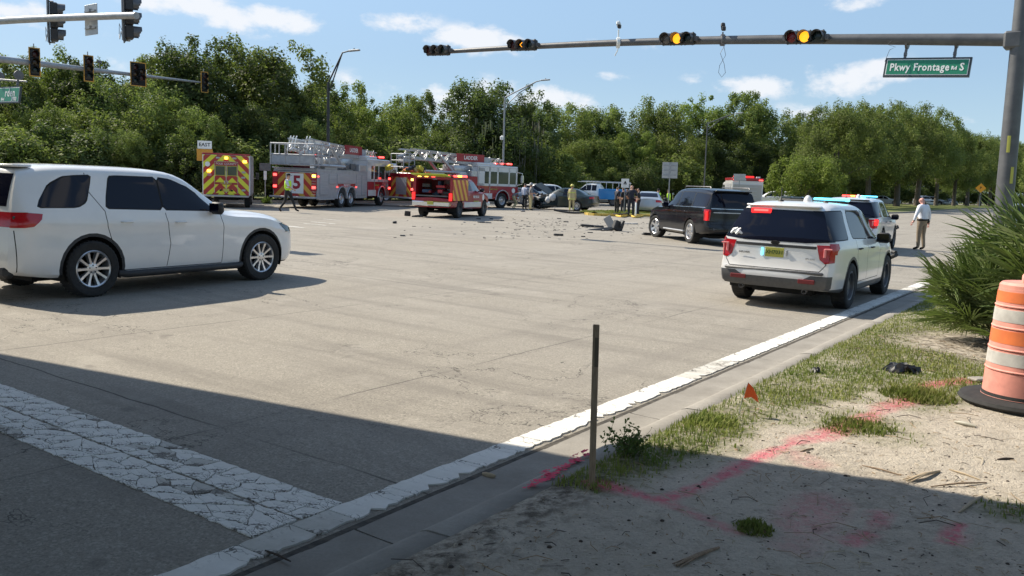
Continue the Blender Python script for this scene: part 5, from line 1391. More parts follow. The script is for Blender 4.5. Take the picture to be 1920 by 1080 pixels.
# --- red and white fire pickup with its tailgate raised
fp = empty('fire_pickup', 'red fire command pickup with raised back, striped side panel and roof light bar', 'fire pickup')
S7 = dict(S6); S7.update(wb=3.7, ohr=1.15, r=.41, rim=.235, style='steel', archgap=.06,
    top=[(-1.15, .95), (1.0, .95), (1.04, 1.86), (2.2, 1.90), (2.55, 1.84), (3.15, 1.38), (4.1, 1.27), (4.5, 1.15), (4.67, 1.0)],
    belt=[(-1.15, .85), (1.0, .85), (1.1, 1.24), (3.2, 1.22), (4.67, .95)],
    wr=[(-1.15, .85), (.95, .85), (1.15, .74), (2.5, .74), (3.2, .86), (4.67, .74)],
    w=[(-1.15, .92), (-.5, 1.0), (1.4, 1.0), (2, 1.0), (3, 1.0), (3.3, 1.0), (4, 1.0), (4.5, .95), (4.67, .84)],
    zb=[(-1.15, .5), (0, .45), (1.3, .42), (4.67, .36)],
    glass=[('side_window', [(1.22, 1.30), (1.22, 1.74), (1.80, 1.76), (1.80, 1.29)], tint_glass), ('side_window', [(1.88, 1.29), (1.88, 1.76), (2.45, 1.72), (2.92, 1.40), (2.92, 1.28)], clear_glass)],
    mirror=(2.8, 1.34, 1.0))
v = child_vehicle(S7, fire_red)
for c in list(v.children): c.parent = fp
bpy.data.objects.remove(v)
m = MB(); m.box((1.85, 0, .62), (2.5, 2.03, .26), bev=.02); m.box((4.3, 0, .62), (.7, 1.98, .25), bev=.05); m.build('white_lower_panel', white_paint, fp)
m = MB(); m.box((0, -.93, 1.36), (2.1, .14, .98)); m.box((0, .93, 1.36), (2.1, .14, .98)); m.box((0, 0, 1.86), (2.1, 2.0, .07)); m.box((.98, 0, 1.3), (.1, 1.9, 1.0)); m.build('utility_bed_cover', fire_red, fp)
box('striped_panel', diag_ry, fp, (.0, -1.008, 1.32), (2.06, .02, .98))
m = MB(); m.box((-1.35, 0, 1.99), (.75, 1.7, .06), ry=.12); m.build('raised_door', mat('hivis_door', (.55, .60, .05), .4), fp)
box('slide_tray', dark_metal, fp, (-.55, 0, 1.03), (1.3, 1.6, .06))
m = MB(); rr = random.Random(9)
for k in range(16):
    m.mat(rr.choice((0, 0, 1, 2, 3))).box((rr.uniform(-.95, .4), rr.uniform(-.62, .62), rr.uniform(1.12, 1.6)), (rr.uniform(.2, .5), rr.uniform(.15, .45), rr.uniform(.12, .3)), rr.uniform(-.2, .2), bev=.02)
m.build('stowed_gear', [black_plastic, mat('gear_blue', (.05, .10, .18), .6), fire_red, alu], fp)
m = MB(); m.box((-1.22, 0, .66), (.18, 1.9, .22), bev=.03); m.build('rear_bumper', chrome, fp)
plate(fp, (-1.33, 0, .70), 1, paper_yellow)
for sg in (-1, 1): box('tail_light', tail_lit, fp, (-1.14, sg*.93, 1.0), (.06, .14, .35))
lb = box('light_bar', black_plastic, fp, (1.45, 0, 1.92), (.3, 1.5, .05))
for i, c in enumerate((red_lit, amber_lit, red_lit, tail_red, red_lit, amber_lit, red_lit)): box('lamp', c, lb, (1.45, -.66+i*.22, 1.99), (.26, .2, .10), bev=.02)
for y, c in ((.7, yellow_lit), (.35, amber_lit), (.0, red_lit)): box('warning_light', c, fp, (-1.02, y, 1.90), (.05, .16, .06))
lettering('FIRE RESCUE', .16, sign_white, fp, (2.3, -1.012, 1.0), (0, -1, 0), 'lettering', .004)
lettering('BATTALION CHIEF', .09, paper_yellow, fp, (2.3, -1.02, .78), (0, -1, 0), 'lettering', .004)
MB().lathe([(.001, .012), (.16, .012), (.16, 0)], (3.45, -1.0, .98), 16, 'Y').build('door_seal', sign_white, fp)
settle(fp, (0, -.95), G(860, 409), R(16.5), 1.0)
# ---------------------------------------------------------------- fire engines and ambulance
gloss_white = mat('gloss_white', (.62, .62, .62), .3, coat=.5)
roll_door = nmat('roll_door', [(.34, .35, .37), (.42, .43, .45)], 3, .42, metal=.25, stretch=(.4, .4, 6))
def big_wheel(parent, x, y, r=.52, w=.30): return add_wheel(parent, x, y, r, .30, w, 'hub')
def ladder_truck(label, L=11.2, number='5', sign='LADDER', tandem=True, bucket=True):
    t = empty('ladder_truck', label, 'fire truck', 'ladder trucks at the far kerb')
    hw = 1.24; rx = 3.3 if tandem else 3.2; fx = L-1.55; cab0 = L-4.0; r = .52
    arches = [(rx, r), (rx+1.35, r)] if tandem else [(rx, r)]
    # body shell with wheel openings
    m = MB()
    def side_outline(x0, x1, z0, z1):
        pts = [(x0, z0)]
        for (ax, az) in arches:
            if x0 < ax-.62 and ax+.62 < x1:
                pts += [(ax+.62*math.cos(a), max(z0, az+.62*math.sin(a))) for a in [math.pi-math.pi*k/12 for k in range(13)]]
        return pts+[(x1, z0), (x1, z1), (x0, z1)]
    for sg in (1, -1): m.prism(side_outline(0, cab0-.05, .52, 1.95), 'xz', sg*hw, sg*(hw-.25))
    m.box((.05, 0, 1.25), (.10, 2.42, 1.35)); m.box(((cab0)/2, 0, 1.3), (cab0-.2, 1.9, 1.1)); m.box((cab0/2, 0, 2.02), (cab0-.1, 2.46, .14))
    m.build('body', fire_red if not tandem else alu, t)
    if tandem:
        for sg in (1, -1): box('arch_panel', fire_red, t, ((arches[0][0]+arches[-1][0])/2, sg*(hw+.006), 1.26), (2.5, .02, .16))
    m = MB(); m.box((L/2, 0, .62), (L-.4, 1.0, .35)); m.build('chassis', seam_black, t)
    # roller doors: each its own
    doors = [(.35, 1.35, .72, 1.86), (1.5, 2.5, 1.30, 1.86)] if tandem else [(.35, 1.35, .72, 1.86), (1.5, 2.5, .9, 1.86)]
    x = arches[-1][0]+.75
    doors += [(2.6, x-.1, 1.34, 1.86)]
    while x+.75 < cab0-.1: doors.append((x, x+.72, .66, 1.90)); x += .85
    for sg in (1, -1):
        for (a, b, z0, z1) in doors:
            d = box('roller_door', roll_door, t, ((a+b)/2, sg*(hw+.012), (z0+z1)/2), (b-a, .03, z1-z0), bev=.006)
            k = MB()
            n = int((z1-z0)/.11)
            for i in range(1, n): k.box(((a+b)/2, sg*(hw+.029), z0+i*(z1-z0)/n), (b-a-.04, .006, .012))
            k.box(((a+b)/2, sg*(hw+.04), z0+.07), (b-a-.1, .03, .03))
            k.build('door_ribs', steel, d)
        m = MB()
        for (ax, az) in arches:
            m.path([(ax+.66*math.cos(a), sg*(hw+.02), az+.66*math.sin(a)) for a in [math.pi*k/12 for k in range(13)]], .035, 6)
        m.build('wheel_arch_trim', steel, t, 50)
        box('side_step', steel, t, (1.2, sg*(hw-.03), .5), (2.0, .16, .06))
        for xx in (.1, 2.6, arches[-1][0]+.7): box('marker_light', red_lit, t, (xx+.02, sg*(hw+.02), 1.16 if xx > 1 else 1.7), (.12, .03, .07))
        lettering('FIRE RESCUE', .17, sign_white, t, ((arches[0][0]+arches[-1][0])/2, sg*(hw+.03), 1.25) if tandem else (rx, sg*(hw+.03), 1.25), (0, sg, 0), 'lettering', .003)
    # rear
    box('rear_panel', chev_ladder, t, (-.02, 0, 0), (.03, 2.36, 1.25)).location = (0, 0, 1.24)
    box('number_panel', sign_white if number else steel, t, (-.045, 0, 1.30), (.02, 1.0, 1.05))
    if number: lettering(number, .95, fire_red, t, (-.062, -.13, 1.32), (-1, 0, 0), 'lettering', .03)
    box('bumper_step', alu, t, (-.22, 0, .58), (.5, 2.5, .10), bev=.02)
    for sg in (1, -1):
        box('light_housing', fire_red, t, (-.05, sg*1.10, 1.42), (.05, .28, .95))
        for z, c in ((1.72, red_lit if sg > 0 else yellow_lit), (1.12, red_lit)): box('warning_light', c, t, (-.09, sg*1.10, z), (.04, .20, .13), bev=.01)
    m = MB(); m.tube((-.08, 1.25, 2.1), (-.08, -1.25, 2.1), .025, n=6)
    for k in range(9): m.tube((-.10, -.98, .75+k*.14), (-.10, -1.22, .75+k*.14), .012, n=4)
    m.build('hand_rails', chrome, t)
    # cab
    c0, c1 = cab0, L
    prof = [(c0, .62), (fx-.62, .62)]+[(fx+.64*math.cos(a), max(.62, .55+.64*math.sin(a))) for a in [math.pi-math.pi*k/12 for k in range(13)]]+[(fx+.64, .62), (c1, .55), (c1+.02, 1.5), (c1-.06, 1.5), (c0, 1.5)]
    m = MB()
    for sg in (1, -1): m.prism(prof, 'xz', sg*hw, sg*(hw-.3))
    m.box(((c0+c1)/2, 0, 1.1), (c1-c0-.1, 1.9, .8)); m.box((c1-.05, 0, 1.05), (.12, 2.4, .95), bev=.04)
    cab = m.build('cab', fire_red, t)
    m = MB()
    m.box(((c0+c1)/2, 0, 2.82), (c1-c0, 2.44, .14), bev=.05); m.box((c0+.9, 0, 2.95), (1.8, 2.3, .18), bev=.05)
    for xx, wd in ((c0+.06, .12), (c0+1.15, .16), (c0+1.95, .14), (c1-.9, .12), (c1-.12, .14)):
        for sg in (1, -1): m.box((xx, sg*1.17, 2.12), (wd, .10, 1.28))
    for sg in (1, -1): m.box(((c0+c1)/2, sg*1.19, 1.58), (c1-c0-.05, .06, .16)); m.box(((c0+c1)/2, sg*1.19, 2.62), (c1-c0-.05, .06, .3)); m.box((c0+.35, sg*1.18, 2.1), (.6, .08, 1.2))
    m.box((c0+.05, 0, 2.1), (.1, 2.3, 1.3)); m.box((c1-.03, 0, 1.58), (.08, 2.3, .16)); m.box((c1-.03, 0, 2.66), (.08, 2.3, .2))
    m.build('cab_upper', gloss_white, t)
    for sg in (1, -1):
        for a, b in ((c0+.68, c0+1.06), (c0+1.24, c0+1.87), (c0+2.03, c1-.97), (c1-.83, c1-.2)): box('cab_window', clear_glass, t, ((a+b)/2, sg*1.19, 2.07), (b-a, .04, .82))
        box('door_trim', steel, t, (c0+1.15, sg*(hw+.008), 1.15), (.03, .02, .95))
        MB().lathe([(.001, .02), (.17, .02), (.17, 0)], (c1-.45, sg*(hw+.02), 1.22), 16, 'Y').build('door_seal', sign_white, t)
        lettering('LAKE COUNTY', .11, paper_yellow, t, (c0+1.55, sg*(hw+.02), 1.28), (0, sg, 0), 'lettering', .002)
        box('cab_skirt', gloss_white, t, (c0+.75, sg*(hw+.008), .82), (1.3, .03, .36))
        m = MB(); m.path([(c1-.1, sg*1.2, 2.5), (c1+.25, sg*1.42, 2.45), (c1+.25, sg*1.42, 1.7), (c1-.1, sg*1.25, 1.6)], .025, 6); m.box((c1+.22, sg*1.44, 2.05), (.08, .2, .5)); m.build('wing_mirror', chrome, t)
        m = MB(); m.path([(fx+.68*math.cos(a), sg*(hw+.02), .55+.68*math.sin(a)) for a in [math.pi*k/12 for k in range(13)]], .04, 6); m.build('wheel_arch_trim', steel, t, 50)
    box('windshield', clear_glass, t, (c1+.01, 0, 2.12), (.04, 2.2, .95)); box('front_bumper', chrome, t, (c1+.22, 0, .62), (.4, 2.4, .28), bev=.05)
    lb = box('light_bar', seam_black, t, (c1-.45, 0, 2.98), (.35, 1.9, .06))
    for i in range(6): box('lamp', red_lit if i % 2 == 0 else tail_red, lb, (c1-.45, -.78+i*.31, 3.06), (.3, .28, .12), bev=.02)
    MB().path([(c0+1.9, -.9, 2.9), (c0+1.9, -.9, 3.4)], .012, 4).build('antenna', seam_black, t)
    # wheels
    for (ax, az) in arches:
        for sg in (1, -1): big_wheel(t, ax, sg*1.08)
    for sg in (1, -1): big_wheel(t, fx, sg*1.08)
    # ladder: trusses laid above the body, the base end towards the middle
    m = MB(); x0, x1 = .4, L-.9; zz = lambda x: 3.20-.20*(x-x0)/(x1-x0)+.25
    for lvl, (hwid, h, dz) in enumerate(((.62, .62, 0), (.50, .52, .08), (.40, .42, .14))):
        for sg in (1, -1):
            m.mat(0); y = sg*hwid
            m.tube((x0-lvl*.2, y, zz(x0)-.42+dz), (x1, y, zz(x1)-.42+dz), .045, n=4); m.tube((x0-lvl*.2, y, zz(x0)-.42+dz+h), (x1, y, zz(x1)-.42+dz+h*.8), .035, n=4)
            n = 18
            for k in range(n):
                xa = x0+(x1-x0)*k/n; xb = x0+(x1-x0)*(k+1)/n
                za, zb = zz(xa)-.42+dz, zz(xb)-.42+dz
                m.tube((xa, y, za), (xb, y, zb+h*(.95)), .02, n=4) if k % 2 == 0 else m.tube((xa, y, za+h*.95), (xb, y, zb), .02, n=4)
    for k in range(30):
        xa = x0+(x1-x0)*k/30; m.tube((xa, -.5, zz(xa)-.36), (xa, .5, zz(xa)-.36), .022, n=4)
    m.build('ladder', alu, t)
    for sg in (1, -1):
        box('ladder_side_plate', alu, t, (L*.60, sg*.66, zz(L*.6)-.16), (3.2, .02, .44))
        s = box('ladder_sign', fire_red, t, (L*.56, sg*.69, zz(L*.56)-.02), (2.6, .03, .52))
        lettering(sign, .34, sign_white, t, (L*.56, sg*.712, zz(L*.56)-.03), (0, sg, 0), 'lettering', .006)
        m = MB(); m.tube((L*.40, sg*.75, 2.25), (L*.27, sg*.72, 3.3), .10, n=10); m.mat(1).tube((L*.27, sg*.72, 3.3), (L*.24, sg*.72, 3.5), .06, n=8); m.build('lift_cylinder', [alu, chrome], t, 50)
    m = MB(); m.lathe([(.8, 2.08), (.8, 2.3), (.6, 2.4), (.6, 2.7)], (L*.55, 0, 0), 20); m.box((L*.5, 0, 2.55), (1.6, 1.2, .5), bev=.05); m.build('turntable', steel, t, 50)
    m = MB(); m.box((L*.62, -.95, 2.28), (1.8, .45, .42), bev=.03); m.box((L*.2, -.9, 2.2), (1.6, .3, .25), bev=.03); m.tube((1, -1.1, 2.3), (4, -1.1, 2.3), .07, n=8); m.build('deck_gear', steel, t)
    # control pedestal rail, hose and tools on deck
    rr = random.Random(len(label))
    for k in range(12): m = MB().box((rr.uniform(L*.38, L*.62), rr.uniform(-1.0, 1.0), rr.uniform(2.2, 2.6)), (rr.uniform(.2, .7), rr.uniform(.1, .4), rr.uniform(.1, .35)), bev=.02); m.build('deck_box', (steel, dark_metal, gloss_white)[k % 3], t)
    if bucket:
        b = MB(); X0, X1, Y0, Z0, Z1 = -.35, 1.55, 1.22, 2.28, 3.35
        for z in (Z0, Z0+.5, Z1):
            for a_, b_ in (((X0, -Y0), (X0, Y0)), ((X0, Y0), (X1, Y0)), ((X1, Y0), (X1, -Y0)), ((X1, -Y0), (X0, -Y0))):
                if z == Z0+.5 and a_[0] == X1 and b_[0] == X1: continue
                b.tube((a_[0], a_[1], z), (b_[0], b_[1], z), .038, n=6)
        for px in (X0, X0+.5, X0+.95, X1):
            for py in (-Y0, Y0): b.tube((px, py, Z0), (px, py, Z1), .034, n=6)
        for py in (-.4, .4): b.tube((X0, py, Z0), (X0, py, Z1), .03, n=6)
        b.box(((X0+X1)/2, 0, Z0), (X1-X0, 2*Y0, .05)); b.box((X0+.02, 0, Z0+.26), (.03, 2*Y0-.1, .42))
        b.build('platform_cage', alu, t)
        g = MB()
        for y in (.55, .38, .21, -.55, -.38): g.path([(.2, y, 3.0), (.55, y+.0, 3.72), (.62, y, 3.78)], .03, 6)
        for sg in (1, -1): g.box((1.5, sg*.52, 3.45), (1.9, .03, .42), ry=.05)
        g.build('ladder_tip', sign_white, t)
        g = MB(); g.path([(-.2, .2, 3.0), (.1, .25, 3.1), (.6, .1, 3.0)], [.07, .09, .09], 8); g.lathe([(.08, 0), (.11, .2), (.07, .3)], (-.2, -.4, 2.9), 12, 'X'); g.box((.6, -.5, 2.9), (.5, .3, .35), bev=.05)
        g.build('water_cannon', steel, t, 50)
    else:
        g = MB()
        for z in (2.5, 2.9, 3.3): g.tube((-.4, -.6, z), (-.4, .6, z), .03, n=5); g.tube((-.4, .6, z), (.5, .6, z), .03, n=5); g.tube((-.4, -.6, z), (.5, -.6, z), .03, n=5)
        for px in (-.4, .05, .5):
            for py in (-.6, .6): g.tube((px, py, 2.5), (px, py, 3.3), .03, n=5)
        g.box((.2, 0, 2.95), (.6, .7, .4), bev=.05); g.path([(-.4, 0, 3.1), (.2, 0, 3.25)], .1, 8)
        g.build('ladder_tip', alu, t)
    return t
lt1 = ladder_truck('ladder truck with a railed platform and a red number five on its striped rear')
settle(lt1, (0, -1.24), GX(591, 45.0), R(11.5))
lt2 = ladder_truck('red and white ladder truck standing between the fire pickup and the crashed sedan', L=9.6, number='', sign='LADDER', tandem=False, bucket=False)
m = MB(); rr = random.Random(3)      # gear and hose bundled along its rear
for k in range(26): m.mat(k % 4).box((rr.uniform(-.25, 2.4), rr.uniform(-1.1, 1.1), rr.uniform(1.95, 2.5)), (rr.uniform(.2, .6), rr.uniform(.15, .5), rr.uniform(.08, .3)), rr.uniform(-.4, .4), rr.uniform(-.5, .5), bev=.03)
m.build('hose_bed_load', [mat('hose_tan', (.42, .30, .12), .8), black_plastic, orange_band, mat('hose_yellow', (.5, .4, .04), .8)], lt2)
settle(lt2, (9.5, -1.24), GX(963, 60.5), R(42))

def ambulance():
    t = empty('ambulance', 'ambulance seen from behind with red and yellow chevrons and amber lights', 'ambulance')
    m = MB(); m.box((2.1, 0, 1.72), (4.2, 2.4, 2.2), bev=.05); m.build('box_body', gloss_white, t)
    m = MB(); m.box((3.2, 0, .55), (5.6, 1.2, .3)); m.box((2.1, 0, .64), (4.2, 2.3, .10)); m.build('chassis', seam_black, t)
    box('rear_panel', chev_ry, t, (-.01, 0, 0), (.03, 2.30, 2.08)).location = (0, 0, 1.72)
    box('roof_edge', fire_red, t, (.02, 0, 2.82), (.10, 2.44, .08), bev=.02)
    for sg in (1, -1):
        d = box('rear_door', chev_ry, t, (-.035, 0, 0), (.03, .585, 1.66)); d.location = (0, sg*.30, 1.60)
        m = MB()
        for (a, b) in (((-.055, sg*.30-.285, .78), (-.055, sg*.30-.285, 2.43)), ((-.055, sg*.30+.285, .78), (-.055, sg*.30+.285, 2.43)), ((-.055, sg*.30-.285, 2.43), (-.055, sg*.30+.285, 2.43))): m.tube(a, b, .012, n=4)
        m.build('door_edge', steel, t)
        w = box('rear_window', clear_glass, t, (-.07, sg*.30, 1.95), (.03, .46, .46)); box('window_frame', paper_yellow, w, (-.058, sg*.30, 1.95), (.02, .52, .52))
        box('door_handle', steel, t, (-.07, sg*.08, 1.35), (.04, .04, .16))
    box('header_panel', mat('header_red', (.30, .02, .025), .4), t, (-.06, 0, 2.32), (.02, 1.16, .18))
    lettering('POLK COUNTY', .15, mat('letter_grey', (.5, .45, .45), .5), t, (-.075, 0, 2.31), (-1, 0, 0), 'lettering', .004)
    box('name_strip', mat('header_red', (.30, .02, .025), .4), t, (-.06, 0, 1.28), (.02, 1.16, .11)); lettering('FIRE RESCUE', .10, paper_yellow, t, (-.075, 0, 1.28), (-1, 0, 0), 'lettering', .003)
    for (y, z, c) in ((-.94, 2.47, amber_lit), (.86, 1.92, amber_lit), (.0, 2.62, amber_lit), (.84, 1.72, mat('lamp_pink', (.5, .2, .25), .4)), (.42, 2.62, sign_grey), (-.42, 2.62, sign_grey), (-.88, 1.9, sign_grey), (-.88, .95, sign_grey), (-.86, 1.62, sign_grey)):
        box('warning_light', c, t, (-.05, y, z), (.05, .20 if abs(y) > .1 else .16, .14 if c is not sign_grey else .10), bev=.02)
    MB().lathe([(.13, -.01), (.13, .02), (.001, .02)], (-.03, .94, 2.27), 16, 'X').build('emblem', sign_white, t)
    box('number_plate', paper_yellow, t, (-.05, 0, .93), (.03, .30, .16))
    for sg in (1, -1): box('step_socket', seam_black, t, (-.05, sg*.28, .92), (.03, .12, .10))
    box('bumper', sign_grey, t, (-.12, 0, .62), (.25, 2.3, .09), bev=.02); box('mud_flap', seam_black, t, (.3, -1.05, .4), (.02, .3, .5)); box('mud_flap', seam_black, t, (.3, 1.05, .4), (.02, .3, .5))
    m = MB(); m.box((4.9, 0, 1.35), (1.3, 2.0, 1.2), bev=.15); m.box((5.9, 0, 1.0), (1.1, 1.9, .6), bev=.15); m.build('cab', fire_red, t)
    for sg in (1, -1):
        box('cab_window', tint_glass, t, (5.0, sg*1.0, 1.65), (.8, .03, .45)); box('side_locker', alu, t, (1.0, sg*1.215, 1.5), (1.2, .03, 1.5)); box('side_locker', alu, t, (3.2, sg*1.215, 1.5), (1.0, .03, 1.5))
        m = MB(); m.tube((5.3, sg*1.0, 1.5), (5.3, sg*1.35, 1.6), .02, n=5); m.box((5.3, sg*1.38, 1.7), (.06, .18, .4), bev=.02); m.build('wing_mirror', black_plastic, t)
        big_wheel(t, 1.35, sg*1.02, .42, .26); big_wheel(t, 5.6, sg*.95, .42, .26)
    return t
am = ambulance(); settle(am, (0, -1.2), GX(466, 42.5), R(-14.5), .925)

def boxy_engine(label, upper, low):
    t = empty('fire_engine', label, 'fire engine')
    m = MB(); m.box((2.7, 0, 1.62), (5.4, 2.4, 2.0), bev=.04); m.build('body', upper, t)
    box('lower_body', low, t, (2.7, 0, .85), (5.44, 2.44, .5)); box('roof_band', fire_red, t, (2.7, 0, 2.72), (5.5, 2.46, .22), bev=.03)
    m = MB(); m.box((6.7, 0, 1.55), (2.2, 2.3, 1.9), bev=.12); m.build('cab', gloss_white, t); box('windshield', clear_glass, t, (7.82, 0, 1.95), (.04, 2.0, .8))
    for sg in (1, -1):
        for a in (.5, 1.9, 3.3): box('roller_door', roll_door, t, (a+.6, sg*1.235, 1.6), (1.15, .04, 1.5))
        box('cab_window', clear_glass, t, (6.6, sg*1.16, 1.95), (1.2, .04, .6)); big_wheel(t, 1.8, sg*1.05, .48); big_wheel(t, 6.5, sg*1.05, .48)
    box('rear_panel', low, t, (-.03, 0, 1.5), (.04, 2.2, 1.6))
    m = MB()
    for z in (1.2, 1.5, 1.8, 2.1): m.box((-.07, -.3, z), (.04, .9, .05))
    m.build('rear_louvres', steel, t)
    for y in (1.0, .3, -1.0): box('warning_light', red_lit if y != .3 else sign_white, t, (-.04, y, 2.68), (.06, .3, .08))
    box('light_bar', tail_lit, t, (.4, .3, 2.92), (.3, 1.6, .14), bev=.03); box('scene_light', sign_white, t, (.2, -.8, 2.90), (.2, .3, .12))
    return t
be = boxy_engine('pale fire engine with a red light band showing above the black suv', gloss_white, mat('tan_panel', (.40, .38, .36), .4))
settle(be, (0, -1.2), GX(1421, 68), R(8))
be2 = boxy_engine('grey topped fire engine mostly hidden between the two ladder trucks', mat('bluegrey_panel', (.20, .23, .29), .4), mat('dark_red', (.10, .01, .02), .4))
settle(be2, (8, -1.2), GX(747, 62), R(28), 1.12)

# far vehicles on the road to the right
def far_car(px, dist, heading, paint, label, S=None, cat='car'):
    c = suv(dict(S or SED, seams=[], rseams=[]), label, cat, paint, None, 'parked_car' if cat == 'car' else 'parked_suv', 0)
    p = GX(px, dist); settle(c, (1.4, 0), p, R(heading)); return c
grey_paint = nmat('grey_paint', [(.22, .24, .25), (.26, .28, .3)], 2, .35, metal=.3, coat=.6)
far_car(1724, 150, 175, white_paint, 'white car facing us on the far carriageway behind the tree trunks', S5)
far_car(1745, 168, 150, grey_paint, 'dark car behind the yellow diamond sign trees', S5)
far_car(1773, 185, 190, silver_paint, 'silver car waiting near the far tree trunks')
far_car(1652, 150, 120, white_paint, 'small white car seen far down between the police suv and the man')
far_car(1436, 92, -70, white_paint, 'small white van nose poking out right of the pale fire engine', S5, 'van')
far_car(1909, 48, 30, grey_paint, 'grey car just right of the large signal pole', S5)
far_car(1478, 88, 20, white_paint, 'low white car in front of the round bush')

# ---------------------------------------------------------------- signals, poles, signs
def signal_head(n=3, horizontal=True, lit=(), arrow=False, backplate=False, name='traffic_signal'):
    """local x = the way the lamps face, y = along the head when horizontal"""
    parts = []
    for i in range(n):
        o = (i-(n-1)/2)*.345
        c = (0, -o, 0) if horizontal else (0, 0, -o)
        parts.append(c)
    return parts
def build_signal(loc, face, n=3, horizontal=True, lit=None, arrows=False, backplate=False, tiltm=None, label='', extra=None, group=None, along=None, lenscol=None, scale=1.0):
    t = empty('traffic_signal', label, 'traffic signal', group)
    m = MB(); body_m = seam_black if backplate else dark_metal
    pos = []
    for i in range(n):
        o = (i-(n-1)/2)*.35; pos.append((0, -o, 0) if horizontal else (0, 0, -o))
    ext = ((-.10, .17),)
    for p in pos: m.box((-.09, p[1], p[2]), (.20, .34, .34), bev=.03)
    if extra:
        for p in extra: m.box((-.09, p[1], p[2]), (.20, .34, .34), bev=.03)
    m.build('housing', black_plastic, t)
    names = ['red', 'yellow', 'green']
    base = [mat('lens_red_off', (.035, .004, .004), .3), mat('lens_amber_off', (.035, .018, .004), .3), mat('lens_green_off', (.004, .014, .014), .3)]
    allp = list(pos)+list(extra or [])
    for i, p in enumerate(allp):
        lm = base[i % 3]
        if lenscol and lenscol.get(i): lm = lenscol[i]
        if lit is not None and i == lit: lm = signal_amber
        L_ = MB(); L_.lathe([(.001, .045), (.08, .035), (.145, .01), (.15, -.01)], p, 20, 'X')
        lens = L_.build('lens', lm if not (arrows and i == 1) else mat('lens_dark', (.01, .01, .01), .3), t, 60)
        if arrows and i == 1:
            a = MB(); a.path([(.05, p[1]-.03, p[2]+.075), (.05, p[1]+.05, p[2]), (.05, p[1]-.03, p[2]-.075)], .013, 4)
            a.build('arrow', signal_amber if arrows == 2 else mat('arrow_dim', (.3, .25, .2), .4), lens)
        v = MB(); vs = []; fs = []; k0 = 20
        for k in range(k0+1):
            a = math.radians(-40+260*k/k0)
            dpt = .20 if -40+260*k/k0 > 0 and -40+260*k/k0 < 180 else .14
            for xx in (0.0, dpt):
                for rr_ in (.160, .168): vs.append((xx, p[1]+rr_*math.cos(a), p[2]+rr_*math.sin(a)))
        for k in range(k0):
            a, b = 4*k, 4*(k+1)
            fs += [(a, b, b+2, a+2), (a+1, a+3, b+3, b+1), (a+2, b+2, b+3, a+3)]
        v.add(vs, fs); v.build('visor', dark_metal if not backplate else seam_black, t, 40)
    m = MB()
    if horizontal:
        yl = (n*.35)/2
        m.box((-.09, yl+.05, 0), (.12, .10, .14)); m.box((-.09, -yl-.05, 0), (.12, .10, .14)); m.box((-.24, 0, 0), (.06, n*.35+.15, .09))
        for p in pos:
            for dy in (-.12, .12):
                for dz in (-.175, .175): m.box((-.06, p[1]+dy, dz), (.06, .03, .03))
    else:
        zl = n*.35/2
        m.tube((-.24, .05, zl+.32), (-.24, .05, -zl-.02), .028, n=6); m.tube((-.24, .05, zl+.03), (-.09, 0, zl+.03), .025, n=6); m.tube((-.24, .05, -zl-.03), (-.09, 0, -zl-.03), .025, n=6)
        for y in (-.06, .02, .08): m.box((-.10, y, -zl-.02), (.05, .03, .05))
    m.build('bracket', galv if not horizontal else dark_metal, t)
    if backplate:
        wy = .24 if not extra else .43; cy = 0 if not extra else .175
        zl = n*.35/2+.12
        b = MB(); b.box((-.03, cy, 0), (.012, 2*wy, 2*zl)); b.build('backplate', seam_black, t)
        if backplate == 2:
            e = MB()
            for sgn in (-1, 1): e.box((-.02, cy, sgn*(zl-.02)), (.014, 2*wy, .045)); e.box((-.02, cy+sgn*(wy-.02), 0), (.014, .045, 2*zl-.1))
            e.build('backplate_border', mat('border_yellow', (.50, .26, .03), .5), t)
    f = Vector(face).normalized(); up = Vector((0, 0, 1))
    if along is not None: yv = Vector(along).normalized()*-1; xv = (f-yv*f.dot(yv)).normalized(); up = xv.cross(yv)
    else: yv = up.cross(f).normalized(); xv = f
    if up.z < 0: up = -up; 
    Mx = Matrix.Identity(4)
    for i in range(3): Mx[i][0] = xv[i]*scale; Mx[i][1] = yv[i]*scale; Mx[i][2] = up[i]*scale; Mx[i][3] = loc[i]
    t.matrix_world = Mx
    return t
Udir = Vector((ST, CT, 0)); Vdir = Vector((CT, -ST, 0))
# right-hand mast arm: pole beside the kerb, arm reaching out over the lanes
A_end = D(806, 99, 32.2); A_mid = D(1270, 79, 26.2); A_base = D(1911, 75, 21.2)
pole_xy = Vector((A_base.x, A_base.y, 0)); pg = gz(pole_xy.x, pole_xy.y)+.1
sp_ = empty('signal_mast', 'tall grey signal pole at the right with a long arm reaching out over the road', 'signal pole')
m = MB(); m.path([(pole_xy.x, pole_xy.y, pg), (pole_xy.x, pole_xy.y, 3), (pole_xy.x, pole_xy.y, 9.2)], [.215, .20, .16], 24); m.build('pole', nmat('pole_grey', [(.085, .087, .092), (.125, .127, .13)], 3, .5, metal=.2), sp_, 50)
m = MB(); m.box((pole_xy.x, pole_xy.y, pg+.03), (.6, .6, .06)); m.build('base_plate', galv, sp_)
pts = []; N = 24
for k in range(N+1):
    t = k/N; p = A_base.lerp(A_end, t); p.z += .42*math.sin(math.pi*t)*.45; pts.append(p)
arm = MB(); arm.path(pts, [.155-.085*k/N for k in range(N+1)], 16); arm.build('mast_arm', MATS['pole_grey'], sp_, 50)
def on_arm(px):
    best = min(range(len(pts)*20-20), key=lambda i: abs(960+FOC*((pts[i//20].lerp(pts[i//20+1], (i % 20)/20)-Vector((0, 0, EYE))).dot(RGT))/((pts[i//20].lerp(pts[i//20+1], (i % 20)/20)-Vector((0, 0, EYE))).dot(FWD))-px))
    return pts[best//20].lerp(pts[best//20+1], (best % 20)/20)
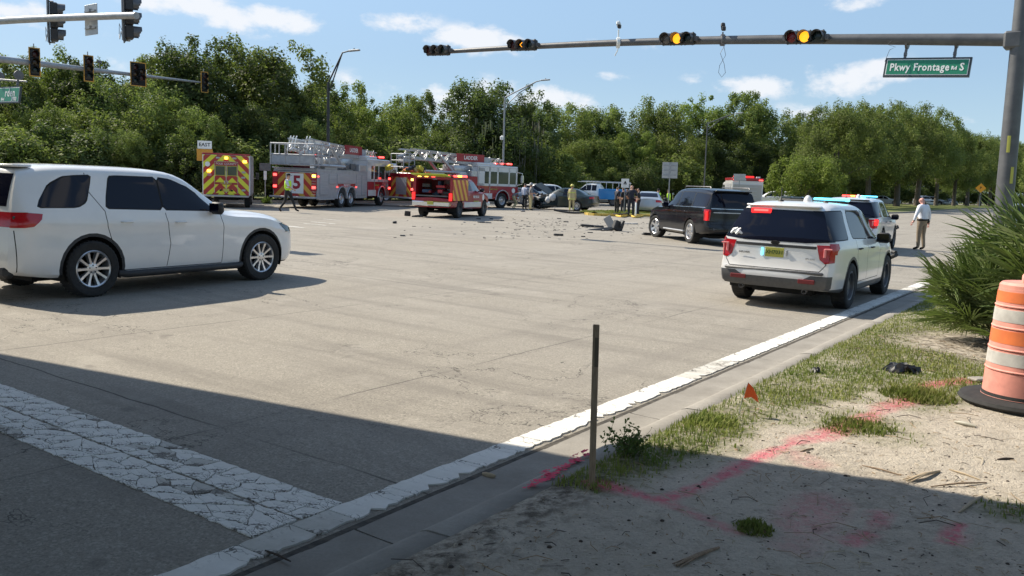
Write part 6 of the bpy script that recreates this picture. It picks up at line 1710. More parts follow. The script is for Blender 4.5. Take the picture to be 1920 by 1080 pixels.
m = MB(); m.box((A_base.x-.1, A_base.y+.07, A_base.z), (.40, .40, .42), rz=-TH, bev=.05); m.build('arm_flange', MATS['pole_grey'], sp_)
for z0, nm in ((3.2, 'pole_label'), (2.45, 'pole_label')):
    m = MB(); a0 = math.radians(225 if z0 > 3 else 262)
    for k in range(4):
        a = a0+k*.09; a2 = a+.09
        q = [(pole_xy.x+.212*math.cos(x_), pole_xy.y+.212*math.sin(x_), z) for x_, z in ((a, z0-.2), (a2, z0-.2), (a2, z0+.2), (a, z0+.2))]
        m.add(q, [(0, 1, 2, 3)])
    m.build(nm, paper_yellow, sp_)
fd = -Udir
reflection_lens = mat('lens_painted_reflection', (.12, .11, .10), .25)  # reflection on the third signal's left lens, painted as an even grey
adir = (A_end-A_base).normalized()
specs = [(829, 99, None, 1, 'leftmost horizontal signal at the tip of the long right hand arm'),
         (988, 91, None, 2, 'second horizontal signal along the long arm, with a small amber arrow'),
         (1277, 78, 1, 0, 'third horizontal signal along the long arm, amber lit beside a lens with a painted reflection'),
         (1515, 73, 1, 0, 'horizontal signal nearest the green street sign, amber lit beside a dark red lens')]
for px, py, lit, arr, lab in specs:
    c = on_arm(px)+fd*(.30)+Vector((0, 0, 0.02))
    build_signal(c, fd, 3, True, lit, arr, False, None, lab, None, 'signals on the long right hand arm', along=-adir, lenscol={0: reflection_lens} if px == 1277 else {0: mat('lens_red_dim', (.16, .012, .015), .25)} if px == 1515 else None, scale=1.0)
# detection camera, cables, clamps
def cam_unit(px, label, white=True, h=.55):
    p = on_arm(px); o = empty('traffic_camera', label, 'camera')
    m = MB(); m.tube((p.x, p.y, p.z), (p.x, p.y, p.z+h-.15), .022, n=6); m.lathe([(.17, -.05), (.17, .05)], (p.x, p.y, p.z), 16, 'X'); m.build('stand', sign_white if white else dark_metal, o)
    q = p+Vector((0, 0, h)); m = MB(); m.box(tuple(q), (.12, .34, .13), rz=-.3, rx=-.25, bev=.03); m.mat(1).box(tuple(q+Vector((.0, -.12, -.07))), (.10, .16, .12), rz=-.3, bev=.02); m.build('housing', [sign_white if white else black_plastic, black_plastic], o)
    m = MB()
    if white: m.path([p+Vector((0, -.1, -.1)), p+Vector((-.02, -.1, -.25)), p+Vector((-.1, -.1, -.42))], .018, 5)
    else:
        m.path([p+Vector((-.03, -.16, -.05)), p+Vector((.08, -.16, -.45)), p+Vector((-.08, -.16, -.75)), p+Vector((-.1, -.16, -.95)), p+Vector((0, -.16, -1.08)), p+Vector((.1, -.16, -.95)), p+Vector((.05, -.16, -.7)), p+Vector((-.08, -.16, -.4)), p+Vector((.1, -.16, -.05))], .007, 4)
    m.build('cable', sign_white if white else dark_metal, o)
cam_unit(1158, 'white detection camera standing on the long arm between the second and third signal', True)
cam_unit(1355, 'small black camera on the long arm with a looped cable hanging below', False, .38)
# street name sign
def name_sign(c, w, h, along, text, label, hang, sub=None, face=None, m_=None):
    o = empty('street_name_sign', label, 'street sign')
    y = Vector(along).normalized(); n = Vector(face).normalized(); n = (n-y*n.dot(y)).normalized(); up = Vector((0, 0, 1))
    up = y.cross(n); up = up if up.z > 0 else -up
    Mx = Matrix.Identity(4)
    for i in range(3): Mx[i][0] = n[i]; Mx[i][1] = (up.cross(n))[i]; Mx[i][2] = up[i]; Mx[i][3] = c[i]
    o.matrix_world = Mx
    box('frame', mat('sign_frame', (.03, .04, .045), .4), o, (-.03, 0, 0), (.07, w, h)); box('border', sign_white, o, (.008, 0, 0), (.006, w-.09, h-.09)); box('face', sign_green, o, (.013, 0, 0), (.006, w-.13, h-.13))
    for (s, size, yy, zz_, st_) in text: lettering(s, size, sign_white, o, (.02, yy, zz_), (1, 0, 0), 'lettering', .006, st_, 1.12)
    for yy in hang:
        m = MB(); m.tube((-.03, yy, h/2), (-.03, yy, h/2+.42), .035, n=6); m.box((-.03, yy, h/2+.1), (.09, .07, .08)); m.lathe([(.175, -.03), (.175, .03)], (-.03, yy, h/2+.42), 16, 'Y'); m.build('hanger', dark_metal, o)
    return o
sc_ = D(1737, 126, 22.3)
name_sign(sc_, 2.03, .50, adir, [('Pkwy Frontage', .27, -.17, -.01, .78), ('Rd', .12, .645, -.03, .9), ('S', .27, .82, -.01, .85)], 'green street sign reading Pkwy Frontage Rd S hanging from the long arm', (.60, -.56), face=-FWD)
m = MB(); q = on_arm(1668); m.path([q+Vector((0, -.16, -.05)), q+Vector((-.12, -.16, -.16)), q+Vector((.1, -.16, -.22)), q+Vector((-.05, -.16, -.3)), q+Vector((-.15, -.16, -.6))], .007, 4); m.build('arm_cable', dark_metal, sp_)

# upper left arm, seen from behind
B0 = D(-140, 50, 28.5); B1 = D(256, 29, 22)
la = empty('signal_mast', 'pale grey signal arm entering at the top left corner', 'signal pole')
m = MB(); m.path([B0.lerp(B1, k/8)+Vector((0, 0, .05*math.sin(math.pi*k/8))) for k in range(9)], [.115-.03*k/8 for k in range(9)], 14); m.build('mast_arm', galv, la, 50)
Bfoot = B0+(B0-B1).normalized()*3; 
m = MB(); m.path([(Bfoot.x, Bfoot.y, 0), (Bfoot.x, Bfoot.y, 8)], [.2, .15], 16); m.tube(B0, tuple(Bfoot), .12, .14, 12); m.build('pole', galv, la, 50)
for px, dd, lab in ((250, .36, 'signal seen from behind at the tip of the upper left arm'), (107, .36, 'signal seen from behind, left of the grey sign back on the upper left arm')):
    px -= 13; t = (px+140)/402.0; t = min(1, t*1.0); p = B0.lerp(B1, 1/(1+(1-t)/max(t, 1e-3)*22/28.5)) if t < 1 else B1
    o = build_signal(p+Udir*.26+Vector((.0, 0, -.02)), Udir+Vdir*.5, 3, False, None, 0, False, None, lab, None, 'signals on the upper left arm', scale=1.0)
    b = MB(); b.box((-.21, 0, 0), (.03, .30, 1.22)); b.build('backplate', black_plastic, o)
    m = MB(); m.path([(-.25, .05, -.35), (-.3, .35, -.1), (-.3, .45, -.35), (-.3, .3, -.5), (-.27, .25, -.3), (-.25, .05, -.55)], .008, 4); m.build('cable', dark_metal, o)
sb = empty('road_sign', 'back of a pale grey sign clamped to the upper left arm', 'sign'); p = D(160, 35, 23.4)+Udir*.16
Mx = Matrix.Identity(4)
for i in range(3): Mx[i][0] = Udir[i]; Mx[i][1] = (Vector((0, 0, 1)).cross(Udir))[i]; Mx[i][3] = p[i]
sb.matrix_world = Mx
box('panel', sign_grey, sb, (0, 0, 0), (.02, .62, .80), bev=.005)
for z_ in (.22, -.22): m = MB(); m.box((-.03, 0, z_), (.04, .5, .04)); m.box((-.05, 0, z_+.02), (.05, .08, .08)); m.build('clamp', galv, sb)
# lower left arm
C0 = D(-60, 104, 36); C1 = D(396, 157, 56)
lb2 = empty('signal_mast', 'thinner signal arm crossing in front of the trees at the left', 'signal pole')
m = MB(); m.path([C0.lerp(C1, k/8) for k in range(9)], [.16-.11*k/8 for k in range(9)], 12); m.build('mast_arm', galv, lb2, 50)
Cf = C0+(C0-C1).normalized()*3
m = MB(); m.path([(Cf.x, Cf.y, 0), (Cf.x, Cf.y, 8)], [.2, .15], 14); m.tube(C0, Cf, .15, .16, 12); m.build('pole', galv, lb2, 50)
def on_c(px):
    best, bd = None, 1e9
    for i in range(400):
        q = C0.lerp(C1, i/399); d = q-Vector((0, 0, EYE)); x = 960+FOC*d.dot(RGT)/d.dot(FWD)
        if abs(x-px) < bd: best, bd = q, abs(x-px)
    return best
for px, n, extra, lab in ((60, 3, None, 'leftmost of the yellow bordered signals on the thinner left arm'), (161, 3, None, 'second yellow bordered signal from the left on the thinner arm'),
                          (248, 3, [(0, .35, -.175), (0, .35, .175)], 'wide five lamp signal third along the thinner left arm'), (379, 3, None, 'signal at the far tip of the thinner left arm')):
    p = on_c(px)+Vdir*.28
    build_signal(p+Vector((0, 0, 0.02)), Vdir-Udir*.15, n, False, None, 0, 2, None, lab, extra, 'signals on the thinner left arm', scale=1.0)
m = MB(); q = on_c(187); m.tube(q, q+Vector((0, 0, .4)), .02, n=5); m.box(tuple(q+Vector((0, 0, .45))), (.12, .3, .12)); tag(m.build('traffic_camera', dark_metal), 'small camera standing on the thinner left arm between two signals', 'camera')
# green sign at the left edge
sgl = D(8, 178, 33)
name_sign(sgl, 2.4, .62, Vdir*.85-Vector((0, .0, .02)), [('rden', .42, .48, .06, .9), ('Blvd', .14, -.05, -.17, .9), ('3900', .20, .82, -.17, .9)], 'green street sign cut by the left edge ending in rden and 3900', (.9, -.6), face=-FWD-Udir*.2)
m = MB(); e0 = D(-200, 135, 33.5); e1 = D(50, 153, 32.8); m.path([e0, e1], [.06, .035], 10)
fo = e0+Vector((-1, 0, 0)); m.path([(fo.x, fo.y, gz(fo.x, fo.y)), (fo.x, fo.y, 6.5)], [.12, .1], 10); m.tube(e0, fo, .06, n=8)
tag(m.build('sign_mast', galv, smooth=50), 'slim arm holding the green sign at the left edge', 'sign pole')

# street lamps
def street_lamp(base, h, reach, label, m_, dirx=1, arm_rise=1.9, thick=.11, white_box=False):
    o = empty('street_lamp', label, 'street lamp', 'street lamps with long bent arms')
    m = MB(); m.path([base, base+Vector((0, 0, h*.5)), base+Vector((0, 0, h))], [thick, thick*.8, thick*.65], 12); m.build('pole', m_, o, 50)
    top = base+Vector((0, 0, h)); d = Vector((dirx*.97, -.2, 0))
    m = MB(); tip = top+d*reach*.80+Vector((0, 0, arm_rise)); m.path([top+Vector((0, 0, -.05)), top+d*reach*.45+Vector((0, 0, arm_rise*.55)), tip, tip+d*.45+Vector((0, 0, .10))], [.05, .05, .045, .04], 8)
    m.path([top+Vector((0, 0, -.75)), top+d*reach*.40+Vector((0, 0, arm_rise*.30)), tip], [.04, .04, .035], 8)
    m.build('arm', m_, o, 50)
    m = MB(); q = tip+d*.75+Vector((0, 0, .13)); m.box(tuple(q), (.75, .26, .10), rz=-.2, ry=-.08, bev=.04); m.lathe([(.05, 0), (.05, .08)], q+Vector((0, 0, .05)), 8); m.build('lamp_head', sign_grey, o)
    if white_box: MB().lathe([(.001, -.2), (.14, -.15), (.16, .1), (.001, .2)], base+Vector((-.15, 0, h*.62)), 12).build('camera_dome', sign_white, o, 60)
    return o
street_lamp(GX(612, 53), 7.4, 1.15, 'tall black street lamp behind the ladder truck with the number five', mat('lamp_black', (.02, .022, .025), .5), 1, 1.75, .12)
street_lamp(GX(937, 70), 8.6, 3.2, 'street lamp rising in front of the tall mossy oak', galv, 1, 1.2, .10, True)
street_lamp(GX(1312, 90), 8.5, 3.0, 'faint slim street lamp in front of the trees above the black suv', dark_metal, 1, .9, .08)
# small signs
def post_sign(px, dist, top, w, h, m_, label, cat='sign', text=None, diamond=False, post=galv, second=None, face=None, tm=None, bars=0):
    b = GX(px, dist); o = empty('road_sign', label, cat)
    zt = D(px, top, dist).z; o.location = (b.x, b.y, b.z)
    H = zt-b.z
    f = Vector((-b.x, -b.y, 0)).normalized(); o.rotation_euler = (0, 0, math.atan2(f.y, f.x))
    MB().box((-.04, 0, H/2), (.06, .06, H)).build('post', post, o)
    if diamond: MB().box((0, 0, H-w*.72), (.015, w, w), rx=R(45)).build('panel', m_, o)
    else: MB().box((0, 0, H-h/2), (.02, w, h), bev=.004).build('panel', m_, o)
    if second: MB().box((0, 0, H-h-second[1]/2-.02), (.02, second[0], second[1])).build('panel', second[2], o)
    for (s, size, z) in text or []: lettering(s, size, tm or seam_black, o, (.014, 0, H+z), (1, 0, 0), 'lettering', .004)
    if bars:
        m = MB()
        for k in range(3): m.box((.02, 0, H-h*(.2+.3*k)), (.03, w*.85, .08))
        m.box((.025, 0, H-h/2), (.04, .12, h)); m.build('bracing', galv, o)
    return o
post_sign(383, 46, 264, .72, .42, sign_white, 'white sign reading East over an orange plate above the ambulance', text=[('EAST', .26, -.21)], second=(.80, .62, mat('plate_orange', (.62, .28, .03), .5)))
post_sign(1247, 49, 304, .86, .90, sign_grey, 'back of a large grey route sign on a post beside the black suv', bars=3)
post_sign(1165, 54, 335, .48, .56, sign_white, 'small white lane arrow sign above the group of officers', text=[('^', .5, -.34), ('I', .28, -.3)])
post_sign(1826, 98, 343, .78, .78, sign_yellow, 'yellow diamond warning sign on the grass by the row of oaks', diamond=True, text=[('P', .4, -.56)])
post_sign(1870, 105, 347, .45, .9, sign_white, 'white sign beyond the yellow diamond, near the signal pole', text=[('30', .3, -.4)])
post_sign(1377, 66, 326, .9, .5, sign_grey, 'pair of small grey sign backs above the pale fire engine')
post_sign(495, 49, 306, .62, .42, dark_metal, 'thin dark sign frame on a post between the ambulance and the ladder truck', second=(.16, .5, sign_white))
# ---------------------------------------------------------------- trees
def crown_mesh(seed, W_, H_, n, blobs=14, leaf=.30, style='round', m_=None):
    """leaf-sized faces through overlapping clumps; local z from 0 (crown base) to H_"""
    rng = np.random.default_rng(seed); rr = random.Random(seed); B = []
    for k in range(blobs+8):
        t = rr.random(); z = H_*(.16+.74*t)
        if style == 'round': wr_ = W_*.5*math.sqrt(max(.05, 1-((z/H_-.45)/.62)**2))
        elif style == 'tall': wr_ = W_*.5*(.95-.55*t)
        else: wr_ = W_*.5*(.75+.25*math.sin(t*3))
        a = rr.uniform(0, 6.28); d = wr_*rr.uniform(.25, .85); r = W_*rr.uniform(.10, .19)
        B.append((d*math.cos(a), d*math.sin(a), z, r, r*(rr.uniform(.6, .85) if W_ > 10 else rr.uniform(.8, 1.25))))
    for k in range(int(blobs*2.6)):   # small sprigs that break the outline
        t = rr.random(); z = H_*(.35+.68*t); wr_ = W_*.5*math.sqrt(max(.08, 1-((z/H_-.45)/.66)**2)) if style != 'tall' else W_*.5*(1.0-.6*t)
        a = rr.uniform(0, 6.28); r = W_*rr.uniform(.03, .085); B.append((wr_*math.cos(a), wr_*math.sin(a), z, r, r*rr.uniform(1.0, 1.9)))
    B = np.array(B); vol = B[:, 3]**1.75; pk = rng.choice(len(B), n, p=vol/vol.sum())
    d = rng.normal(size=(n, 3)); d /= np.linalg.norm(d, axis=1, keepdims=True); rad = rng.uniform(.10, 1, n)**.55*rng.uniform(.9, 1.18, n)
    c = B[pk, :3]+d*np.stack([B[pk, 3]*rad, B[pk, 3]*rad, B[pk, 4]*rad], 1)
    nr = d*1.0+rng.normal(size=(n, 3))*.65+np.array([0, 0, .35]); nr /= np.linalg.norm(nr, axis=1, keepdims=True)
    t1 = np.cross(nr, rng.normal(size=(n, 3))); t1 /= np.linalg.norm(t1, axis=1, keepdims=True); t2 = np.cross(nr, t1)
    s = (leaf*rng.uniform(.5, 1.15, n))[:, None]*.5
    V = np.stack([c-t1*s, c+t2*s*.55, c+t1*s, c-t2*s*.55], 1); V[:, 2] += -np.array([0, 0, 1])*s*.25
    idx = np.arange(4*n).reshape(n, 4)
    me = bpy.data.meshes.new('crown'); me.vertices.add(4*n); me.vertices.foreach_set('co', V.ravel()); me.loops.add(4*n); me.loops.foreach_set('vertex_index', idx.ravel().astype(np.int32))
    me.polygons.add(n); me.polygons.foreach_set('loop_start', (np.arange(n)*4).astype(np.int32)); me.update(calc_edges=True); me.materials.append(m_)
    return me, B
lf_mid = leafmat('leaves_mid', (.084, .116, .034), (.190, .220, .060), .55, .40, .5, (.21, .235, .07))
lf_dark = leafmat('leaves_dark', (.036, .057, .022), (.082, .106, .035), .5, .30, .5, (.105, .125, .045))
lf_bright = leafmat('leaves_bright', (.095, .140, .030), (.19, .235, .05), .5, .42, .5, (.22, .25, .065))
lf_oak = leafmat('leaves_oak', (.084, .116, .036), (.160, .190, .054), .7, .40, .5, (.17, .18, .065))
moss_m = leafmat('moss_grey', (.10, .105, .08), (.16, .16, .13), 1.0, .2, .9, (.2, .2, .17))
def trunk_mesh(seed, h, r, B, W_, z0, lean=.3, limbs=9):
    rr = random.Random(seed); mb = MB(); tx, ty = rr.uniform(-lean, lean), rr.uniform(-lean, lean)
    fork = h*rr.uniform(.75, 1.0)
    mb.path([(0, 0, -.3), (0, 0, .15), (tx*.3, ty*.3, fork*.5), (tx, ty, fork)], [r*1.35, r*1.05, r*.85, r*.72], 10)
    for b in sorted(B[:max(limbs, 1)].tolist(), key=lambda b: b[2])[:limbs]:
        e_ = Vector((b[0], b[1], b[2]+z0)); s = Vector((tx, ty, fork*.93)); md = s.lerp(e_, .5)+Vector((0, 0, rr.uniform(-.3, .5)))
        mb.path([s, md, e_], [r*.45, r*.28, r*.09], 6)
    me = bpy.data.meshes.new('trunk'); me.from_pydata(mb.v, [], mb.f); me.materials.append(bark); finish(me, 60); return me
KINDS = {}
def kind(key, seed, W_, H_, base, n, blobs, leaf, style, m_, r):
    cm, B = crown_mesh(seed, W_, H_, int(n*1.55), blobs, leaf*.76, style, m_); KINDS[key] = (cm, trunk_mesh(seed, base+H_*.25, r, B, W_, base), base, base+H_*1.0, W_)
kind('mid1', 11, 8.5, 9.0, 1.0, 17000, 17, .34, 'round', lf_mid, .22); kind('mid2', 12, 7.5, 10.0, 1.0, 17000, 18, .34, 'tall', lf_mid, .22); kind('mid3', 13, 9, 8.5, .8, 18000, 16, .32, 'round', lf_mid, .22)
kind('dark1', 14, 8.5, 9.5, .8, 17000, 17, .34, 'round', lf_dark, .24); kind('dark2', 15, 7.5, 10.5, .8, 16000, 18, .34, 'tall', lf_dark, .22)
kind('bright1', 16, 7.5, 8.5, .8, 16000, 16, .34, 'round', lf_bright, .2); kind('bright2', 17, 6.5, 9.5, .8, 14000, 16, .32, 'tall', lf_bright, .2)
kind('oak1', 18, 13, 11.5, 2.4, 27000, 24, .40, 'round', lf_oak, .48); kind('oak2', 19, 12.5, 11.0, 2.4, 27000, 24, .40, 'round', lf_oak, .45); kind('oak3', 20, 13.5, 12, 2.6, 27000, 24, .42, 'round', lf_oak, .5)
kind('airy', 21, 8, 9, 2.0, 8000, 13, .36, 'tall', lf_bright, .2)
kind('bush', 22, 5.5, 4.2, .0, 11000, 14, .26, 'round', lf_bright, .12); kind('bushd', 23, 6, 4.2, .0, 10000, 14, .30, 'round', lf_dark, .12); kind('bushm', 24, 6, 3.8, .0, 10000, 14, .30, 'round', lf_mid, .12)
TREES = []
def tree(key, px, dist, top_py=None, label='', group=None, wscale=1.0, name='tree', H=None, rot=None, cat='tree', dz=0.0):
    cm, tm, base, full, W_ = KINDS[key]; p = GX(px, dist)
    if H is None: H = (D(px, top_py, dist).z-p.z)
    s = H/full; o = empty(name, label, cat, group); o.location = (p.x, p.y, p.z+.05+dz); ws = s*wscale
    o.scale = (ws, ws, s); o.rotation_euler = (0, 0, rot if rot is not None else random.Random(px*7+int(dist)).uniform(0, 6.28))
    c = child('crown', cm, o, (0, 0, base)); child('trunk', tm, o)
    return o
# left wood: front row then the taller trees behind. (kind, px, distance, top py, how it looks, width)
left = [('dark1', -40, 50, 150, 'dark tree at the left edge behind the green sign', 1.1), ('mid2', 40, 54, 118, 'tall mixed green tree behind the leftmost bordered signal', 1.0), ('bright2', 105, 58, 112, 'bright topped tree between the two leftmost bordered signals', 1.0),
        ('dark2', 165, 57, 122, 'dark tree behind the second bordered signal', 1.1), ('mid1', 118, 50, 204, 'olive rounded tree above the white suv roof', 1.0), ('bright1', 30, 49, 225, 'low olive tree at the left edge above the white suv', .9),
        ('mid3', 250, 54, 168, 'broad leafy tree right of the five lamp signal', 1.2), ('dark2', 360, 58, 88, 'tallest spiky topped tree behind the tip of the thinner arm', 1.1), ('mid2', 300, 57, 118, 'tree between the five lamp signal and the arm tip', 1.0),
        ('dark1', 430, 60, 100, 'tall dense tree above the ambulance', 1.1), ('mid1', 500, 62, 94, 'tall round crowned tree left of the black street lamp', 1.1), ('dark1', 560, 64, 136, 'dark tree just left of the black street lamp', .95), ('mid3', 215, 48, 250, 'low leafy tree behind the white suv windshield', 1.0),
        ('mid1', 345, 52, 205, 'light green tree left of the ambulance roof', 1.0), ('dark1', 470, 56, 205, 'dark tree behind the ambulance and the thin sign post', 1.1), ('mid1', 560, 57, 225, 'dull green tree behind the ladder truck platform', 1.0),
        ('bright1', 632, 68, 168, 'yellow green tree right of the black street lamp', 1.0), ('mid3', 690, 72, 190, 'grey green tree behind the red ladder sign', 1.1), ('bright2', 745, 76, 196, 'bright green tree between the two ladder trucks', 1.1), ('dark1', 790, 80, 218, 'dark tree left of the mossy oak', 1.0),
        ('mid1', 640, 62, 245, 'lower olive tree behind the ladder truck cab', 1.1), ('mid3', 835, 78, 252, 'rounded olive tree above the second ladder truck', 1.1), ('dark1', 720, 66, 262, 'low dark tree behind the grey topped engine', 1.0), ('mid2', 775, 84, 182, 'small pointed tree behind the gap between ladder trucks', .9)]
for k, px, d, t, lab, ws in left: tree(k, px, d, t, lab, 'trees in the wood at the left', ws)
center = [('dark2', 858, 86, 240, 'dark tree filling in left under the mossy oak', 1.0), ('mid3', 1030, 98, 206, 'grey green tree right of the mossy oak', 1.0), ('mid1', 1085, 101, 203, 'rounded tree behind the utility truck', 1.1), ('dark1', 1140, 104, 210, 'dull tree above the group of officers', 1.1),
          ('mid3', 1195, 108, 199, 'round crowned tree left of the grey route sign', 1.1), ('dark1', 1250, 110, 214, 'dark tree behind the grey route sign', 1.1), ('airy', 1300, 112, 190, 'airy pale tree above the black suv', 1.1), ('mid2', 1390, 116, 181, 'tallest bright topped tree in the middle right', 1.15), ('dark2', 1345, 112, 222, 'dark tree between the airy and the tall one', 1.1),
          ('mid1', 1440, 120, 218, 'green tree right of the tallest middle one', 1.1), ('dark1', 1480, 124, 222, 'dark tree before the oaks begin', 1.1), ('mid3', 1050, 92, 268, 'lower mossy green tree behind the crashed sedan', 1.2), ('mid1', 1120, 96, 262, 'lower olive tree behind the small lane sign', 1.2), ('bright1', 1180, 98, 258, 'brighter low tree right of the lane sign', 1.0),
          ('mid3', 1260, 102, 262, 'lower tree behind the black suv roof', 1.2), ('dark1', 1340, 106, 268, 'low dark tree behind the pale fire engine', 1.2), ('dark1', 1420, 110, 272, 'low dark tree left of the round bush', 1.2), ('mid1', 980, 88, 262, 'lower tree behind the ladder truck cab', 1.0), ('mid2', 1000, 100, 222, 'spindly tree peeping out right of the mossy oak', .9), ('dark2', 1500, 128, 240, 'dark tree behind the round bush', 1.2)]
for k, px, d, t, lab, ws in center: tree(k, px, d, t, lab, 'trees beyond the junction', ws)
# low growth that closes the foot of the wood
lowl = [(-30, 45), (60, 46), (150, 47), (240, 48.5), (330, 50), (420, 53), (500, 55), (575, 58), (650, 61), (720, 64), (790, 68), (860, 73), (930, 77), (1000, 82), (1060, 86), (1120, 90), (1180, 93), (1240, 97), (1300, 101), (1360, 106), (1420, 111), (1480, 118), (1530, 124)]
lm_ = ['past the left edge', 'above the white suv tailgate', 'above the white suv rear window', 'above the white suv middle', 'left of the ambulance', 'behind the ambulance', 'behind the thin sign post', 'behind the railed platform', 'under the black street lamp', 'between the two ladder trucks', 'behind the fire pickup', 'behind the second ladder truck ladder', 'at the foot of the mossy oak', 'behind the cab of the second ladder truck', 'behind the crashed sedan', 'behind the utility truck', 'behind the officers', 'behind the grey route sign', 'behind the black suv bonnet', 'behind the black suv roof', 'behind the pale fire engine', 'left of the round bush', 'behind the round bush']
for i, (px, d) in enumerate(lowl):
    tree(('bushd', 'bushm', 'bushd', 'bushm')[i % 4], px+(i*29) % 17, d+(i*13) % 4, None, 'undergrowth shrub at the foot of the wood '+lm_[i], 'undergrowth shrubs along the wood', 1.0+.5*((i*7) % 4)/4, 'shrub', 2.6+2.2*((i*37) % 7)/7, cat='shrub')
for i, px in enumerate(range(-60, 1600, 75)):
    v_ = -66; d = v_/((px-960)/FOC*CT-ST)
    tree(('dark1', 'dark2', 'mid1')[i % 3], px, d, None, 'dark tree deep in the wood '+lm_[i % 23], 'trees deep in the wood', 1.35, 'tree', 7.0+((i*53) % 7)*.3)
# the big mossy oak
mo = tree('dark1', 925, 79, 160, 'tall dark oak hung with grey moss beside the slim street lamp', None, 1.25, 'mossy_oak')
tree('dark2', 960, 82, 192, 'dark crown joined to the right side of the mossy oak', 'trees beyond the junction', 1.2); tree('dark1', 890, 80, 178, 'dark crown joined to the left side of the mossy oak', 'trees beyond the junction', .9)
rng = np.random.default_rng(5); mb = MB(); sc = mo.scale
for k in range(420):
    a = rng.uniform(0, 6.28); z = rng.uniform(2.0, 7.4); d = rng.uniform(2.6, 4.1)*(1-.09*abs(z-5)); L = rng.uniform(.4, 1.3); w = rng.uniform(.03, .07); x, y = d*math.cos(a), d*math.sin(a); c, s = math.cos(a*3)*w, math.sin(a*3)*w
    mb.add([(x-c, y-s, z), (x+c, y+s, z), (x+c*.8, y+s*.8, z-L*.6), (x-c*.6, y-s*.6, z-L*.6), (x, y, z-L)], [(0, 1, 2, 3), (3, 2, 4)])
mb.build('hanging_moss', moss_m, mo, kind='stuff')
# oaks on the median to the right, and the round bush
oaks = [('oak1', 1560, 96, 205), ('oak2', 1618, 104, 204), ('oak3', 1672, 112, 208), ('oak1', 1709, 122, 214), ('oak2', 1745, 134, 240), ('oak3', 1778, 148, 256), ('oak1', 1803, 164, 256), ('oak2', 1826, 178, 262), ('oak3', 1845, 192, 268), ('oak1', 1862, 212, 272), ('oak2', 1876, 236, 276), ('oak3', 1888, 262, 282)]
names_ = ['first', 'second', 'third', 'fourth', 'fifth', 'sixth', 'seventh', 'eighth', 'ninth', 'tenth', 'eleventh', 'twelfth']
for i, (k, px, d, t) in enumerate(oaks): tree(k, px, d, t, names_[i]+' spreading oak from the left in the row on the grass median', 'oaks in a row on the median', .95 if i < 4 else .85, 'oak_tree')
far = [(1700, 190, 240, 'dark1'), (1760, 220, 262, 'mid1'), (1800, 250, 268, 'dark1'), (1850, 280, 275, 'mid3'), (1640, 170, 235, 'dark1'), (1580, 150, 230, 'mid1'), (1890, 300, 280, 'dark1'), (1540, 140, 240, 'dark1'), (1910, 230, 262, 'mid1')]
fl_ = ['behind the fourth oak', 'behind the fifth oak', 'behind the sixth oak', 'behind the ninth oak', 'behind the second oak', 'behind the first oak, right side', 'left of the signal pole', 'behind the first oak, left side', 'right of the signal pole']
for i, (px, d, t, k) in enumerate(far): tree(k, px, d, t, 'tree beyond the far carriageway '+fl_[i], 'trees beyond the far carriageway', 1.5)
for i, (px, d) in enumerate(((1560, 150), (1600, 158), (1640, 166), (1680, 178), (1720, 190), (1760, 205), (1800, 225), (1840, 250), (1880, 280), (1915, 300))):
    tree('bushd', px, d, None, names_[i]+' dark hedge shrub from the left beyond the far carriageway', 'hedge shrubs beyond the far carriageway', 2.0, 'shrub', 3.6, cat='shrub')
tree('bush', 1503, 84, 300, 'round light green bush left of the oaks behind the police suvs', None, 1.15, 'round_bush', cat='bush')
tree('bush', 1545, 88, 335, 'low light green bush under the first oak', None, 1.0, 'round_bush', cat='bush')
# verge tree at far right edge behind the pole
tree('mid1', 1985, 60, 255, 'tree at the right edge beyond the signal pole', None, 1.0)

